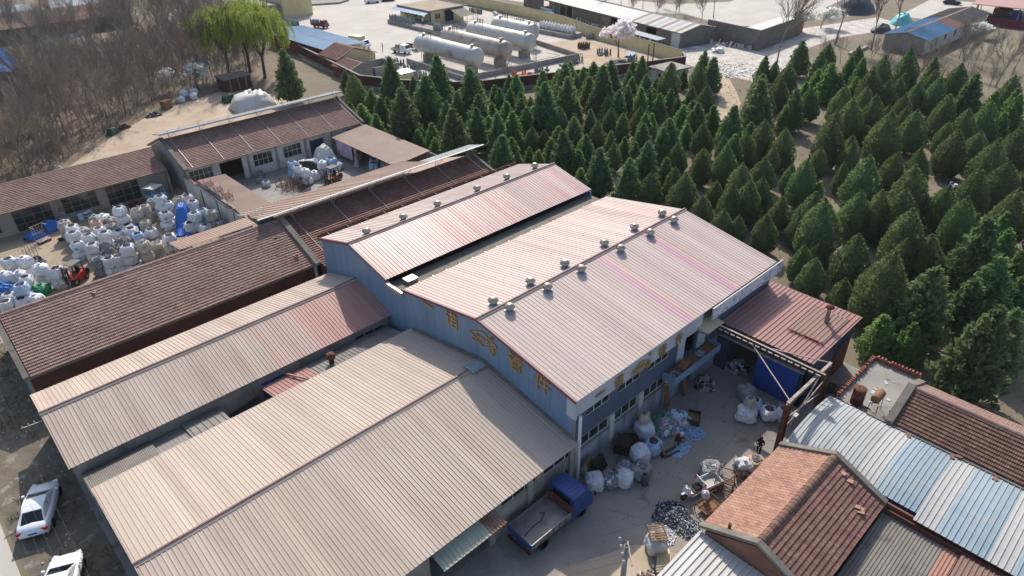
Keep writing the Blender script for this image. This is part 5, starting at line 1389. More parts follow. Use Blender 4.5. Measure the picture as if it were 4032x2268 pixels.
# ------------------------------------------------------------------ blue house, top right
bh = thing('blue_roof_house', (180, 51, 0), 'long low house with blue, rose and grey roof sheets at the top right', 'house', worldparts=True)
for x0, x1, m_, n_ in ((160.2, 176, 'sheet_blue', 14), (176, 182.5, 'sheet_rose', 5), (182.5, 200, 'sheet_asbestos', 14)):
    corr(bh, (x0, 46.6, 3.05), (x1 - x0, 0, 0), [(0, 0, 0), (0, 4.6, 1.0)], n_, 3, m_, .06)
    corr(bh, (x0, 55.9, 3.05), (x1 - x0, 0, 0), [(0, 0, 0), (0, -4.7, 1.0)], n_, 3, m_ if m_ != 'sheet_rose' else 'sheet_blue', .06)
cap(bh, (160, 51.2, 4.12), (200.2, 51.2, 4.12), .3, 'sheet_rose')
wall(bh, 'side_wall', (160.6, 47.2), (199.6, 47.2), 3.0, 'render_white', [(6, 7.4, 1.2, 2.4, 'win', (2, 1)), (11, 12.4, 1.2, 2.4, 'win', (2, 1)), (17, 18.6, 1.1, 2.5, 'win', (2, 1)), (23, 24.6, 1.1, 2.5, 'win', (2, 1)), (29, 30.6, 1.1, 2.5, 'win', (2, 1))], t=.2)
o = MB(); o.prism_x([(47.4, 0), (55.4, 0), (55.4, 3.0), (51.2, 3.95), (47.4, 3.0)], 160.6, 160.8); o.build('gable_wall', 'render_grey', bh)
o = MB(); o.box(160.8, 199.6, 55.2, 55.4, 0, 3.0); o.build('back_wall', 'render_white', bh)
o = MB(); o.prism_x([(47.4, 0), (55.4, 0), (55.4, 3.0), (51.2, 3.95), (47.4, 3.0)], 199.6, 199.8); o.build('far_gable_wall', 'render_grey', bh)
t = thing('pink_canopy', (212, 47, 0), 'large open canopy with dull pink roof in the top right corner', 'canopy', worldparts=True)
o = MB(); o.hexa([(203, 41, 4.1), (203, 52, 4.1), (232, 56, 4.5), (232, 36, 4.5), (203, 41, 4.25), (203, 52, 4.25), (232, 56, 4.65), (232, 36, 4.65)]); o.build('roof', 'sheet_rose', t)
for x, y in ((204, 42), (204, 51), (213, 40), (213, 53), (224, 38), (224, 55)):
    o = MB(); o.tube((x, y, 0), (x, y, 4.2), .12, .12, 7); o.build('post', 'steel_worn', t)
for k, (x, y, sx, sy, m_) in enumerate(((206, 46, 3, 5, 'steel_dark'), (211, 44, 4, 3, 'door_blue'), (216, 48, 4, 4, 'steel_rust'))):
    o = MB(); o.obox((x, y, .9), (sx, sy, 1.8), .2); o.obox((x + .3, y, 2.1), (sx * .5, sy * .6, .6), .4); q = o.build('stored_goods', m_); tag(q, ('dark', 'blue', 'rusty')[k] + ' stack of stored goods under the pink canopy', 'goods')
t = thing('red_wall', (203, 42, 0), 'low red wall below the pink canopy at the far right', 'wall')
o = MB(); o.box(-1.5, -1.2, -3, 5, 0, 1.8); o.build('wall_length', 'paint_red', t)
mat('tarp_teal', rgb(84, 186, 190), rgb(120, 206, 208), 1, .3, .7, .5)
mat('tarp_black', rgb(62, 64, 70), rgb(84, 86, 92), .6, .3, .7, .6, bump=.4, bscale=2)
def mound(name, loc, rx, ry, h, m, label, cat, seed=0, n=22, rough=.25, pw=2.0, kind=None):
    mb = MB(); r = 9
    for j in range(r + 1):
        for i in range(n):
            a = 2 * pi * i / n; q = 1 - j / r
            p = V((rx * q * cos(a), ry * q * sin(a), 0))
            z = h * (1 - q ** pw)
            d = 1 + rough * noise.noise(V((p.x * .9 + seed * 7.3, p.y * .9, z)))
            mb.v.append((p.x * d, p.y * d, max(0, z * (1 + rough * noise.noise(V((p.x * 1.7, p.y * 1.7, seed * 3.1)))))))
    for j in range(r):
        for i in range(n):
            k = (i + 1) % n
            mb.f.append((j * n + i, j * n + k, (j + 1) * n + k, (j + 1) * n + i)); mb.m.append(0)
    o = mb.build(name, m, None, loc, smooth=True)
    return tag(o, label, cat, kind=kind)
mound('tarp_mound', (190, 62.5, 0), 3.4, 2.6, 2.6, 'tarp_teal', 'bright teal tarpaulin mound behind the blue-roofed house', 'tarpaulin', 1)
mound('tarp_mound', (199, 78, 0), 7, 5, 4.2, 'tarp_black', 'black netting-covered heap at the top right', 'heap', 2)
mound('tarp_mound', (178, 62.5, 0), 3, 2.4, 1.8, 'tarp_black', 'dark covered heap left of the blue-roofed house', 'heap', 3)
t = thing('concrete_kerb', (160, 66, 0), 'short pale concrete kerb slab in front of the tall bare trees', 'kerb'); o = MB(); o.box(-9, 0, -8.3, -7.6, 0, .5); o.build('slab', 'concrete_pale', t)
# ------------------------------------------------------------------ top left roofs beyond the wood
t = thing('farm_row', (40, 212, 0), 'long tile-roofed farm row at the top left beyond the bare trees', 'building', worldparts=True)
tiles(t, (18, 205.5, 3.2), (40, 0, 0), (0, 10, 2.0), 100, 22, 'tile_mauve', 0)
o = MB(); o.box(18.5, 57.5, 206.2, 206.5, 0, 3.2); o.build('front_wall', 'block_grey', t)
o = MB(); o.prism_x([(215.5, 5.2), (225, 3.2), (225, 3.0), (215.5, 5.0)], 18, 58); o.build('rear_slope', 'tile_mauve', t)
o = MB(); o.prism_x([(206.2, 0), (224, 0), (224, 3.1), (215.5, 5.0), (206.2, 3.1)], 57.3, 57.6); o.build('gable_wall', 'render_grey', t)
for k, (x, y) in enumerate(((34, 238), (52, 236), (20, 240))):
    t = thing('far_shed', (x, y, 0), ('left', 'right', 'leftmost')[k] + ' light blue sheet roof at the very top left', 'shed', worldparts=True)
    corr(t, (x - 7, y - 5, 3.0), (14, 0, 0), [(0, 0, 0), (0, 5, 1.0)], 8, 3, 'sheet_skyblue', .05)
    o = MB(); o.box(x - 6.8, x + 6.8, y - 4.6, y + 4.6, 0, 3.0); o.build('walls', 'render_white', t)
t = thing('fallen_fence', (47, 208, 0), 'broken white fence line running through the bare wood', 'fence', worldparts=True)
for i in range(22):
    p = V((34, 194, 0)).lerp(V((60, 217, 0)), i / 21); o = MB(); h = rnd.uniform(.8, 1.7)
    o.obox((p.x, p.y, h / 2), (1.3, .1, h), .72 + rnd.uniform(-.2, .2)); o.build('panel', 'clad_white', t)
t = thing('blue_vault_shed', (18, 165, 0), 'blue arched-roof shed at the left edge among bare trees', 'shed', worldparts=True)
arc = [(11 - 11 * cos(pi * i / 8), 0, 2.2 + 3.0 * sin(pi * i / 8)) for i in range(9)]
mat('vault_blue', rgb(70, 126, 186), rgb(110, 156, 202), .3, .35, .65, .45, var=.06)
corr(t, (3, 152, 0), (0, 30, 0), arc, 16, 4, 'vault_blue', .05)
o = MB(); o.prism_y([(3.3, 0), (24.7, 0), (24.7, 2.2)] + [(3 + p[0], p[2] - .1) for p in reversed(arc[1:-1])] + [(3.3, 2.2)], 152.3, 152.5); o.build('end_wall', 'clad_navy', t)

# ------------------------------------------------------------------ vegetation
def fol(r, g, b): return rgb(r, g, b, 1.12)
mat('bark', fol(92, 80, 68), fol(66, 58, 50), 3, .3, .7, .95, bump=.4)
mat('twig', fol(146, 134, 122), fol(114, 104, 95), 2, .3, .7, .95, var=.16)
mat('bark_pale', fol(148, 136, 122), fol(112, 102, 92), 2, .3, .7, .95, var=.12)
mat('pine_dark', fol(112, 132, 88), fol(90, 112, 72), 1.3, .3, .7, .7, var=.2, hue=.02, trans=.42, spec=.2)
mat('pine_light', fol(124, 148, 88), fol(98, 126, 72), 1.3, .3, .7, .7, var=.18, hue=.02, trans=.45, spec=.2)
mat('cypress', fol(112, 126, 82), fol(88, 106, 66), 1.3, .3, .7, .7, var=.2, hue=.02, trans=.36, spec=.2)
mat('willow', fol(158, 170, 86), fol(136, 150, 70), 1.0, .3, .7, .7, var=.08, trans=.4, spec=.2)
mat('shrub_green', fol(122, 146, 78), fol(98, 118, 66), 1.2, .3, .7, .8, trans=.3)
mat('blossom_pink', fol(244, 240, 240), fol(232, 224, 226), 2, .3, .7, .8, trans=.5)
mat('blossom_white', fol(236, 236, 232), fol(214, 214, 208), 2, .3, .7, .8, trans=.5)

def leaf(mb, c, d, up, l, w):
    s = d.cross(up)
    if s.length < 1e-3: s = V((1, 0, 0))
    s.normalize()
    a = c - d * (l * .5); b = c + d * (l * .5)
    k = len(mb.v)
    mb.v += [tuple(a - s * w * .3), tuple(a + s * w * .3), tuple(c + d * l * .1 + s * w * .5), tuple(b), tuple(c + d * l * .1 - s * w * .5)]
    mb.f.append((k, k + 1, k + 2, k + 3, k + 4)); mb.m.append(0)
def rv3(r):
    while True:
        p = V((r.uniform(-1, 1), r.uniform(-1, 1), r.uniform(-1, 1)))
        if .05 < p.length < 1: return p.normalized()
def pine_proto(seed, m):                       # 5 m high, 1.45 m crown radius
    r = random.Random(seed); t = thing('pine_tree', (0, 0, 0), 'x', 'pine')
    mb = MB(); mb.tube((0, 0, 0), (0, 0, 4.6), .11, .02, 6); mb.build('trunk', 'bark', t)
    mb = MB(); lev = 14
    for j in range(lev):
        f = j / (lev - 1)
        z0 = .45 + f * 4.3
        R = 1.45 * ((1 - f) ** .68) * r.uniform(.85, 1.1) * (1 if f > .12 else .85) + .1
        nb = max(4, int(13 * (1 - f) + 3))
        ph = r.uniform(0, 6)
        for b in range(nb):
            a = ph + 2 * pi * b / nb + r.uniform(-.25, .25)
            rr = R * r.uniform(.7, 1.08)
            out = V((cos(a), sin(a), 0))
            for k in range(3 if rr > .5 else 2):
                q = (1 - k * .33)
                c = out * (rr * q) + V((0, 0, z0 + .25 * q + r.uniform(-.1, .1)))
                for i in range(9 if k == 0 else 6):
                    d = (out * r.uniform(.2, 1) + V((0, 0, 1)) * r.uniform(.2, 1) + rv3(r) * .8).normalized()
                    leaf(mb, c + rv3(r) * .16, d, rv3(r), r.uniform(.3, .46), r.uniform(.13, .2))
    for i in range(14):
        d = (V((0, 0, 1)) + rv3(r) * .5).normalized(); leaf(mb, V((0, 0, 4.75 + r.uniform(-.2, .2))) + rv3(r) * .08, d, rv3(r), .36, .12)
    mb.lathe([(.5, .7), (.85, 1.2), (.55, 2.6), (.2, 4.0), (0, 4.5)], 8)
    mb.build('crown', m, t)
    return t
def cyp_proto(seed):                           # 5 m high, 1.4 m radius teardrop
    r = random.Random(seed); t = thing('cypress_tree', (0, 0, 0), 'x', 'cypress')
    mb = MB(); mb.tube((0, 0, 0), (0, 0, 4.2), .1, .02, 6); mb.build('trunk', 'bark', t)
    mb = MB()
    def prof(s):
        if s < .25: return .62 + .38 * sin(s / .25 * pi / 2)
        return max(.02, (1 - ((s - .25) / .75) ** 2.1))
    off = V((seed * 3.7, seed * 1.3, 0))
    for i in range(2600):
        s = 1 - sqrt(r.random()) if r.random() < .75 else r.random()
        s = min(.995, s * 1.02)
        a = r.uniform(0, 6.283)
        z = .35 + s * 4.6
        lump = 1 + .22 * noise.noise(V((cos(a) * 1.6, sin(a) * 1.6, z * .9)) + off)
        rr = 1.38 * prof(s) * lump * (1 - .3 * r.random() ** 2.2)
        out = V((cos(a), sin(a), 0))
        c = out * rr + V((0, 0, z))
        d = (V((0, 0, 1)) * r.uniform(.3, 1.1) + out * r.uniform(.2, 1.0) + rv3(r) * .6).normalized()
        leaf(mb, c, d, rv3(r), r.uniform(.2, .34), r.uniform(.08, .13))
    mb.lathe([(.55, .5), (1.0, 1.3), (.85, 2.4), (.45, 3.7), (0, 4.6)], 9)
    mb.build('crown', 'cypress', t)
    return t
PP = {'p': [pine_proto(s, 'pine_dark') for s in (1, 2, 3)], 'l': [pine_proto(s, 'pine_light') for s in (4, 5)], 'c': [cyp_proto(s) for s in (1, 2, 3)]}
TREES = "51,5.8,7.2,2.05,p;52,12.3,4,1.18,l;52.2,10.2,3.6,1.05,l;52.5,88.2,4.7,1.39,l;52.6,85,4,1.17,l;52.6,92.1,4.3,1.22,p;53,71.8,3.4,0.99,l;53.6,76.2,3.5,1.02,l;54,79.9,8.2,2.36,p;54.1,68.3,7.4,2.1,p;54.4,60.3,6.4,1.83,p;54.8,74.7,4.1,1.21,l;55.2,10.8,7.1,2.04,p;55.5,14.4,6.9,1.96,c;56.1,17.2,3.7,1.06,c;56.5,5.2,5.1,1.44,p;56.5,89.7,4.3,1.23,p;57,20.5,4.1,1.16,c;57.7,98.1,6.4,1.83,c;57.9,50,3.8,1.12,l;57.9,94.4,4.3,1.28,l;58.4,22.2,4,1.14,c;59.4,70.6,5.8,1.66,p;59.7,8.5,5.4,1.55,p;59.8,31.9,4.4,1.25,c;60.1,18.3,5.8,1.66,c;60.3,48.9,5.6,1.6,p;60.3,78.1,5.1,1.46,p;60.5,67.3,5.7,1.64,p;60.6,45,5.4,1.55,p;60.9,83.6,8.1,2.31,p;61,30.6,3.2,0.91,c;61.1,55.4,5.9,1.68,p;61.2,35,4.3,1.23,c;61.4,84.4,4.2,1.23,l;61.5,27.8,4.3,1.23,c;61.6,7.7,6.2,1.78,p;61.6,62.3,2.4,0.72,l;62,42.5,4.6,1.31,c;62,53.9,4,1.18,l;62.3,109.5,3.7,1.06,p;62.9,59.6,3.9,1.15,l;63.5,66.2,3.2,0.93,p;63.6,33.3,4.8,1.38,c;63.6,96.8,7.3,2.09,p;63.9,23.3,6.3,1.79,c;64,6.4,5.1,1.47,p;64.4,68.5,5.1,1.51,l;64.8,55,4.5,1.3,p;65,26.1,3.6,1.04,c;65.1,41.6,4.1,1.18,c;65.1,76.6,5.6,1.59,p;65.4,32.5,5.1,1.46,c;65.4,65.8,3.6,1.03,c;65.6,16,4,1.14,c;65.8,60.9,4.3,1.27,l;66,40.5,3.8,1.1,c;66.2,43.7,4.2,1.21,p;66.2,71.5,5.4,1.55,p;66.4,36.8,4,1.15,c;66.5,25.7,5.8,1.66,c;66.7,28.9,4.3,1.22,c;66.9,64.6,3,0.84,c;66.9,83.5,4.6,1.36,l;67,47.3,5.2,1.49,p;67.2,10.6,6.8,1.93,p;67.2,14.5,5.1,1.45,c;67.6,16.7,6.5,1.86,c;67.7,52.8,3.6,1.04,c;68.6,32.5,4.5,1.27,c;68.8,70.3,4.3,1.27,l;69,60.9,4.8,1.38,p;69,90.9,7.7,2.19,p;69.6,35.4,5.4,1.54,c;69.9,7.7,4.1,1.22,l;70.1,79,3.2,0.94,l;70.2,99.8,3.3,0.93,p;70.5,66.9,3.3,0.97,l;70.7,84.4,7.1,2.03,p;70.8,22.7,5.4,1.54,c;71.1,52,3.3,0.97,l;71.4,42.1,4.9,1.4,c;71.9,54.3,3.1,0.9,l;72,21.1,5.4,1.53,c;72,69.7,7.2,2.07,p;72.4,18.9,6.2,1.78,c;72.5,24.2,3.4,1.01,l;72.5,66.7,4.4,1.27,c;72.9,46.6,4.2,1.2,c;72.9,59.9,3.9,1.13,c;73.4,39.9,5.4,1.55,c;73.8,81.2,3.7,1.07,l;73.9,49.6,4.6,1.32,p;74,76.5,3.9,1.15,l;74.2,30.4,5.6,1.61,c;74.2,53.1,4.4,1.27,p;74.2,79.5,4.1,1.17,p;74.5,62.8,4.1,1.16,p;74.6,75.1,3.6,1.04,c;75.1,14.3,5.7,1.62,c;75.1,28.9,3.1,0.92,l;75.4,9.9,3.8,1.11,l;75.6,50,5.9,1.69,p;75.7,35.9,4.5,1.3,c;76.2,66.8,4.2,1.2,p;76.2,69.1,6.7,1.91,p;77,24.9,6.5,1.86,c;77.6,59.4,3.7,1.06,p;78.3,62.2,4.1,1.18,c;78.8,11.2,4.2,1.22,l;78.8,20.3,6.4,1.82,c;79.2,17.2,5.5,1.57,c;79.5,13.6,3.1,0.91,l;80.2,41.2,4.6,1.3,c;80.3,47.6,4.4,1.27,c;80.4,58.5,4.4,1.26,c;80.6,11.1,5.8,1.64,c;80.9,56.5,3.6,1.06,l;81.9,51.3,3.2,0.94,l;83.1,37.4,5.1,1.46,c;83.1,66.7,3.5,1.04,l;83.4,32.8,4.1,1.17,c;83.5,76.1,6.5,1.85,p;83.7,65.2,4.3,1.24,p;84.3,15.6,5.6,1.61,c;84.3,45.9,6.1,1.74,p;84.9,71.2,3.3,0.97,l;85.1,52,5.4,1.53,p;85.2,41.3,5.6,1.61,c;85.6,24.9,4.7,1.36,c;85.6,69.7,6.7,1.91,p;86.7,30.4,4.7,1.34,c;87.2,22.5,5.3,1.5,c;87.2,63.3,4.6,1.35,l;87.8,50.7,4.3,1.26,l;87.8,66.3,4.1,1.17,p;87.9,33.7,6,1.72,c;88.2,45.1,3.5,1.03,l;88.7,76.2,3.6,1.01,p;88.9,61.2,4.2,1.24,l;89.1,14.1,5.8,1.65,c;90.9,58.8,3.3,0.93,p;90.9,72.3,6.2,1.78,p;92.2,61.5,3.7,1.06,p;92.5,46.5,7.7,2.21,p;93,45.8,4.7,1.35,p;93.6,17.1,6.1,1.74,c;93.7,29.2,7.2,2.07,c;94.3,67.8,4.6,1.33,p;94.5,70.9,3.8,1.13,l;95.1,36.6,5.5,1.56,c;95.4,57.1,5.1,1.47,c;95.8,21.8,6.1,1.75,c;96.7,44.2,3.7,1.08,l;96.9,65.2,6.5,1.87,c;97.2,60.8,3.7,1.08,l;98.4,43.9,5.5,1.57,p;99.8,36.3,6.3,1.79,c;100,20.2,5.1,1.44,c;100,33.7,2.6,0.75,l;100.6,28.1,6.3,1.79,c;100.7,16.4,5.8,1.66,c;103,63.3,5.1,1.46,c;103.2,75.4,4.6,1.32,p;103.8,34.7,6,1.72,c;103.8,44.1,5.3,1.52,c;105.1,53.2,5.6,1.61,p;105.2,23.1,5.9,1.7,c;105.6,40,5.9,1.7,c;105.8,68.2,3.3,0.94,p;106.6,63.2,6,1.72,p;107.1,26.7,7.1,2.03,c;108,31.5,4.1,1.16,c;109.8,22.1,6.4,1.83,c;110,48,4.4,1.29,l;111.1,38.9,4.7,1.33,c;112.1,33.5,4.9,1.4,c;113.6,69.4,4.7,1.35,p;114.6,53.5,5.5,1.58,c;114.9,20.9,3.8,1.13,l;115.3,40,6.3,1.79,c;115.4,46.5,5.9,1.75,l;115.8,45.3,4.6,1.31,p;116.1,37.7,5.5,1.57,c;116.6,49.1,4.2,1.23,l;118.8,34,5.4,1.56,c;118.8,60.1,4.6,1.32,p;119.3,21.1,4.9,1.45,l;119.3,31.8,5.7,1.64,c;119.5,43.7,3.8,1.1,l;119.9,58.5,3.8,1.08,c;120.7,27.4,6.7,1.91,p;123.2,24.8,4.1,1.21,l;125,52.7,5,1.42,p;125.7,42.3,6.3,1.8,c;127,39,3.8,1.12,l;127.8,57.8,6,1.72,p;128,48.7,4.4,1.3,l;128.6,24,5.8,1.65,c;129.7,39.5,6.7,1.92,c;130.6,33.9,3.4,1,l;131.1,32.3,6.1,1.75,c;133.5,36.8,5.2,1.48,p;133.7,55.1,5.2,1.5,c;134.6,50.2,5.1,1.47,c"
LM = [('under the brick wall by the gas tanks', (78, 90)), ('beside the inner yard canopy', (57, 82)), ('behind the store tile gable', (56, 66)), ('near the white hut', (104, 72)),
      ('below the right stretch of brick wall', (92, 80)), ('behind the rear hall gable', (60, 50)), ('at the far corner of the main hall', (56, 38)), ('beyond the sign banner', (58, 27)), ('beyond the red shed roof', (56, 18)), ('behind the flat-roofed hut', (53, 9)),
      ('around the parked motorbike', (92, 19)), ('beside the dirt path', (101, 55)), ('by the white rubble', (118, 57)), ('below the tall bare trunks', (130, 48)), ('at the far right field edge', (118, 24)), ('left of the dirt path', (88, 62)), ('in the middle of the plantation', (78, 56)),
      ('in the middle rows right of the hall', (76, 40)), ('in the near rows right of the hall', (68, 30)), ('on the near right slope', (72, 14)), ('below the motorbike', (78, 24)), ('left of the motorbike', (92, 32)), ('in the rows before the bare trunks', (112, 42)), ('in the far middle rows', (100, 42)), ('at the back left of the plantation', (66, 94)), ('right of the motorbike', (104, 12))]
recs = []
for q in TREES.split(';'):
    a = q.split(','); recs.append((float(a[0]), float(a[1]), float(a[2]), float(a[3]), a[4]))
for e in range(400):
    if len(recs) >= 252: break
    x, y = rnd.uniform(55, 112), rnd.uniform(52, 96)
    if y > 106 - .52 * (x - 62) - 6 or (x - 100) ** 2 + (y - 58) ** 2 < 90 or any((x - q[0]) ** 2 + (y - q[1]) ** 2 < (1.0 + q[3]) ** 2 for q in recs): continue
    h = rnd.uniform(2.6, 4.4); recs.append((x, y, h, h * .3, 'l' if rnd.random() < .6 else 'p'))
for e in range(900):
    if len(recs) >= 285: break
    x, y = rnd.uniform(58, 128), rnd.uniform(4, 54)
    if (x - 92) ** 2 + (y - 19.5) ** 2 < 20 or any((x - q[0]) ** 2 + (y - q[1]) ** 2 < (1.3 + q[3]) ** 2 for q in recs): continue
    h = rnd.uniform(3.4, 5.6); recs.append((x, y, h, h * .28, 'c' if rnd.random() < .75 else 'l'))
zones = {}
for x, y, h, rr, k in recs:
    z = min(range(len(LM)), key=lambda i: (LM[i][1][0] - x) ** 2 + (LM[i][1][1] - y) ** 2)
    zones.setdefault((z, k), []).append((x, y, h, rr))
KN = {'p': 'dark green pine', 'l': 'light green young pine', 'c': 'cone-shaped dark cypress'}
for (z, k), lst in zones.items():
    lst.sort(key=lambda t: scr(t[0], t[1], t[2] * .6)[0])
    for i, (x, y, h, rr) in enumerate(lst):
        od = ordinal(i, len(lst)) or 'one of the middle '
        lab = (od + KN[k] + ' ' + LM[z][0]) if od != 'only ' else (KN[k] + ' standing ' + LM[z][0])
        p = rnd.choice(PP[k]); w = rr / 1.42 * (rnd.uniform(1.04, 1.2) if k == 'c' else rnd.uniform(1.1, 1.26))
        o = copy_tree(p, (x, y, 0), rnd.uniform(0, 6.28), (w, w * rnd.uniform(.88, 1.12), h / 5.0 * rnd.uniform(.98, 1.16)), lab, 'plantation conifers')
        o.rotation_euler.x = rnd.uniform(-.05, .05); o.rotation_euler.y = rnd.uniform(-.05, .05)
big = copy_tree(PP['p'][0], (53.2, 112.5, 0), .5, (1.75, 1.75, 1.75), 'large dark pine beside the white wrapped heap, left of the brick wall')
big['group'] = 'yard conifers'
for k in PP:
    for p in PP[k]: drop(p)

def bare(name, seed, h, spread=.55, depth=5, m='twig', r0=.11, lean=0.0, flowers=None, fl_n=0, sides=3, first=.3, nb=3):
    """leafless tree: trunk with forks, finer at every order"""
    r = random.Random(seed); t = thing(name, (0, 0, 0), 'x', 'tree')
    tr, br, fl = MB(), MB(), MB()
    tips = []
    def grow(p, d, l, rad, lev):
        n = 2 if lev > 1 else 3
        for i in range(n):
            q = p + d * (l / n)
            (tr if lev == 0 else br).tube(p, q, rad * (1 - .22 * i), rad * (1 - .22 * (i + 1)), 6 if lev == 0 else sides, 0, False)
            d2 = (d + rv3(r) * .14 + V((0, 0, .04))).normalized()
            if lev < depth and (i > 0 or lev > 0):
                for b in range(nb if i == n - 1 else nb - 1):
                    s = rv3(r); s = (s - d * s.dot(d))
                    if s.length < .01: continue
                    nd = (d + s.normalized() * spread * r.uniform(.6, 1.35) + V((0, 0, .12))).normalized()
                    grow(q, nd, l * r.uniform(.52, .75), rad * .55, lev + 1)
            if lev >= depth - 1: tips.append((q, d))
            p, d = q, d2
    grow(V((0, 0, 0)), V((lean, lean * .4, 1)).normalized(), h * .46, r0, 0)
    tr.build('trunk', 'bark_pale' if m == 'twig' else m, t)
    br.build('branches', m, t)
    if flowers:
        for i in range(fl_n):
            p, d = r.choice(tips)
            for k in range(2):
                leaf(fl, p + rv3(r) * .2, rv3(r), rv3(r), r.uniform(.16, .3), r.uniform(.16, .28))
        fl.build('blossom', flowers, t)
    return t
BP = [bare('bare_tree', 20 + i, 9.0, .5, 4, r0=.12, lean=.06 * (i - 2)) for i in range(5)]
SP = [bare('bare_sapling', 40 + i, 5.5, .42, 3, r0=.05, lean=.05 * (i - 1)) for i in range(4)]
def inpoly(x, y, P):
    c = False
    for (x0, y0), (x1, y1) in zip(P, P[1:] + P[:1]):
        if (y0 > y) != (y1 > y) and x < (x1 - x0) * (y - y0) / (y1 - y0) + x0: c = not c
    return c
WOOD = [(-24, 99), (3, 99), (15, 109), (24, 118.5), (31, 124.5), (37, 128.5), (46, 132), (57, 136), (68, 150), (78, 196), (62, 203), (20, 203), (-4, 200), (-10, 150)]
placed = []
def free(x, y, d): return all((x - a) ** 2 + (y - b) ** 2 > d * d for a, b in placed)
tr_, ct = random.Random(5), 0
def wzone(x, y):
    if y < 128: return 'along the dirt road at the left edge' if x < 20 else 'at the bend of the dirt road'
    if y < 160: return 'behind the blossom trees and willow' if x > 40 else 'in the middle of the bare wood'
    return 'in front of the far farm row' if x < 50 else 'behind the willow near the yellow house'
def vis(x, y):
    u, v = scr(x, y, 3); return -.85 < u < .85 and v < .47
wt_ = []
for tries in range(6000):
    if ct >= 95: break
    x, y = tr_.uniform(-24, 78), tr_.uniform(99, 203)
    if not inpoly(x, y, WOOD) or not free(x, y, 3.3) or not vis(x, y): continue
    if 2 < x < 27 and 148 < y < 184: continue
    placed.append((x, y)); ct += 1
    s = tr_.uniform(.95, 1.45)
    wt_.append((wzone(x, y), scr(x, y, 5)[0], copy_tree(tr_.choice(BP), (x, y, 0), tr_.uniform(0, 6.28), (s, s, s * tr_.uniform(.9, 1.2)), None, 'bare wood trees')))
for z in sorted(set(q[0] for q in wt_)):
    l_ = sorted([q for q in wt_ if q[0] == z], key=lambda q: q[1])
    for i, q in enumerate(l_): q[2]['label'] = (ordinal(i, len(l_)) or '') + 'tall leafless tree ' + z
ct = 0
for tries in range(9000):
    if ct >= 270: break
    x, y = tr_.uniform(-24, 70), 99 + 75 * tr_.random() ** 1.5
    if not inpoly(x, y, WOOD) or not free(x, y, 1.3) or not vis(x, y): continue
    if 2 < x < 27 and 148 < y < 184: continue
    placed.append((x, y)); ct += 1
    s = tr_.uniform(.8, 1.25)
    copy_tree(tr_.choice(SP), (x, y, 0), tr_.uniform(0, 6.28), (s * 1.1, s * 1.1, s), ('thin' if s < .98 else 'spreading') + ' leafless sapling ' + wzone(x, y), 'bare wood saplings')
# tall trees and shrubs, top right
for i, (x, y, s, lab) in enumerate(((132.5, 64.4, 1.75, 'tall bare tree with forked crown beside the white rubble'), (157.8, 64.2, 2.1, 'tall dark bare trunk at the road bend, second from left'), (158.1, 56.6, 1.9, 'tall bare tree in front of the blue-roofed house, left one'), (172, 57.6, 1.9, 'tall bare tree leaning over the blue roof'), (145, 29.4, 1.15, 'bare tree standing alone on the tan field at the right'), (156.8, 29.9, 1.1, 'bare tree farther back on the tan field at the right'), (150, 37, .8, 'small bare tree between the field and the cypresses'), (163, 41, .9, 'small bare tree below the long low house wall'))):
    o = copy_tree(BP[i % 5], (x, y, 0), i * 1.3, (s * .9, s * .9, s), lab, 'tall bare trees')
sh = random.Random(9)
for i in range(85):
    x, y = sh.uniform(136, 176), sh.uniform(26, 58)
    if x > 158 and 45 < y < 57: continue
    s = sh.uniform(.55, 1.0)
    copy_tree(sh.choice(SP), (x, y, 0), sh.uniform(0, 6), (s * 1.4, s * 1.4, s), 'low leafless shrub in the thicket between the plantation and the blue-roofed house', 'bare thicket shrubs')
for i, (x, y) in enumerate(((152, 108), (150, 114), (149, 122), (154, 96), (151, 102), (160, 118), (163, 128), (168, 112), (172, 122), (166, 100))):
    s = .8 + .08 * i
    copy_tree(BP[i % 5], (x, y, 0), i, (s * .8, s * .8, s * .9), 'small bare roadside tree behind the grey workshop', 'roadside bare trees')
for i, (x, y) in enumerate(((133, 104), (132, 108), (84, 93.2), (86.5, 92.8), (72, 101), (127, 98))):
    copy_tree(SP[i % 4], (x, y, 0), i, (1.3, 1.3, .8), 'dry leafless shrub against a depot boundary wall', 'dry shrubs by the depot walls')
for p in BP + SP: drop(p)
# blossom trees
def place(t, loc, rz, sc, label, group=None):
    t.location = loc; t.rotation_euler = (0, 0, rz); t.scale = sc; t['label'] = label
    if group: t['group'] = group
b1 = bare('blossom_tree', 71, 5.6, .75, 4, 'bark', .13, 0, 'blossom_pink', 4200, first=.2)
place(b1, (117.3, 92, 0), 0, (1.4, 1.4, 1.25), 'pink-white blossom tree inside the depot wall', 'blossom trees')
b2 = bare('blossom_tree', 72, 4.2, .8, 4, 'bark', .09, 0, 'blossom_white', 900)
place(b2, (44.8, 132.6, 0), 0, (1.3, 1.3, 1.1), 'white blossom tree behind the four white bags', 'blossom trees')
b3 = copy_tree(b2, (40.3, 134.8, 0), 2, (.95, .95, .9), 'smaller white blossom tree left of the other, at the wood edge', 'blossom trees')
b4 = bare('blossom_bush', 73, 4.6, .85, 4, 'twig', .1, 0, 'blossom_white', 1500)
place(b4, (166.5, 76.5, 0), 0, (1.7, 1.7, 1.1), 'white blossoming bush behind the end of the grey wall', 'blossom trees')
copy_tree(b4, (172.5, 74.5, 0), 2.2, (1.6, 1.6, .95), 'white blossoming bush farther along the road, right one', 'blossom trees')
copy_tree(b4, (186, 45, 0), 1, (1.2, 1.2, .7), 'pale blossoming shrub below the white wall of the long low house', 'blossom trees')
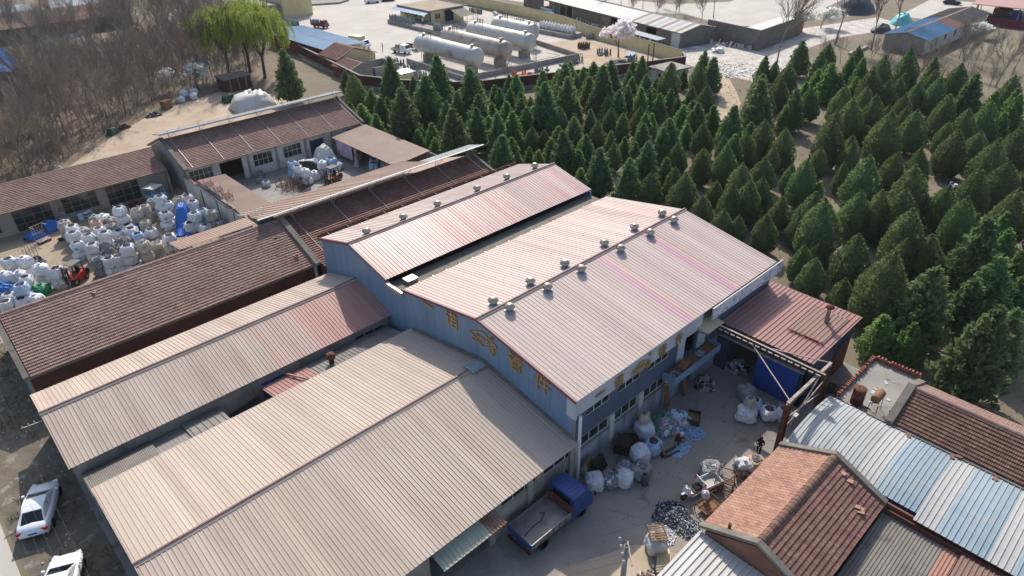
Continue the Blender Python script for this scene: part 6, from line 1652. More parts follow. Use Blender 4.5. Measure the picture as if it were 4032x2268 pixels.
# willows
def willow_tree(seed, h, R, label, loc):
    r = random.Random(seed); t = thing('willow_tree', loc, label, 'willow', 'willows')
    tr, lf = MB(), MB()
    tr.tube((0, 0, 0), (.2, 0, h * .3), .32, .26, 8); heads = []
    for i in range(12):
        a = 2 * pi * i / 12 + r.uniform(-.3, .3); q = r.uniform(.35, .8)
        p1 = V((.2, 0, h * .3)); p2 = V((cos(a) * R * q * .5, sin(a) * R * q * .5, h * r.uniform(.55, .7))); p3 = V((cos(a) * R * q, sin(a) * R * q, h * r.uniform(.75, .95)))
        tr.tube(p1, p2, .16, .09, 5); tr.tube(p2, p3, .09, .04, 5)
        for k in range(10):
            p4 = p3 + rv3(r) * R * .36; p4.z = min(h, p4.z + r.uniform(0, .6)); tr.tube(p2.lerp(p3, r.random()), p4, .035, .015, 3, 0, False); heads.append(p4)
    heads += [V((r.uniform(-1, 1) * R * .4, r.uniform(-1, 1) * R * .4, h * r.uniform(.9, 1.0))) for _ in range(10)]
    tr.build('trunk', 'bark', t)
    for p in heads:
        for s in range(9):
            q = p + rv3(r) * .5; ln = r.uniform(1.2, 3.6) * h / 11; out = V((q.x, q.y, 0)).normalized() * r.uniform(.05, .3)
            n = int(ln / .22) + 3
            for i in range(n):
                f = i / n
                c = q + out * (f * 1.6) + V((0, 0, .35 * sin(min(1, f * 3) * pi / 2) * .6 - ln * f)) + rv3(r) * .07
                if c.z < h * .22: break
                leaf(lf, c, (V((0, 0, -1)) + out + rv3(r) * .45).normalized(), rv3(r), r.uniform(.28, .44), r.uniform(.09, .14))
    lf.build('foliage', 'willow', t)
willow_tree(1, 12.5, 5.8, 'large yellow-green willow in front, right one beside the blue depot roof', (57.5, 131.5, 0))
willow_tree(2, 12.0, 5.6, 'yellow-green willow at the back left of the willow group', (53.5, 139, 0))
willow_tree(3, 13.0, 5.8, 'yellow-green willow in the middle of the group, tallest', (57.5, 138, 0))
# leafy shrubs
def shrub(loc, R, h, m, n, label, seed):
    r = random.Random(seed); t = thing('leafy_shrub', loc, label, 'shrub', 'leafy shrubs')
    mb, sb = MB(), MB()
    for i in range(9):
        a = r.uniform(0, 6.28); sb.tube((0, 0, 0), (cos(a) * R * .6, sin(a) * R * .6, h * .8), .03, .01, 4)
    sb.build('stems', 'twig', t)
    for i in range(n):
        d = rv3(r) * r.random() ** .4; leaf(mb, V((d.x * R, d.y * R, h * .5 + d.z * h * .5)), rv3(r), rv3(r), r.uniform(.14, .26), r.uniform(.08, .14))
    mb.build('leaves', m, t)
shrub((16.5, 128, 0), 1.9, 3.2, 'shrub_green', 900, 'green leafing shrub in the bare wood at the left, right one', 1)
shrub((13.6, 125.5, 0), 1.6, 2.4, 'shrub_green', 700, 'olive leafing shrub in the bare wood at the left, left one', 2)
shrub((36.5, 148, 0), 1.6, 3.0, 'shrub_green', 600, 'small green shrub left of the white blossom trees', 3)
# brushwood between the bare trees: uncountable
us = MB(); r = random.Random(14)
for i in range(9000):
    x, y = r.uniform(-24, 74), 99 + 90 * r.random() ** 1.3
    if not inpoly(x, y, WOOD) or not vis(x, y) or (2 < x < 27 and 148 < y < 184): continue
    h = r.uniform(.7, 3.2) * (1 if noise.noise(V((x * .15, y * .15, 1))) > -.1 else .4); p = V((x, y, 0))
    for k in range(3):
        d = (V((0, 0, 1)) + rv3(r) * .4).normalized(); q = p + d * h * r.uniform(.6, 1); us.tube(p, q, .022, .006, 3, 0, False)
        for j in range(2):
            m_ = p.lerp(q, r.uniform(.4, .9)); us.tube(m_, m_ + (d + rv3(r) * .8) * h * .3, .01, .004, 3, 0, False)
tag(us.build('brushwood', 'twig'), 'dense leafless brushwood under the bare trees', 'brushwood', kind='stuff')
mat('chip_grey', rgb(170, 168, 164), rgb(110, 106, 100), 6, .4, .6, .8)
# grass tufts: uncountable
gr = MB(); r = random.Random(4)
mat('dry_grass', rgb(150, 136, 92), rgb(120, 116, 70), .4, .3, .7, .9)
for i in range(9000):
    z = r.random()
    if z < .55: x, y = r.uniform(51, 130), r.uniform(2, 75)
    elif z < .75: x, y = r.uniform(-3.6, .6), r.uniform(30, 90)
    elif z < .9: x, y = r.uniform(-10, 50), r.uniform(99, 135)
    else: x, y = r.uniform(130, 170), r.uniform(20, 60)
    if noise.noise(V((x * .12, y * .12, 3))) < -.05: continue
    if z >= .75 and z < .9 and not inpoly(x, y, WOOD): continue
    for k in range(3):
        a = r.uniform(0, 6.28); leaf(gr, V((x + r.uniform(-.15, .15), y + r.uniform(-.15, .15), .1)), (V((cos(a), sin(a), 0)) * .7 + V((0, 0, 1))).normalized(), rv3(r), r.uniform(.2, .42), .05)
tag(gr.build('grass', 'dry_grass'), 'dry grass tufts on the bare ground', 'grass', kind='stuff')
litter_patch('street_litter', (-1.6, 46), 1.8, 12, 45, 'scrap_white', 'small white scraps of litter along the left street edge', .03, .1, 6)
litter_patch('yard_litter', (31, 16.5), 9, 4.5, 300, 'chip_grey', 'small grey scraps scattered over the front yard', .02, .09, 21)
litter_patch('yard_litter', (10, 78), 13, 9, 420, 'chip_grey', 'small scraps scattered over the bag yard', .03, .12, 22)
litter_patch('wood_litter', (24, 112), 14, 6, 120, 'scrap_white', 'white scraps of litter along the wood edge', .05, .2, 7)

# ------------------------------------------------------------------ vehicles
mat('paint_white', rgb(232, 236, 240), rough=.22, spec=.6)
mat('paint_blue', rgb(44, 80, 146), rgb(38, 68, 124), 1.5, .3, .7, .42, spec=.5)
mat('paint_black', rgb(24, 26, 30), rough=.2, spec=.6)
mat('paint_red', rgb(164, 44, 44), rough=.4) if 'paint_red' not in MATS else None
mat('paint_forkred', rgb(180, 50, 50), rough=.4)
mat('paint_orange', rgb(132, 76, 54), rough=.5)
mat('rubber', rgb(34, 34, 34), rough=.9)
mat('rim_steel', rgb(170, 172, 174), rough=.35, metal=.6)
mat('lamp_red', rgb(170, 24, 34), rough=.2)
mat('lamp_clear', rgb(220, 222, 224), rough=.1, spec=.8)
mat('plate_blue', rgb(60, 110, 190), rough=.5)
mat('bed_steel', rgb(160, 158, 156), rgb(128, 124, 120), 1.2, .35, .65, .45, metal=.35, col3=rgb(90, 80, 72), scale3=1.5, lo3=.58, hi3=.7, objco=True)
mat('plastic_dark', rgb(44, 44, 46), rough=.6)
def wheel(parent, x, y, r, w, n=18):
    mb = MB(); mb.lathe([(r * .62, -w / 2), (r * .93, -w / 2), (r, -w * .3), (r, w * .3), (r * .93, w / 2), (r * .62, w / 2), (r * .62, -w / 2)], n, (0, 0, 0), axis='y')
    wo = mb.build('wheel', 'rubber', parent, (x, y, r), smooth=False)
    s = 1 if y > 0 else -1
    mb = MB(); mb.lathe([(0, -w * .42), (r * .3, -w * .46), (r * .6, -w * .3), (r * .62, w * .3), (0, w * .3)] if s < 0 else [(0, -w * .3), (r * .62, -w * .3), (r * .6, w * .3), (r * .3, w * .46), (0, w * .42)], 14, axis='y')
    mb.build('rim', 'rim_steel', wo)
    return wo
def qpane(name, pts, m, parent, sh=.9, off=.012):
    pts = [V(p) for p in pts]; c = sum(pts, V()) / len(pts)
    n = (pts[1] - pts[0]).cross(pts[2] - pts[0]).normalized()
    q = [c + (p - c) * sh for p in pts]
    mb = MB(); k = len(q)
    mb.v = [tuple(p + n * off) for p in q] + [tuple(p - n * .004) for p in q]
    mb.f.append(tuple(range(k))); mb.m.append(0)
    for i in range(k):
        j = (i + 1) % k; mb.f.append((i, k + i, k + j, j)); mb.m.append(0)
    return mb.build(name, m, parent)
def sedan(name, loc, rz, m, label, group):
    t = thing(name, loc, label, 'car', group, rz)
    # stations along x (front +): x, half width, lower z, belt z
    st = [(-2.24, .62, .42, .78), (-2.16, .80, .30, .96), (-1.75, .87, .24, 1.02), (-1.2, .89, .22, 1.0), (-.3, .9, .2, .95), (.6, .9, .2, .94), (1.2, .89, .22, .92), (1.75, .86, .25, .84), (2.1, .76, .3, .7), (2.22, .58, .4, .58)]
    mb = MB(); ring = []
    for (x, w, z0, zb) in st:
        sec = [(-w * .9, z0), (-w, z0 + (zb - z0) * .45), (-w * .985, zb - .08), (-w * .86, zb), (0, zb + .035), (w * .86, zb), (w * .985, zb - .08), (w, z0 + (zb - z0) * .45), (w * .9, z0)]
        ring.append(len(mb.v)); mb.v += [(x, y, z) for y, z in sec]
    k = 9
    for a, b in zip(ring[:-1], ring[1:]):
        for i in range(k - 1): mb.f.append((a + i, a + i + 1, b + i + 1, b + i)); mb.m.append(0)
        mb.f.append((a, b, b + k - 1, a + k - 1)); mb.m.append(0)
    mb.f.append(tuple(ring[0] + i for i in range(k))[::-1]); mb.m.append(0); mb.f.append(tuple(ring[-1] + i for i in range(k))); mb.m.append(0)
    body = mb.build('body', m, t, smooth=True)
    A_ = [(-1.72, .72, .99), (-.95, .6, 1.41), (.18, .62, 1.44), (1.12, .74, .93)]     # rear base, rear roof, front roof, front base
    mb = MB(); L = [V((x, w, z)) for x, w, z in A_]; Rr = [V((x, -w, z)) for x, w, z in A_]
    top = [V((-.4, .63, 1.475)), V((-.4, -.63, 1.475))]
    mb.face([L[0], L[1], Rr[1], Rr[0]]); mb.face([L[1], top[0], top[1], Rr[1]]); mb.face([top[0], L[2], Rr[2], top[1]]); mb.face([L[2], L[3], Rr[3], Rr[2]])
    mb.face([L[0], L[3], L[2], top[0], L[1]][::-1]); mb.face([Rr[0], Rr[3], Rr[2], top[1], Rr[1]])
    mb.build('cabin', m, t)
    def up(p): return p
    qpane('windshield', [L[2], Rr[2], Rr[3], L[3]], 'glass_car', t, .88)
    qpane('rear_window', [L[0], Rr[0], Rr[1], L[1]][::1], 'glass_car', t, .86)
    for S_, sg in ((L, 1), (Rr, -1)):
        f = [V((.18, sg * .628, 1.39)), V((.93, sg * .728, .98)), V((-.3, sg * .735, .985)), V((-.36, sg * .634, 1.42))]
        b = [V((-.42, sg * .632, 1.42)), V((-.37, sg * .733, .985)), V((-1.42, sg * .712, 1.01)), V((-.93, sg * .61, 1.37))]
        for nm, q in (('front_side_window', f), ('rear_side_window', b)):
            qpane(nm, q if sg < 0 else q[::-1], 'glass_car', t, .94, .03)
            t.children[-1].location = (0, 0, 0)
        o = MB(); o.obox((.95, sg * .95, 1.0), (.12, .16, .11)); o.build('mirror', m, t)
        for hx in (.05, -.95):
            o = MB(); o.obox((hx, sg * .905, .82), (.2, .03, .04)); o.build('door_handle', 'rim_steel', t)
        o = MB(); o.obox((2.02, sg * .62, .68), (.3, .28, .14), -sg * .35); o.build('headlight', 'lamp_clear', t)
        o = MB(); o.obox((-2.15, sg * .66, .86), (.16, .34, .17), sg * .35); o.build('tail_light', 'lamp_red', t)
        for x in (-1.35, 1.38): wheel(t, x, sg * .8, .33, .22)
    o = MB(); o.obox((-2.235, 0, .68), (.03, .46, .14)); o.build('number_plate', 'plate_blue', t)
    o = MB(); o.box(-2.26, -2.12, -.7, .7, .36, .5); o.build('rear_bumper', 'plastic_dark', t)
    o = MB(); o.tube((-1.05, 0, 1.42), (-1.15, 0, 1.52), .025, .01, 6); o.build('aerial', 'plastic_dark', t)
    return t
c1 = sedan('parked_car', (-1.9, 42.4, .02), radians(68), 'paint_white', 'white sedan parked whole beside the left street', 'white sedans on the left street')
copy_tree(c1, (-2.45, 35.3, .02), radians(66), None, 'white sedan cut off by the bottom left edge', 'white sedans on the left street')
copy_tree(c1, (119.5, 187.3, .02), radians(-20), None, 'white car parked at the top of the depot yard', 'far cars')
sedan('parked_car', (124.6, 186.6, .02), radians(-20), 'paint_black', 'dark car beside the white one at the top of the depot yard', 'far cars')
sedan('parked_car', (226, 62.8, .02), radians(-80), 'paint_black', 'black car parked on the pale plaza at the top right', 'far cars')

def small_truck(loc, rz, cabm, bedm, label, cargo=None, crew=False):
    t = thing('small_truck', loc, label, 'truck', 'small depot trucks', rz)
    mb = MB(); mb.prism_y([(2.3, .45), (2.3, 1.0), (2.05, 1.15), (1.6, 1.85), (.85 if not crew else .3, 1.9), (.7 if not crew else .1, .45)], -.78, .78); mb.build('cab', cabm, t)
    qpane('windshield', [(2.05, .7, 1.17), (1.62, .66, 1.82), (1.62, -.66, 1.82), (2.05, -.7, 1.17)], 'glass_car', t, .95)
    for s in (-1, 1):
        q = [(1.85, s * .782, 1.2), (1.5, s * .782, 1.75), (1.0, s * .782, 1.75), (1.0, s * .782, 1.2)]
        qpane('side_window', q if s > 0 else q[::-1], 'glass_car', t, .95)
        for x in (1.55, -1.3): wheel(t, x, s * .68, .3, .2, 14)
        o = MB(); o.obox((2.3, s * .58, .8), (.06, .28, .16)); o.build('headlight', 'lamp_clear', t)
    o = MB(); x1 = .6 if not crew else 0
    o.box(-2.3, x1, -.8, .8, .62, .7); o.build('bed_floor', bedm, t)
    for a in ((-2.3, x1, -.8, -.76), (-2.3, x1, .76, .8), (-2.34, -2.3, -.8, .8)):
        o = MB(); o.box(a[0], a[1], a[2], a[3], .7, 1.02); o.build('bed_side', bedm, t)
    o = MB(); o.box(-2.2, 2.0, -.4, .4, .35, .6); o.build('chassis', 'plastic_dark', t)
    if cargo == 'box':
        o = MB(); o.box(-2.9, .55, -.9, .9, .72, 2.6); o.build('cargo_box', 'sheet_cream', t)
    if cargo == 'tarp':
        o = MB(); o.prism_y([(-1.0, .72), (-1.0, 1.75), (-.8, 1.85), (x1 - .05, 1.85), (x1 - .05, .72)], -.74, .74); o.build('tarp_load', 'sheet_grey', t)
    return t
small_truck((88.0, 128.6, .01), radians(-75), 'paint_white', 'sheet_white', 'small white truck with grey tarped load parked by the bund', 'tarp', True)
small_truck((91.8, 129.6, .01), radians(-75), 'paint_white', 'paint_red', 'white-cabbed truck with open dark red bed, behind the first', None)
small_truck((84.6, 139.2, .01), radians(-78), 'paint_white', 'sheet_white', 'white truck with cream box body beside the blue-roofed depot house', 'box')
rt = small_truck((90.0, 166.5, .01), radians(-70), 'paint_red', 'paint_red', 'red truck loaded with gas cylinders at the far left of the depot yard')
cyls('cyl_grey', [(89.9 + rnd.uniform(-.5, .4) - i * .12, 166.6 + i * .3) for i in range(8) for k in range(2)], 'gas cylinder standing on the red truck', 'cylinders on the red truck', .72)
cyls('cyl_grey', grid(86.0, 172.5, 3, 9, .6, .55), 'gas cylinder in the row behind the red truck by the yellow house', 'cylinders behind the red truck', .1)

# blue cargo truck
bt = thing('cargo_truck', (20.75, 19.2, .01), 'blue flatbed cargo truck with empty steel bed beside the near warehouse', 'truck', rz=0.0)
mb = MB(); mb.prism_y([(2.85, .55), (2.88, 1.2), (2.72, 1.4), (2.35, 2.2), (2.15, 2.3), (1.15, 2.32), (1.02, 2.25), (1.0, .55)], -.98, .98); mb.build('cab', 'paint_blue', bt)
qpane('windshield', [(2.74, .85, 1.42), (2.37, .8, 2.17), (2.37, -.8, 2.17), (2.74, -.85, 1.42)], 'glass_car', bt, .95)
for s in (-1, 1):
    q = [(2.55, s * .982, 1.4), (2.25, s * .982, 2.1), (1.6, s * .982, 2.1), (1.6, s * .982, 1.4)]
    qpane('side_window', q if s > 0 else q[::-1], 'glass_car', bt, .93)
    o = MB(); o.obox((2.87, s * .72, .95), (.06, .34, .2)); o.build('headlight', 'lamp_clear', bt)
    o = MB(); o.beam((2.5, s * 1.0, 1.9), (2.75, s * 1.18, 1.85), .03, .03); o.obox((2.75, s * 1.2, 1.7), (.06, .16, .34)); o.build('mirror', 'plastic_dark', bt)
    o = MB(); o.obox((1.9, s * .99, 1.25), (.18, .03, .05)); o.build('door_handle', 'plastic_dark', bt)
    wheel(bt, 1.95, s * .82, .4, .24); wheel(bt, -1.5, s * .8, .4, .36)
    o = MB(); o.obox((-2.66, s * .75, .72), (.06, .3, .13)); o.build('tail_light', 'lamp_red', bt)
q = [(1.0, .8, 1.5), (1.0, .8, 2.1), (1.0, -.8, 2.1), (1.0, -.8, 1.5)]
qpane('rear_cab_window', q[::-1], 'glass_car', bt, .9)
mb = MB()
for i in range(6): mb.box(1.25 + i * .0, 2.05, -.78 + i * .3, -.7 + i * .3, 2.322, 2.35)
mb.build('roof_ribs', 'paint_blue', bt); tag(bt.children[-1], kind='stuff')
mb = MB(); mb.box(-2.6, .85, -1.0, 1.0, .92, 1.0); mb.build('bed_floor', 'bed_steel', bt)
for nm, a in (('bed_side', (-2.6, .85, -1.04, -1.0)), ('bed_side', (-2.6, .85, 1.0, 1.04)), ('tailgate', (-2.64, -2.6, -1.04, 1.04)), ('headboard', (.85, .9, -1.04, 1.04))):
    mb = MB(); mb.box(a[0], a[1], a[2], a[3], .9, 1.38 if nm != 'headboard' else 1.75); mb.build(nm, {'headboard': 'steel_rust', 'bed_side': 'bed_steel'}.get(nm, 'paint_blue'), bt)
for i in range(7):
    for s in (-1, 1):
        o = MB(); x = -2.5 + i * .55; o.box(x, x + .06, s * 1.05 - .015, s * 1.05 + .015, .92, 1.37); o.build('side_rib', 'paint_blue', bt)
mb = MB(); mb.box(-2.5, 2.6, -.42, .42, .5, .88); mb.build('chassis', 'plastic_dark', bt)
mb = MB(); mb.box(-2.72, -2.62, -.95, .95, .5, .62); mb.build('rear_bumper', 'plastic_dark', bt)
mb = MB(); mb.path([(-.4, .55, 1.02), (-.2, .3, 1.02), (-.7, .05, 1.02), (-1.4, .1, 1.02), (-2.2, -.05, 1.02)], .025, 6); o = mb.build('loose_hose', 'rubber', None, (20.75, 19.2, .01)); tag(o, 'black hose lying in the empty truck bed', 'hose')
mat('sheet_plain', rgb(150, 154, 160), rough=.4)

# forklifts
def forklift(loc, rz, m, label, forks_up=.0):
    t = thing('forklift', loc, label, 'forklift', 'forklifts', rz)
    mb = MB(); mb.prism_y([(.75, .35), (.75, .7), (.3, .8), (-.2, .95), (-1.15, 1.1), (-1.3, .9), (-1.3, .35), (-.9, .3)], -.52, .52); mb.build('body', m, t)
    mb = MB(); mb.prism_y([(-.9, .55), (-.9, 1.12), (-1.25, 1.05), (-1.36, .8), (-1.34, .5)], -.55, .55); mb.build('counterweight', 'plastic_dark', t)
    for s in (-1, 1):
        wheel(t, .55, s * .48, .34, .24); wheel(t, -.85, s * .46, .27, .2)
        o = MB(); o.beam((.62, s * .46, .7), (.35, s * .46, 2.05), .06, .06); o.build('guard_post', 'plastic_dark', t)
        o = MB(); o.beam((-.85, s * .46, 1.0), (-.75, s * .46, 2.05), .06, .06); o.build('guard_post', 'plastic_dark', t)
        o = MB(); o.beam((.95, s * .3, .1), (.9, s * .3, 2.15), .1, .07); o.build('mast_upright', 'plastic_dark', t)
        o = MB(); o.box(1.1, 2.1, s * .28 - .06, s * .28 + .06, .06 + forks_up, .11 + forks_up); o.box(1.06, 1.12, s * .28 - .06, s * .28 + .06, .06 + forks_up, .7 + forks_up); o.build('fork', 'steel_worn', t)
    o = MB(); o.box(-.85, .42, -.52, .52, 2.05, 2.11); o.build('overhead_guard', 'steel_dark' if m != 'paint_forkred' else 'concrete_cap', t)
    o = MB(); o.box(1.0, 1.06, -.5, .5, .35 + forks_up, .75 + forks_up); o.box(.98, 1.04, -.42, .42, 2.05, 2.15); o.build('carriage', 'plastic_dark', t)
    for i in range(5):
        o = MB(); o.beam((1.08, -.4 + i * .2, .75), (1.08, -.4 + i * .2, 1.25), .03, .03); o.build('backrest_bar', 'plastic_dark', t)
    o = MB(); o.obox((-.35, 0, 1.05), (.45, .46, .14)); o.obox((-.55, 0, 1.3), (.1, .46, .5)); o.build('seat', 'rubber', t)
    o = MB(); o.tube((.35, 0, .8), (.15, 0, 1.25), .03, .03, 6); o.lathe([(.16, 0), (.19, .02), (.16, .04)], 12, (.14, 0, 1.25)); o.build('steering_wheel', 'plastic_dark', t)
    for s in (-.1, .1):
        o = MB(); o.tube((.85, s, .3), (.85, s, 1.9), .05, .05, 6); o.build('lift_cylinder', 'steel_dark', t)
forklift((8.2, 72.6, .015), radians(215), 'paint_forkred', 'red forklift parked in the bag yard by the tile ridge', .35)
forklift((39.6, 76.4, .015), radians(190), 'paint_orange', 'orange and black forklift in the inner yard')

# cargo tricycle
tc = thing('cargo_tricycle', (29.75, 14.2, .015), 'white electric cargo tricycle with empty bed in the front yard', 'tricycle', rz=radians(163))
mb = MB(); mb.box(-1.3, .1, -.48, .48, .5, .56); mb.build('bed_floor', 'bed_steel', tc)
for a, b in (((-1.3, .48), (.1, .48)), ((-1.3, -.48), (.1, -.48)), ((-1.3, -.48), (-1.3, .48))):
    mb = MB(); mb.beam((a[0], a[1], .68), (b[0], b[1], .68), .035, .26); mb.build('bed_side', 'paint_white', tc)
mb = MB(); mb.box(.1, .14, -.5, .5, .5, 1.15); mb.build('headboard', 'paint_white', tc)
letters(tc, 'H', .5, .006, Matrix(((0, 0, 1, .145), (1, 0, 0, 0), (0, 1, 0, .85), (0, 0, 0, 1))), 'white_mark', .02)
for s in (-1, 1):
    wheel(tc, -.75, s * .5, .28, .12, 14)
    o = MB(); o.tube((.15, s * .47, 1.15), (.35, s * .44, .95), .05, .05, 6); o.build('grip_pad', 'paint_forkred', tc)
wheel(tc, 1.45, .02, .27, .11, 14)
mb = MB(); mb.box(.2, .75, -.26, .26, .35, .62); mb.build('seat_box', 'bed_steel', tc)
mb = MB(); mb.obox((.45, 0, .68), (.5, .5, .1)); mb.build('seat', 'rubber', tc)
mb = MB(); mb.prism_y([(.8, .3), (1.2, .32), (1.42, .6), (1.25, 1.0), (1.15, 1.0), (1.1, .55), (.8, .42)], -.22, .22); mb.build('front_fairing', 'paint_white', tc)
mb = MB(); mb.tube((1.45, 0, .3), (1.18, 0, 1.08), .03, .03, 6); mb.tube((1.15, -.36, 1.12), (1.15, .36, 1.12), .025, .025, 6); mb.build('handlebar', 'plastic_dark', tc)
mb = MB(); mb.obox((1.3, 0, .92), (.12, .2, .16)); mb.build('headlight', 'lamp_clear', tc)
mb = MB(); mb.obox((1.46, 0, .58), (.4, .14, .04)); mb.build('mudguard', 'paint_white', tc)
# motorbike among the trees
mbk = thing('motorbike', (92.3, 19.6, 0), 'small motorbike with white panels parked among the cypresses', 'motorbike', rz=radians(40))
for x in (-.65, .65): wheel(mbk, x, .0001, .3, .12, 14)
mb = MB(); mb.prism_y([(-.75, .6), (-.2, .45), (.3, .5), (.5, .95), (.3, 1.0), (.1, .72), (-.7, .82)], -.14, .14); mb.build('body', 'paint_white', mbk)
mb = MB(); mb.obox((-.3, 0, .84), (.7, .26, .1)); mb.build('seat', 'rubber', mbk)
mb = MB(); mb.tube((.65, 0, .3), (.42, 0, 1.05), .03, .03, 6); mb.tube((.4, -.34, 1.08), (.4, .34, 1.08), .025, .025, 6); mb.build('handlebar', 'plastic_dark', mbk)
mb = MB(); mb.obox((-.8, 0, .95), (.35, .35, .3)); mb.build('rear_box', 'cyl_white', mbk)
# derelict van
vn = thing('old_van', (21.2, 86.8, .015), 'derelict pale blue cab with white roof under the eaves by the yard wall', 'van', rz=radians(-60))
mb = MB(); mb.prism_y([(1.0, .3), (1.0, .9), (.6, 1.0), (.4, .3)], -.8, .8); mb.box(-1.2, .45, -.8, .8, .3, .95); mb.build('body', 'sheet_blue', vn)
mb = MB(); mb.box(-1.2, .55, -.82, .82, 1.85, 1.95); mb.build('roof', 'sheet_white', vn)
for x, y in ((-1.15, -.76), (-1.15, .76), (.1, .76), (.1, -.76)):
    o = MB(); o.beam((x, y, .95), (x * .95, y, 1.86), .07, .07); o.build('pillar', 'sheet_blue', vn)
for s in (-.74, .74):
    o = MB(); o.beam((.72, s, .98), (.5, s, 1.86), .07, .07); o.build('front_pillar', 'sheet_blue', vn)

# ------------------------------------------------------------------ bulk bags
mat('bag_white', rgb(226, 228, 232), rgb(196, 196, 196), 1.6, .35, .7, .65, var=.08, bump=.35, bscale=5, col3=rgb(150, 140, 128), scale3=1.1, lo3=.6, hi3=.74)
mat('bag_tan', rgb(206, 198, 184), rgb(166, 158, 146), 1.4, .3, .7, .7, var=.1, bump=.35, bscale=5, col3=rgb(126, 114, 100), scale3=1.2, lo3=.56, hi3=.72)
mat('bag_grey', rgb(176, 176, 176), rgb(132, 130, 128), 1.6, .3, .7, .7, var=.12, bump=.4, bscale=5)
mat('bag_blue', rgb(150, 186, 218), rgb(190, 208, 224), 1.3, .35, .65, .6, var=.08, bump=.35, bscale=5)
mat('bag_orange', rgb(214, 180, 150), rgb(186, 154, 130), 1.3, .3, .7, .65, bump=.4, bscale=5)
mat('print_blue', rgb(72, 132, 196), rgb(110, 160, 208), 2, .3, .7, .65)
mat('scrap_maroon', rgb(104, 80, 86), rgb(66, 56, 64), 5, .3, .7, .8, col3=rgb(150, 144, 150), scale3=4, lo3=.58, hi3=.64)
mat('scrap_mixed', rgb(150, 150, 154), rgb(84, 82, 84), 3, .35, .65, .8, col3=rgb(206, 208, 212), scale3=3, lo3=.55, hi3=.6, bump=.5, bscale=6)
mat('bag_purple', rgb(214, 204, 222), rgb(150, 110, 170), 5, .45, .55, .7, bump=.4)
mat('bag_green', rgb(40, 140, 100), rgb(30, 112, 82), 3, .3, .7, .5, bump=.5, bscale=5)
mat('tarp_blue', rgb(50, 118, 200), rgb(40, 98, 178), 1.5, .3, .7, .45, bump=.3, bscale=4)
mat('tarp_white', rgb(222, 222, 216), rgb(200, 196, 186), .8, .3, .7, .6, bump=.3, bscale=3)
mat('tarp_green', rgb(40, 86, 64), rgb(34, 70, 54), 1, .3, .7, .6, bump=.3)
def bag_proto(seed, bm, sm, closed=False, junk=False, prints=False):
    r = random.Random(seed); t = thing('bulk_bag', (0, 0, 0), 'x', 'bag'); off = V((seed * 5.1, 2, 0))
    am = .3 if junk else .2
    def wob(q):
        n = noise.noise(V((q.x, q.y, q.z)) * 2.3 + off) * am + noise.noise(V((q.x, q.y, q.z * 1.6)) * 5.5 + off) * am * .55
        d = V((q.x, q.y, 0)); s = 1 + n
        a_ = atan2(q.y, q.x); sq = 1 + .09 * cos(4 * a_) + (.05 * cos(9 * a_ + seed) + .03 * cos(14 * a_)) * min(1, max(0, q.z - .2))
        return V((q.x * s * sq, q.y * s * sq, q.z + .06 * noise.noise(q * 3 + off)))
    mb = MB()
    if closed:
        prof = [(.4, 0), (.6, .06), (.68, .3), (.68, .6), (.62, .85), (.42, 1.02), (.16, 1.08), (.1, 1.16), (.16, 1.22)]
    else:
        prof = [(.42, 0), (.6, .06), (.68, .3), (.68, .6), (.62, .84), (.5, .99), (.38, 1.05), (.32, 1.0), (.28, .9)]
    mb.lathe(prof, 26, wob=wob); mb.build('bag_body', bm, t)
    if not closed:
        mb = MB()
        for i in range(60):
            a = r.uniform(0, 6.28); q = sqrt(r.random()) * .31
            M = Matrix.Rotation(r.uniform(0, 6), 3, 'Z') @ Matrix.Rotation(r.uniform(-.9, .9), 3, 'X')
            mb.obox((q * cos(a), q * sin(a), .93 + .1 * (1 - q) + r.uniform(-.03, .06)), (r.uniform(.1, .24), r.uniform(.06, .14), .03), M=M)
        mb.lathe([(.32, .86), (.2, .95), (0, .97)], 12)
        tag(mb.build('contents', sm, t), kind='stuff')
        for k in range(4):
            a = k * pi / 2 + .78; o = MB(); c, s = cos(a), sin(a)
            o.path([V((c * .56 - s * .1, s * .56 + c * .1, .9)), V((c * .62 - s * .07, s * .62 + c * .07, 1.12)), V((c * .6 + s * .05, s * .6 - c * .05, 1.13)), V((c * .56 + s * .1, s * .56 - c * .1, .9))], .022, 4); o.build('lifting_loop', bm, t)
    if prints:
        for k in range(4):
            a = k * 1.7 + seed; o = MB(); n = 5; z0 = r.uniform(.25, .45); hh = r.uniform(.15, .4)
            for i in range(n):
                b = a + i * .12
                for z in (z0, z0 + hh):
                    p = wob(V((.69 * cos(b), .69 * sin(b), z))); o.v.append((p.x * 1.012, p.y * 1.012, p.z))
            for i in range(n - 1): o.f.append((2 * i, 2 * i + 2, 2 * i + 3, 2 * i + 1)); o.m.append(0)
            o.build('blue_print', 'print_blue', t)
    return t
BG = {'w': [bag_proto(s, 'bag_white', 'scrap_maroon') for s in (1, 2, 3)], 'b': [bag_proto(s, 'bag_white', None, True) for s in (4, 5)], 'v': [bag_proto(s, 'bag_white', 'scrap_maroon', prints=True) for s in (6, 7)], 'x': [bag_proto(s, 'bag_white', None, True, prints=True) for s in (16, 17)],
      't': [bag_proto(s, 'bag_tan', 'scrap_mixed') for s in (8, 9)], 'u': [bag_proto(10, 'bag_blue', 'scrap_maroon')], 'g': [bag_proto(11, 'bag_grey', 'scrap_mixed'), bag_proto(12, 'bag_grey', None, True, True)],
      'o': [bag_proto(13, 'bag_orange', 'scrap_mixed')], 'j': [bag_proto(14, 'scrap_mixed', 'scrap_mixed', junk=True)]}
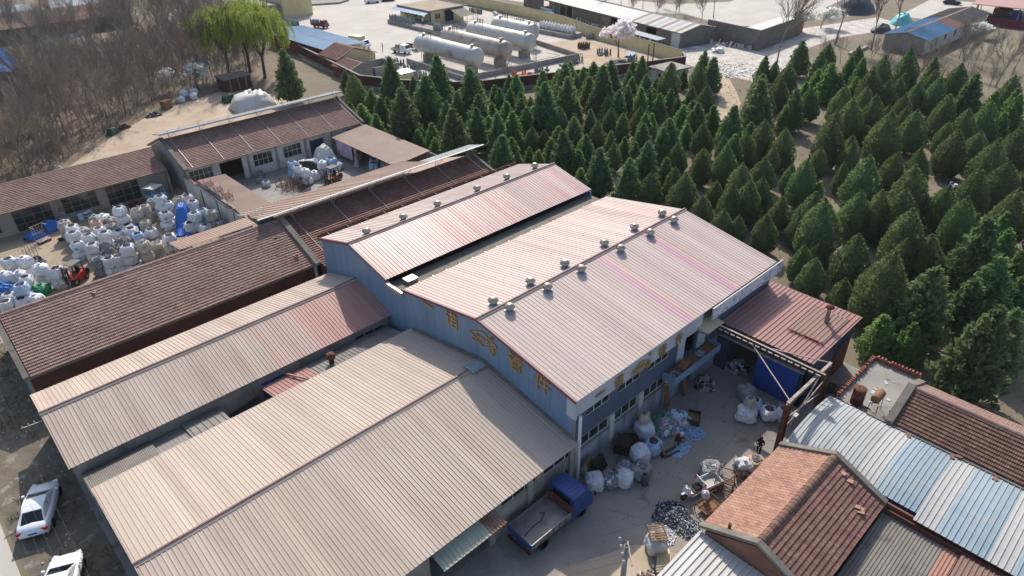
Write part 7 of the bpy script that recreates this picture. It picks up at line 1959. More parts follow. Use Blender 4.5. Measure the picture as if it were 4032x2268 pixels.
BN = {'w': 'open white bulk bag', 'b': 'tied white bulk bag', 'v': 'white bulk bag with blue print', 't': 'dirty cream bulk bag', 'u': 'light blue bulk bag', 'g': 'limp grey bulk bag', 'o': 'pinkish orange bulk bag', 'j': 'bag of mixed grey scrap'}
BAGS = {'at the left picture edge': "4.0,78.4,2,w;5.1,77.7,2,b;5.9,74.7,2,b;6.9,72.9,2,w;3.0,75.5,2,b;4.1,74.6,2,b;4.3,73.3,2,w;3.7,71.9,2,u;2.6,73.0,1,w;2.0,71.6,1,w;3.2,71.2,1,w;4.3,70.7,1,b", 'in the bag yard middle': "10.4,83.8,2,t;10.7,82.1,2,w;10.4,80.3,2,w;10.1,77.5,2,v;11.8,82.8,1,g;13.4,83.7,1,o;12.7,79.5,2,w;12.8,77.9,2,w;11.3,78.4,2,w;11.0,75.9,2,w;12.2,75.4,2,j;14.2,81.5,1,g;13.7,85.5,1,g;14.4,84.8,1,b;14.8,83.7,1,g;14.5,79.5,1,v;14.2,77.2,1,j;15.7,80.3,1,w;15.6,79.0,1,w;15.7,77.3,1,u;17.4,79.8,1,t;17.1,77.2,1,w", 'by the white yard wall': "15.6,81.1,3,w;16.0,82.0,1,g;17.3,81.4,2,t;18.3,81.9,2,t;18.5,81.8,1,t;20.0,80.9,3,v;20.6,80.7,2,v;22.0,81.3,2,t;22.9,81.0,2,w;22.8,79.0,2,w;19.5,82.8,2,g;19.3,78.2,2,v;19.9,78.6,1,w;21.6,75.6,2,w;20.9,75.6,1,w;23.3,78.5,1,u;18.9,72.0,1,w;23.1,74.7,2,t;22.6,75.8,2,u;21.9,74.1,1,w;23.3,73.8,1,g", 'under the tile ridge': "10.5,72.3,2,j;11.3,71.6,2,w;12.1,71.2,2,w;12.2,72.1,1,w;13.1,70.6,3,w;14.5,70.3,3,t;15.9,71.2,2,t;17.5,72.1,2,v;13.2,70.2,1,w", 'in the inner yard': "37.2,82.1,2,u;37.0,80.2,2,w;37.0,78.4,2,b;38.6,78.9,1,b;40.0,79.1,2,b;41.4,79.3,2,u;41.8,79.5,1,b"}
for ph, s in BAGS.items():
    cols = {}
    for q in s.split(';'):
        a = q.split(','); x, y, n, k = float(a[0]), float(a[1]), int(a[2]), a[3]
        for l in range(n): cols.setdefault((k, l, n), []).append((x, y))
    for (k, l, n), lst in cols.items():
        lst.sort(key=lambda t: scr(t[0], t[1], 1)[0])
        for i, (x, y) in enumerate(lst):
            od = ordinal(i, len(lst)) or 'one of the middle '
            lv = '' if n == 1 else (' atop a stack' if l == n - 1 else (' under another' if n == 2 else (' mid-stack of three' if l == 1 else ' at the foot of three')))
            if n == 1: lv = ' standing singly'
            lab = (od if od != 'only ' else '') + BN[k] + lv + ' ' + ph
            kk = 'b' if (l < n - 1 and k in 'wv') else ('t' if l < n - 1 and k == 't' else k)
            p = rnd.choice(BG[k]); sc = rnd.uniform(.96, 1.08)
            if l < n - 1: sz = (sc * 1.05, sc * 1.05, .92)
            else: sz = (sc, sc, sc)
            copy_tree(p, (x + rnd.uniform(-.06, .06), y + rnd.uniform(-.06, .06), .015 + l * .98), rnd.uniform(0, 6.28), sz, lab, 'bulk bags ' + ph)
def one_bag(k, loc, sc, label, rz=0.0):
    copy_tree(BG[k][0 if len(BG[k]) < 2 else int(loc[0] * 10) % len(BG[k])], loc, rz, sc, label, 'bulk bags of the front yard')
for k, x, y, z, sc, lab in (('x', 29.1, 18.7, .02, (1.0, 1.0, 1.15), 'big white bag with blue patches in the middle of the front yard, on a pallet'), ('u', 30.4, 18.6, .02, (.98, .98, .95), 'open pale blue bag full of scrap behind the pallet truck'),
        ('b', 31.3, 20.0, .02, (1.05, 1.05, 1.1), 'tall creased white bag against the hall wall, lower of two'), ('t', 31.3, 20.1, 1.15, (.62, .62, .85), 'dirty sack sitting on the tall white bag by the hall wall'),
        ('x', 25.1, 19.35, .02, (1.0, 1.0, .95), 'white bag with blue patches next to the truck cab'), ('j', 25.95, 18.75, .02, (.85, .85, .9), 'clear bag of white scrap between two blue-patched bags'), ('x', 26.7, 18.1, .02, (.9, .9, 1.0), 'peaked white bag with blue patches, right one of the three by the truck'),
        ('g', 28.0, 17.7, .02, (.95, .95, .95), 'limp pale bag behind the crouching worker in green'), ('g', 31.4, 14.6, .02, (1.15, 1.15, .85), 'bag of crumpled silver film beside the tricycle bed'),
        ('b', 33.2, 13.2, .02, (.95, .95, .95), 'white bag in the sun next to the walking person'), ('o', 33.9, 12.7, .02, (.95, .95, 1.0), 'pinkish crumpled bag in the sun beside the tile eave'),
        ('b', 38.0, 15.8, .02, (1.15, 1.15, .85), 'round white bag under a brown sack before the blue door'), ('t', 38.4, 15.9, .85, (.6, .6, .8), 'brown sack of green scrap on the round white bag'),
        ('u', 39.2, 15.9, .02, (.85, .85, 1.0), 'pale blue open bag behind the round white one'), ('g', 40.1, 17.0, .02, (1.0, 1.0, 1.0), 'grey open bag farthest back by the blue sliding door'),
        ('w', 39.2, 14.7, .02, (.95, .95, .85), 'open white bag with cardboard near the crane column'), ('v', 39.8, 13.9, .02, (.8, .8, 1.0), 'narrow white bag with blue print beside the crane column'),
        ('b', 36.6, 11.8, .02, (.6, .6, .7), 'small white bag at the foot of the crane column'), ('b', 24.0, 13.6, .02, (1.0, 1.0, 1.15), 'bright white bag carrying a slatted pallet, bottom right of the yard'),
        ('g', 25.3, 20.45, .02, (.35, .35, .8), 'small mauve sack against the downpipe'), ('b', 29.0, 13.5, .62, (.35, .35, .5), 'small white plastic bag on the rusty steel frame')):
    one_bag(k, (x, y, z), sc, lab, rnd.uniform(0, 6))
for i, (x, y, s) in enumerate(((39.6, 127.0, .9), (41.2, 130.0, 1.15), (41.9, 127.4, 1.0), (43.0, 130.0, 1.1))):
    copy_tree(BG['b'][i % 2], (x, y, .01), i * 1.1, s, ('front left', 'back left', 'front right', 'back right')[i] + ' of the four white bags on the dirt road', 'white bags on the dirt road')
for i, (x, y, k) in enumerate(((45.9, 76.3, 'u'), (47.5, 78.5, 'j'), (47.2, 75.6, 'g'), (46.4, 81.0, 't'), (46.6, 77.2, 'v'))):
    copy_tree(BG[k][0], (x, y, .015), i, .95, ('blue', 'scrap-filled', 'limp grey', 'cream', 'printed white')[i] + ' bag stored under the wide brown canopy', 'bags under the canopy')
for i, (x, y) in enumerate(((32.9, 83.2), (32.9, 81.4), (33.9, 85.0))):
    copy_tree(BG['jvj'[i]][0], (x, y, .015), i, (.75, .75, .7), ('middle', 'nearest', 'farthest')[i] + ' of three small scrap bags by the dark garage opening', 'scrap bags by the garage')
pb = bag_proto(31, 'bag_purple', None, True, True)
copy_tree(pb, (37.4, 79.2, .1), 0, (.95, .95, .9), 'purple and white printed sack bundle left of the forklift', 'purple bundles')
copy_tree(pb, (42.8, 79.9, .1), 1, (1.0, .8, .7), 'purple and white printed sack bundle right of the white tarp', 'purple bundles')
drop(pb)
gb = bag_proto(32, 'bag_green', None, True, True)
copy_tree(gb, (5.2, 72.6, .015), 0, (1.15, 1.15, .95), 'bright green wrapped bundle by the red forklift', 'wrapped bundles'); drop(gb)
for k in BG:
    for p in BG[k]: drop(p)

# draped sheets: a cloth surface with folds over a height field, thickened
def drape(name, loc, rz, prof, w, m, label, seed=0, cat='tarpaulin', nx=30, ny=20, fold=.2, th=.02):
    """prof: list of (s, z) down the length; w: width list"""
    mb = MB(); L = prof[-1][0]
    def h(s):
        for (a, za), (b, zb) in zip(prof[:-1], prof[1:]):
            if a <= s <= b: return za + (zb - za) * (s - a) / (b - a)
        return prof[-1][1]
    for sgn in (0, 1):
        for i in range(nx + 1):
            s = L * i / nx
            for j in range(ny + 1):
                u = -1 + 2 * j / ny
                ww = w[0] + (w[1] - w[0]) * i / nx
                e = abs(u) ** 3
                z = max(.03, h(s) * (1 - .85 * e) + fold * noise.noise(V((s * .9, u * 3.2, seed))) + fold * .55 * noise.noise(V((s * 2.0, u * 9, seed + 4))))
                y = u * ww / 2 * (1 + .3 * noise.noise(V((s * .9, u, seed + 9))))
                mb.v.append((s + .15 * noise.noise(V((u * 2, s, seed))), y, z - sgn * th))
    n = (nx + 1) * (ny + 1)
    for i in range(nx):
        for j in range(ny):
            a = i * (ny + 1) + j; q = (a, a + ny + 1, a + ny + 2, a + 1)
            mb.f.append(q); mb.m.append(0); mb.f.append(tuple(n + k for k in reversed(q))); mb.m.append(0)
    return tag(mb.build(name, m, None, loc, rz), label, cat)
drape('tarpaulin', (21.6, 79.2, 0), radians(-115), [(0, 2.2), (.6, 2.35), (1.4, 2.1), (2.0, .9), (2.8, .5), (4.6, .15)], (1.6, 2.0), 'tarp_blue', 'bright blue tarpaulin draped down over the bags by the white wall', 1)
drape('tarpaulin', (6.8, 86.0, 0), .5, [(0, .5), (.8, .9), (1.6, .6), (2.2, .1)], (1.4, 1.6), 'tarp_blue', 'blue tarpaulin lying by the trolley in front of the glazed bays', 2)
drape('tarpaulin', (8.8, 87.2, 0), .2, [(0, 1.0), (.8, 1.2), (1.6, .9)], (1.3, 1.3), 'tarp_blue', 'blue sheet over a box against the glazed bays', 3)
drape('tarpaulin', (1.6, 74.4, 0), -.3, [(0, .9), (.8, 1.6), (1.6, 1.2), (2.3, .5)], (1.9, 1.9), 'tarp_blue', 'crumpled dark blue sheet among the bags at the left picture edge', 4, fold=.3)
drape('tarpaulin', (16.4, 81.0, 0), .4, [(0, .5), (.7, .8), (1.3, .3)], (1.2, 1.2), 'tarp_blue', 'small blue sheet in the crowded middle of the bag yard', 5)
drape('tarpaulin', (40.6, 82.9, 0), .2, [(0, .1), (.8, 1.3), (1.6, 2.4), (2.4, 2.5), (3.2, 1.0), (3.8, .1)], (3.0, 3.2), 'tarp_white', 'tall white tarpaulin peak over goods in the inner yard', 6)
drape('tarpaulin', (37.4, 82.0, 0), -.1, [(0, 1.5), (1.0, 1.9), (2.2, 1.7), (3.2, 1.5)], (2.0, 1.6), 'tarp_white', 'low white tarpaulin over bags left of the tall peak', 7)
drape('tarpaulin', (37.8, 81.2, 0), -.35, [(0, 2.1), (1.2, 1.9), (2.4, 1.3), (3.0, 1.0)], (.9, .5), 'plastic_dark', 'black plastic strip across the bags in the inner yard', 8)
mound('wrapped_heap', (47.4, 115.4, 0), 4.1, 3.2, 2.5, 'tarp_white', 'big white sheeted heap on the dirt road behind the workshop roof', 'heap', 8, rough=.28, pw=3.2)
o = MB()
for i in range(14):
    a, b = 2 * pi * i / 14, 2 * pi * (i + 1) / 14; o.tube((.45 * cos(a), .45 * sin(a), 0), (.45 * cos(b), .45 * sin(b), 0), .12, .12, 6)
tag(o.build('tyre', 'rubber', None, (48.2, 116.3, 2.6)), 'tyre lying on top of the white sheeted heap', 'tyre')
t = thing('brick_kiln_shed', (50.3, 128.6, 0), 'small roofless red brick shed at the wood edge', 'shed', worldparts=True)
for a in ((47.8, 52.8, 127.0, 127.25), (47.8, 48.05, 127.25, 130.5), (52.55, 52.8, 127.25, 130.5), (47.8, 52.8, 130.5, 130.75)):
    o = MB(); o.box(a[0], a[1], a[2], a[3], 0, 2.2); o.build('wall_length', 'brick_dark', t)
o = MB(); o.box(47.6, 53, 126.8, 130.95, 2.2, 2.35); o.build('flat_roof', 'concrete_cap', t)
for x in (48.6, 50.2, 51.6):
    o = MB(); o.box(x, x + .25, 126.85, 126.99, 0, 2.2); o.build('pier', 'concrete_cap', t)
drape('tarpaulin', (44.6, 121.6, 0), -.2, [(0, .2), (.3, 1.2), (1.6, 1.3), (2.4, 1.2), (2.7, .1)], (2.2, 2.2), 'tarp_green', 'green sheet over a crate at the dirt road end', 9, fold=.06)
drape('tarpaulin', (46.6, 119.4, 0), .2, [(0, .2), (.3, .9), (1.6, 1.0), (1.9, .1)], (1.7, 1.7), 'tarp_black', 'dark sheet over a box next to the green one', 10, fold=.06)
drape('tarpaulin', (49.6, 121.6, 0), -.5, [(0, .3), (.5, .9), (2.6, .8), (3.2, .2)], (1.9, 1.5), 'tarp_black', 'black sheeted heap between the green crate and the big pine', 11, fold=.15)
drape('tarpaulin', (24.6, 117.2, 0), .75, [(0, .2), (.4, 1.1), (1.8, .9), (2.2, .1)], (1.3, 1.3), 'tarp_green', 'green netted crate at the lower wood edge', 12, fold=.08)

# ------------------------------------------------------------------ pallets, racks, heaps
def pallet(loc, rz, label, m='timber_dark', tilt=0.0, n=7, group='pallets'):
    t = thing('pallet', loc, label, 'pallet', group, rz); t.rotation_euler = (tilt, 0, rz)
    for i in range(n):
        o = MB(); o.box(-.6 + i * 1.2 / n, -.6 + i * 1.2 / n + .1, -.5, .5, .11, .135); o.build('slat', m, t)
    for y in (-.46, 0, .46):
        o = MB(); o.box(-.6, .6, y - .04, y + .04, 0, .11); o.build('bearer', m, t)
    return t
for i in range(7): pallet((29.0, 20.1, .02 + i * .145), .4 + rnd.uniform(-.12, .12), 'dark slatted pallet in the leaning stack by the hall wall, %s from the ground' % (nb + ['seventh'])[i])
pallet((29.9, 20.3, .02), 1.0, 'dark pallet lying right of the pallet stack')
pallet((30.1, 20.2, .17), .8, 'dark pallet lying on another right of the stack')
for i in range(3): pallet((26.5, 20.2 - i * .05, .3 + i * .08), .15, 'dark pallet in the leaning group left of the stack, %s one' % ('rear', 'middle', 'front')[i], tilt=1.0 + i * .06)
pallet((25.8, 20.55, .55), .3, 'pale pallet leaning on the hall wall near the downpipe', 'timber', 1.35)
pallet((27.6, 19.0, .02), .3, 'pale pallet edge under the heap of film', 'timber')
pallet((29.1, 18.7, -.09), .5, 'dark pallet under the big blue-patched bag')
pallet((24.05, 13.65, 1.36), .9, 'grey slatted pallet lying on the bright white bag', 'timber')
for i in range(3): pallet((33.0, 13.3 - i * .3, .25 + .1 * i), .6, 'slatted pallet tilted by the tile eave, %s one' % ('left', 'middle', 'right')[i], 'timber_dark', .5)
pj = thing('pallet_truck', (30.55, 17.75, .015), 'yellow hand pallet truck standing free in the front yard', 'pallet truck', rz=radians(-15))
for s in (-1, 1):
    o = MB(); o.box(.1, 1.25, s * .2 - .07, s * .2 + .07, .06, .12); o.build('fork', 'steel_dark', pj)
o = MB(); o.box(-.1, .12, -.24, .24, .08, .32); o.build('pump_block', 'paint_orange', pj)
o = MB(); o.tube((-.1, 0, .3), (-.35, 0, 1.15), .03, .03, 6); o.tube((-.36, -.16, 1.18), (-.36, .16, 1.18), .025, .025, 6); o.build('handle', 'plastic_dark', pj)
o = MB(); o.tube((-.12, -.1, .09), (-.12, .1, .09), .09, .09, 10); o.build('steer_wheel', 'rubber', pj)
def cage(loc, rz, label, sx=1.3, sy=1.1, h=.95, m='steel_rust', cat='cage', step=.16):
    t = thing('wire_cage', loc, label, cat, 'wire cages', rz)
    o = MB()
    for x in (-sx / 2, sx / 2):
        for y in (-sy / 2, sy / 2): o.beam((x, y, 0), (x, y, h), .05, .05)
    for z in (.08, h):
        for a, b in (((-sx / 2, -sy / 2), (sx / 2, -sy / 2)), ((sx / 2, -sy / 2), (sx / 2, sy / 2)), ((sx / 2, sy / 2), (-sx / 2, sy / 2)), ((-sx / 2, sy / 2), (-sx / 2, -sy / 2))): o.beam((a[0], a[1], z), (b[0], b[1], z), .05, .05)
    o.build('frame', m, t)
    o = MB(); n = int(sx / step)
    for i in range(1, n):
        x = -sx / 2 + sx * i / n
        for y in (-sy / 2, sy / 2): o.tube((x, y, .08), (x, y, h), .008, .008, 3)
        o.tube((x, -sy / 2, .1), (x, sy / 2, .1), .012, .012, 3)
    n = int(h / step)
    for i in range(1, n):
        z = h * i / n
        for y in (-sy / 2, sy / 2): o.tube((-sx / 2, y, z), (sx / 2, y, z), .008, .008, 3)
        for x in (-sx / 2, sx / 2): o.tube((x, -sy / 2, z), (x, sy / 2, z), .008, .008, 3)
    tag(o.build('mesh_wires', m, t), kind='stuff')
cage((31.2, 13.4, .015), .35, 'empty wire mesh cage beside the tricycle bed')
for i, (x, y) in enumerate(((34.2, 78.3), (35.2, 79.3), (36.2, 77.8), (35.2, 77.2), (36.1, 79.0), (34.3, 80.1))):
    cage((x, y, .015 + (i % 2) * .02), .2 + i * .05, 'rusty wire cage in the group left of the forklift, %s one' % nb[i], .95, .95, .85)
fr = thing('work_table', (29.3, 13.0, .015), 'rusty open steel table frame along the tile eave', 'frame', rz=radians(-8))
for a, b in (((-1.2, -.5, .6), (2.6, -.5, .6)), ((-1.2, .5, .6), (2.6, .5, .6)), ((-1.2, -.5, .6), (-1.2, .5, .6)), ((.2, -.5, .6), (.2, .5, .6)), ((1.4, -.5, .6), (1.4, .5, .6)), ((2.6, -.5, .6), (2.6, .5, .6))):
    o = MB(); o.beam(a, b, .05, .06); o.build('rail', 'steel_rust', fr)
for x in (-1.2, .2, 1.4, 2.6):
    for y in (-.5, .5):
        o = MB(); o.beam((x, y, 0), (x, y, .58), .05, .05); o.build('leg', 'steel_rust', fr)
o = MB(); o.box(-1.15, .15, -.46, .46, .3, .33); o.build('shelf', 'ply_brown', fr)
tag(sheet_stack((23.4, 12.6, .02), .6, 5, 1.9, .7, 'sheet_cream', 'pile of tan corrugated offcuts at the white shed corner'))
for i, (x, y, s, rzz, m_, lab) in enumerate(((33.4, 19.6, (1.1, .05, 1.0), .5, 'ply_brown', 'brown board leaning on the hall wall'), (34.9, 20.7, (.5, .06, 2.2), .1, 'ply_brown', 'tall brown plank leaning under the balcony'), (37.0, 20.6, (.5, .06, 2.4), .2, 'timber', 'tall pale plank leaning under the balcony, right one'), (39.2, 20.2, (1.1, .8, .5), .4, 'ply_brown', 'cardboard box flattened below the balcony end'))):
    o = MB(); M = Matrix.Rotation(rzz, 3, 'Z') @ Matrix.Rotation(-.2 if s[1] < .1 else 0, 3, 'X'); o.obox((0, 0, s[2] / 2), s, M=M); tag(o.build('leaning_board', m_, None, (x, y, .02)), lab, 'board')
bx = thing('open_crate', (35.0, 18.3, .015), 'open brown crate with green scrap in the front yard', 'crate', rz=.5)
for a in ((-.6, .6, -.45, -.4), (-.6, .6, .4, .45), (-.6, -.55, -.4, .4), (.55, .6, -.4, .4)):
    o = MB(); o.box(a[0], a[1], a[2], a[3], 0, .55); o.build('side', 'timber_dark', bx)
o = MB(); o.box(-.55, .55, -.4, .4, .1, .3); o.build('contents', 'ply_brown', bx)
mat('print_box', rgb(196, 204, 232), rgb(214, 120, 140), 6, .6, .66, .6)
o = MB(); o.box(-.45, .45, -.35, .35, .5, .85); tag(o.build('printed_carton', 'print_box', None, (33.9, 19.2, .02), .5), 'white carton with red and blue print on the scrap heap', 'carton')
o = MB(); o.box(-.5, .5, -.3, .3, .6, 1.0); o.box(-.2, .2, -.2, .2, 1.0, 1.1); tag(o.build('balcony_box', 'ply_brown', None, (36.0, 20.3, 2.72), .2), 'small brown box on the loading balcony', 'box')

# heaps of small pieces: uncountable
def heap(name, c, rx, ry, h, n, mats_, label, seed, s0=.06, s1=.14, cat='heap', shape='chip', z=.02):
    r = random.Random(seed); mb = MB(); k = len(mats_)
    for i in range(n):
        a = r.uniform(0, 6.28); q = r.random() ** .6
        ww = 1 + .25 * noise.noise(V((cos(a) * 1.5, sin(a) * 1.5, seed)))
        x, y = c[0] + rx * q * cos(a) * ww, c[1] + ry * q * sin(a) * ww
        zz = z + h * max(0, 1 - q ** 1.6) * r.uniform(.4, 1)
        s = r.uniform(s0, s1)
        M = Matrix.Rotation(r.uniform(0, 6.28), 3, 'Z') @ Matrix.Rotation(r.uniform(-.8, .8), 3, 'X') @ Matrix.Rotation(r.uniform(-.8, .8), 3, 'Y')
        mb.obox((x, y, zz + .02), (s, s * (.35 if shape == 'chip' else .8), .02 if shape == 'chip' else s * .5), M=M, mi=r.randrange(k))
    return tag(mb.build(name, mats_), label, cat, kind='stuff')
mat('chip_blue', rgb(110, 176, 226), rough=.5); mat('chip_sky', rgb(176, 208, 232), rough=.5); mat('chip_dark', rgb(46, 52, 62), rough=.6); mat('chip_slate', rgb(86, 96, 110), rough=.6); mat('chip_pale', rgb(206, 212, 216), rough=.6); mat('chip_violet', rgb(96, 84, 140), rough=.6); mat('chip_green', rgb(60, 140, 110), rough=.6)
heap('plastic_chips', (33.95, 17.6), .85, .8, .12, 1500, ['chip_blue', 'chip_sky', 'chip_blue', 'chip_pale', 'chip_violet'], 'round spread of light blue plastic chips on the yard', 1, .06, .16)
heap('plastic_chips', (31.9, 17.2), .95, .42, .08, 700, ['chip_blue', 'chip_sky', 'chip_pale'], 'narrow spread of light blue plastic chips before the crouching worker', 2, .06, .16)
heap('scrap_heap', (26.7, 14.4), 1.25, 1.15, .35, 2000, ['chip_dark', 'chip_slate', 'chip_dark', 'chip_dark', 'chip_slate', 'chip_pale'], 'dark heap of small plastic scrap in the front yard', 3, .06, .17)
heap('scrap_heap', (26.6, 13.1), .8, .9, .3, 900, ['chip_dark', 'chip_slate', 'chip_pale'], 'dark scrap running down toward the tile eave', 4, .06, .17)
heap('film_heap', (33.0, 19.4), 1.1, .8, 1.0, 420, ['bag_grey', 'scrap_mixed', 'chip_green', 'bag_white', 'bag_purple', 'bag_grey'], 'heap of crumpled mixed film by the hall wall', 5, .25, .6, shape='lump')
heap('film_heap', (34.2, 19.0), .8, .7, .8, 260, ['bag_grey', 'chip_green', 'bag_white', 'chip_sky'], 'heap of green and grey film beside the printed carton', 6, .2, .5, shape='lump')
heap('film_heap', (27.7, 18.9), .55, .45, .5, 130, ['bag_grey', 'bag_purple', 'bag_white', 'chip_sky'], 'small heap of film behind the blue-patched bags', 7, .2, .45, shape='lump')
heap('film_heap', (39.0, 19.9), .8, .6, .8, 220, ['bag_grey', 'scrap_mixed', 'ply_brown', 'plastic_dark'], 'dark heap of film below the balcony end', 8, .25, .55, shape='lump')
heap('film_heap', (42.6, 19.3), .7, .9, .9, 160, ['bag_grey', 'scrap_mixed', 'plastic_dark'], 'dim heap of film inside the red shed doorway', 9, .25, .5, shape='lump')
heap('white_flakes', (25.2, 14.0), .9, .8, .1, 500, ['cyl_white', 'bag_white'], 'white flakes spilled round the bright white bag', 10, .08, .25)
heap('balcony_scrap', (34.9, 20.3), .5, .35, .12, 90, ['bag_grey', 'chip_slate', 'chip_pale'], 'grey scrap on the near end of the loading balcony', 11, .1, .25, z=3.3)
heap('balcony_scrap', (38.3, 20.4), .4, .3, .12, 60, ['bag_grey', 'chip_sky'], 'grey scrap on the far half of the loading balcony', 12, .1, .25, z=3.3)
heap('timber_heap', (18.6, 87.2), 1.3, .9, .9, 150, ['timber', 'timber_dark', 'ply_brown'], 'heap of broken timber in front of the glazed bays', 13, .3, 1.2)
heap('scrap_heap', (6.3, 79.6), .7, .6, .9, 160, ['chip_green', 'bag_grey', 'bag_white', 'plastic_dark'], 'mixed scrap in the grey cage at the left of the bag yard', 14, .15, .35, shape='lump')
heap('scrap_heap', (33.2, 122.6), 1.3, .9, .6, 150, ['plastic_dark', 'timber_dark', 'chip_slate', 'bag_white'], 'dark junk heap at the wood edge', 15, .2, .7)
heap('rubble_heap', (22.3, 12.0), 1.2, 1.4, .2, 200, ['timber', 'brick_piece', 'concrete_cap', 'bag_white'], 'rubble and scraps at the white shed corner', 16, .1, .35)
heap('timber_heap', (27.5, 119.4), 1.0, .5, .7, 60, ['timber', 'timber_dark'], 'heap of crates and boards by the green netted crate', 17, .3, .9)
heap('scrap_heap', (75.5, 101.5), 1.2, 1.0, .4, 60, ['cyl_red', 'bag_white', 'chip_slate'], 'orange and white scrap behind the brick wall', 18, .2, .5, shape='lump')
# gathered sacks by the glazed bays
for i, (x, y, m_, c) in enumerate(((12.8, 87.9, 'bag_blue', 'pale blue'), (13.4, 88.0, 'bag_green', 'green'), (13.9, 88.2, 'bag_grey', 'grey'))):
    t = thing('sack_stack', (x, y, .015), c + ' stacked sacks in front of the glazed bays', 'sacks', 'sack stacks')
    for k in range(4):
        o = MB(); o.lathe([(.15, 0), (.3, .05), (.32, .12), (.18, .2)], 12, (rnd.uniform(-.04, .04), rnd.uniform(-.04, .04), k * .19)); o.build('sack', m_ if k % 2 == 0 else 'bag_white', t, smooth=True)
# yard trolley and cage stand
def trolley(loc, rz, label):
    t = thing('cage_trolley', loc, label, 'trolley', 'cage trolleys', rz)
    o = MB(); o.box(-.7, .7, -.45, .45, .2, .26); o.build('deck', 'steel_worn', t)
    for i in range(5):
        x = -.6 + i * .3; o = MB(); o.beam((x, .43, .26), (x, .43, 1.9), .05, .05); o.build('bar', 'steel_worn', t)
    for z in (1.0, 1.9):
        o = MB(); o.beam((-.7, .43, z), (.7, .43, z), .06, .06); o.build('rail', 'steel_worn', t)
    for s in (-1, 1):
        o = MB(); o.beam((s * .68, .43, 1.9), (s * .68, -.4, 1.9), .06, .06); o.build('top_arm', 'steel_worn', t)
        for y in (-.35, .35): 
            o = MB(); o.tube((s * .55, y - .04, .1), (s * .55, y + .04, .1), .1, .1, 10); o.build('caster', 'rubber', t)
trolley((8.1, 84.9, .015), radians(20), 'tall pale cage trolley in the sun before the glazed bays')
trolley((6.2, 80.2, .015), radians(10), 'grey cage trolley holding scrap beside the left bags')
fl = thing('foot_press', (9.5, 83.7, .015), 'small black motor lying in the bag yard', 'motor')
o = MB(); o.lathe([(.0, -.25), (.16, -.25), (.18, 0), (.16, .2), (.0, .25)], 12, (0, 0, .2), axis='x'); o.build('housing', 'plastic_dark', fl)
o = MB(); o.obox((0, 0, .03), (.3, .3, .06)); o.build('foot', 'steel_dark', fl)
ac = thing('air_unit', (9.4, 88.4, .015), 'grey box unit under the blue sheet by the glazed bays', 'machine')
o = MB(); o.box(-.5, .5, -.3, .3, 0, .85); o.build('casing', 'concrete_cap', ac)
o = MB(); o.lathe([(.0, 0), (.26, 0), (.28, .03), (.0, .05)], 14, (.1, -.35, .42), axis='y'); o.build('fan_guard', 'plastic_dark', ac)
pb_ = thing('electric_panel', (11.3, 89.15, 1.2), 'small dark electric box on the pier between the glazed bays', 'box')
o = MB(); o.box(-.2, .2, -.12, 0, 0, .45); o.build('casing', 'plastic_dark', pb_)
o = MB(); o.box(-.16, .16, -.14, -.12, .05, .4); o.build('door', 'concrete_cap', pb_)
sc = thing('scrapped_cabinet', (36.4, 125.2, 0), 'rusty cut-open cabinet at the wood edge', 'cabinet', rz=.5)
for a in ((-.8, .8, -.5, -.45, 0, 1.4), (-.8, -.75, -.45, .5, 0, 1.4), (.75, .8, -.45, .5, 0, 1.4), (-.75, .75, -.45, .5, 1.34, 1.4), (-.75, .75, -.45, .5, .6, .66)):
    o = MB(); o.box(*a); o.build('panel', 'ply_brown', sc)

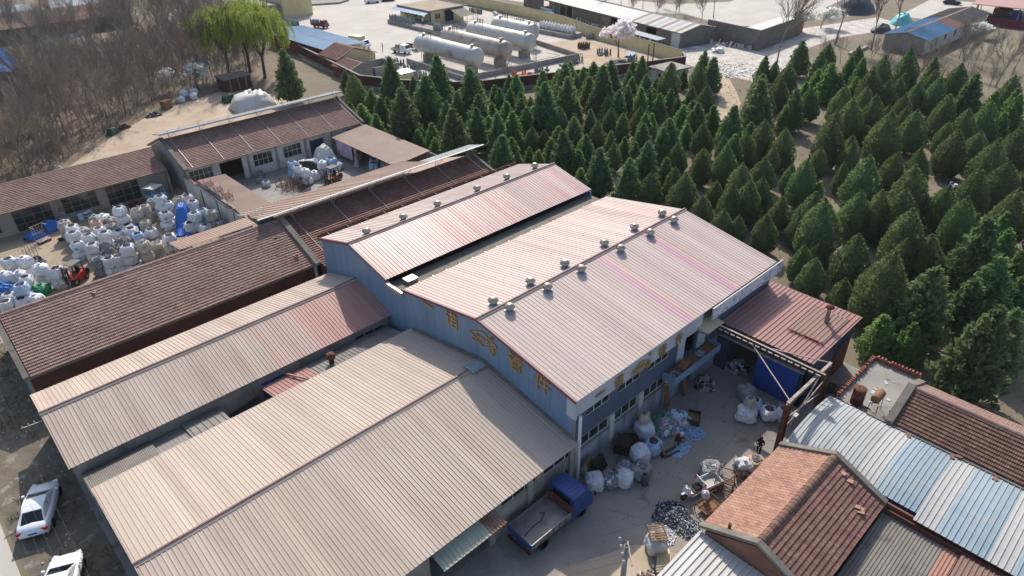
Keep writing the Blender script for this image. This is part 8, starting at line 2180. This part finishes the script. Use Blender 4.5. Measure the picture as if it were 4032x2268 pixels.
# ------------------------------------------------------------------ people and a dog
mat('skin', rgb(190, 146, 118), rough=.6)
mat('cloth_black', rgb(30, 30, 34), rough=.9); mat('cloth_green', rgb(62, 84, 78), rough=.9); mat('cloth_maroon', rgb(104, 34, 46), rough=.9); mat('cloth_dark', rgb(44, 44, 52), rough=.9); mat('cloth_white', rgb(226, 224, 220), rough=.9); mat('hair', rgb(28, 24, 24), rough=.7)
def person(loc, rz, J, top, legs, label, hat=None, hatm='hair'):
    """one continuous skinned body; J: joint positions (metres, facing +x)"""
    t = thing('person', loc, label, 'person', None, rz)
    names = ['pelvis', 'waist', 'chest', 'neck', 'jaw', 'head', 'crown']
    V_, E_, Rr = [], [], []
    idx = {}
    def add(n, p, r):
        idx[n] = len(V_); V_.append(p); Rr.append(r)
    add('pelvis', J['pelvis'], (.15, .12)); add('waist', J['waist'], (.13, .10)); add('chest', J['chest'], (.17, .12)); add('neck', J['neck'], (.055, .055)); add('jaw', J['jaw'], (.075, .08)); add('head', J['head'], (.095, .1)); add('crown', J['crown'], (.06, .06))
    ch = ['pelvis', 'waist', 'chest', 'neck', 'jaw', 'head', 'crown']
    E_ += [(idx[a], idx[b]) for a, b in zip(ch[:-1], ch[1:])]
    for s in ('l', 'r'):
        for n, r in (('hip', .095), ('knee', .062), ('ankle', .042), ('toe', .035)): add(n + s, J[n + s], (r, r))
        for n, r in (('sho', .068), ('elb', .045), ('wri', .032), ('palm', .036)): add(n + s, J[n + s], (r, r))
        E_.append((idx['pelvis'], idx['hip' + s])); E_ += [(idx['hip' + s], idx['knee' + s]), (idx['knee' + s], idx['ankle' + s]), (idx['ankle' + s], idx['toe' + s])]
        E_.append((idx['chest'], idx['sho' + s])); E_ += [(idx['sho' + s], idx['elb' + s]), (idx['elb' + s], idx['wri' + s]), (idx['wri' + s], idx['palm' + s])]
        w, p = V(J['wri' + s]), V(J['palm' + s]); d = (p - w).normalized(); sd = d.cross(V((0, 0, 1)))
        if sd.length < .1: sd = V((0, 1, 0))
        sd.normalize(); dn = d.cross(sd)
        for k in range(5):
            o_ = (k - 2) * .017; ln = (.04, .065, .072, .066, .05)[k]
            base = p + sd * o_ if k else w.lerp(p, .6) + sd * -.035
            q = base + (d if k else (d - sd * .8).normalized()) * ln + dn * .012
            add('f%s%d' % (s, k), tuple(q), (.009, .009)); E_.append((idx['palm' + s], idx['f%s%d' % (s, k)]))
    me = bpy.data.meshes.new('body'); me.from_pydata([tuple(v) for v in V_], E_, [])
    o = bpy.data.objects.new('body', me); COL.objects.link(o)
    md = o.modifiers.new('s', 'SKIN'); md.use_smooth_shade = True
    for i, v in enumerate(me.skin_vertices[0].data): v.radius = Rr[i]; v.use_root = (i == 0)
    o.modifiers.new('u', 'SUBSURF').levels = 1
    dg = bpy.context.evaluated_depsgraph_get(); m2 = bpy.data.meshes.new_from_object(o.evaluated_get(dg))
    bpy.data.objects.remove(o, do_unlink=True)
    for q in ('skin', top, legs, 'rubber'): m2.materials.append(MATS[q])
    nk = V(J['neck']); pv = V(J['pelvis'])
    for f in m2.polygons:
        c = f.center; best = min(range(len(V_)), key=lambda i: (V(V_[i]) - c).length - Rr[i][0])
        n = [k for k, v in idx.items() if v == best][0]
        f.material_index = 0 if n[:4] in ('neck', 'jaw', 'head', 'crow', 'palm') or n[0] == 'f' else (3 if n[:3] == 'toe' else (2 if n[:3] in ('hip', 'kne', 'ank') else 1)); f.use_smooth = True
    b = put('body', m2, t)
    h = V(J['head']); cr = V(J['crown']); ax = (cr - V(J['neck'])).normalized()
    mb = MB(); q = ax.to_track_quat('Z', 'Y').to_matrix()
    mb.lathe([(.115, -.02), (.118, .05), (.095, .11), (.04, .145), (0, .15)], 14, wob=lambda p: q @ (p + V((-.02, 0, 0)))); mb2 = mb.build('hair', hatm, t, tuple(h), smooth=True)
    if hat == 'long':
        mb = MB(); mb.lathe([(.07, -.24), (.1, -.1), (.1, .02)], 10, wob=lambda p: q @ (p + V((-.05, 0, 0)))); mb.build('long_hair', hatm, mb2, smooth=True)
    if hat == 'cap':
        mb = MB(); mb.lathe([(.15, .02), (.13, .04), (.12, .1), (0, .165)], 14, wob=lambda p: q @ p); mb.build('cap', hatm, mb2, smooth=True)
    mb = MB(); fx = q @ V((.1, 0, -.01)); mb.obox(fx, (.03, .03, .045)); mb.build('nose', 'skin', t, tuple(h))
    return t
walk = dict(pelvis=(0, 0, .92), waist=(.01, 0, 1.08), chest=(.02, 0, 1.3), neck=(.02, 0, 1.46), jaw=(.04, 0, 1.52), head=(.04, 0, 1.6), crown=(.03, 0, 1.68), hipl=(0, .1, .86), kneel=(.22, .1, .5), anklel=(.3, .1, .09), toel=(.46, .1, .05), hipr=(0, -.1, .86), kneer=(-.06, -.1, .47), ankler=(-.32, -.1, .14), toer=(-.2, -.1, .05), shol=(.02, .19, 1.38), elbl=(.02, .26, 1.12), wril=(.22, .16, 1.08), palml=(.29, .1, 1.1), shor=(.02, -.19, 1.38), elbr=(.02, -.26, 1.12), wrir=(.22, -.16, 1.08), palmr=(.29, -.1, 1.1))
person((35.3, 13.3, .015), radians(200), walk, 'cloth_black', 'cloth_black', 'person in black walking across the sunlit yard, hands held in front', 'long')
stand = dict(walk); stand.update(kneel=(.04, .1, .47), anklel=(.06, .1, .09), toel=(.2, .1, .05), kneer=(0, -.1, .47), ankler=(-.06, -.1, .09), toer=(.1, -.1, .05), wril=(.08, .26, .9), palml=(.1, .25, .82), wrir=(.02, -.26, .9), palmr=(.04, -.25, .82))
person((86.4, 133.4, .01), radians(160), stand, 'cloth_dark', 'cloth_dark', 'person in dark clothes standing on the pale depot yard')
crouch = dict(pelvis=(-.1, 0, .34), waist=(-.05, 0, .5), chest=(.1, 0, .7), neck=(.2, 0, .84), jaw=(.25, 0, .88), head=(.27, 0, .95), crown=(.28, 0, 1.03), hipl=(-.05, .12, .32), kneel=(.32, .16, .46), anklel=(.1, .14, .09), toel=(.27, .15, .05), hipr=(-.05, -.12, .32), kneer=(.32, -.16, .46), ankler=(.1, -.14, .09), toer=(.27, -.15, .05), shol=(.14, .2, .76), elbl=(.36, .22, .56), wril=(.52, .1, .36), palml=(.57, .06, .3), shor=(.14, -.2, .76), elbr=(.36, -.22, .56), wrir=(.52, -.1, .36), palmr=(.57, -.06, .3))
person((27.35, 16.9, .015), radians(55), crouch, 'cloth_green', 'cloth_dark', 'worker in dark green coat crouching before the limp pale bag', 'cap', 'cloth_dark')
person((32.3, 17.9, .015), radians(-75), crouch, 'cloth_maroon', 'cloth_dark', 'worker in maroon with white head cover crouching at the blue chips', 'cap', 'cloth_white')
person((107.3, 146.2, .96), radians(200), dict(stand, chest=(.15, 0, 1.22), neck=(.24, 0, 1.36), jaw=(.28, 0, 1.4), head=(.3, 0, 1.47), crown=(.32, 0, 1.55)), 'cloth_white', 'cloth_dark', 'person in white top bending among cylinders on the office ledge')
dg_ = thing('dog', (82.4, 126.2, .01), 'white dog standing on the pale depot yard', 'dog', rz=radians(-70))
me = bpy.data.meshes.new('body')
vv = [(0, 0, .52), (.3, 0, .54), (.48, 0, .66), (.62, 0, .78), (.78, 0, .74), (-.3, 0, .52), (-.45, 0, .6), (-.62, 0, .72), (.3, .1, .34), (.3, .1, .18), (.32, .1, .02), (.3, -.1, .34), (.28, -.1, .18), (.3, -.1, .02), (-.3, .1, .38), (-.4, .1, .2), (-.36, .1, .02), (-.3, -.1, .38), (-.42, -.1, .2), (-.38, -.1, .02)]
me.from_pydata(vv, [(0, 1), (1, 2), (2, 3), (3, 4), (0, 5), (5, 6), (6, 7), (1, 8), (8, 9), (9, 10), (1, 11), (11, 12), (12, 13), (5, 14), (14, 15), (15, 16), (5, 17), (17, 18), (18, 19)], [])
o = bpy.data.objects.new('body', me); COL.objects.link(o); md = o.modifiers.new('s', 'SKIN')
rr_ = [.13, .16, .1, .1, .05, .13, .05, .03] + [.07, .045, .04] * 4
for i, v in enumerate(me.skin_vertices[0].data): v.radius = (rr_[i], rr_[i]); v.use_root = i == 0
o.modifiers.new('u', 'SUBSURF').levels = 1
m2 = bpy.data.meshes.new_from_object(o.evaluated_get(bpy.context.evaluated_depsgraph_get())); bpy.data.objects.remove(o, do_unlink=True)
m2.materials.append(MATS['cloth_white']); put('body', m2, dg_)
for s in (-1, 1):
    o = MB(); o.prism_y([(.56, .86), (.64, .86), (.58, .98)], s * .07 - .015, s * .07 + .015); o.build('ear', 'cloth_white', dg_)

# ------------------------------------------------------------------ light spring haze
hz = MB(); hz.box(-905, 905, -905, 905, -1.0, 36.5)
hm = bpy.data.materials.new('haze'); hm.use_nodes = True
hm.node_tree.nodes.clear()
_ho = hm.node_tree.nodes.new('ShaderNodeOutputMaterial'); _hv = hm.node_tree.nodes.new('ShaderNodeVolumePrincipled')
_hv.inputs['Color'].default_value = (.86, .9, .95, 1); _hv.inputs['Density'].default_value = .00012; _hv.inputs['Anisotropy'].default_value = .0
hm.node_tree.links.new(_hv.outputs[0], _ho.inputs['Volume'])
MATS['haze'] = hm
tag(hz.build('haze', 'haze'), 'thin bright spring haze over the whole place', 'haze', kind='stuff')
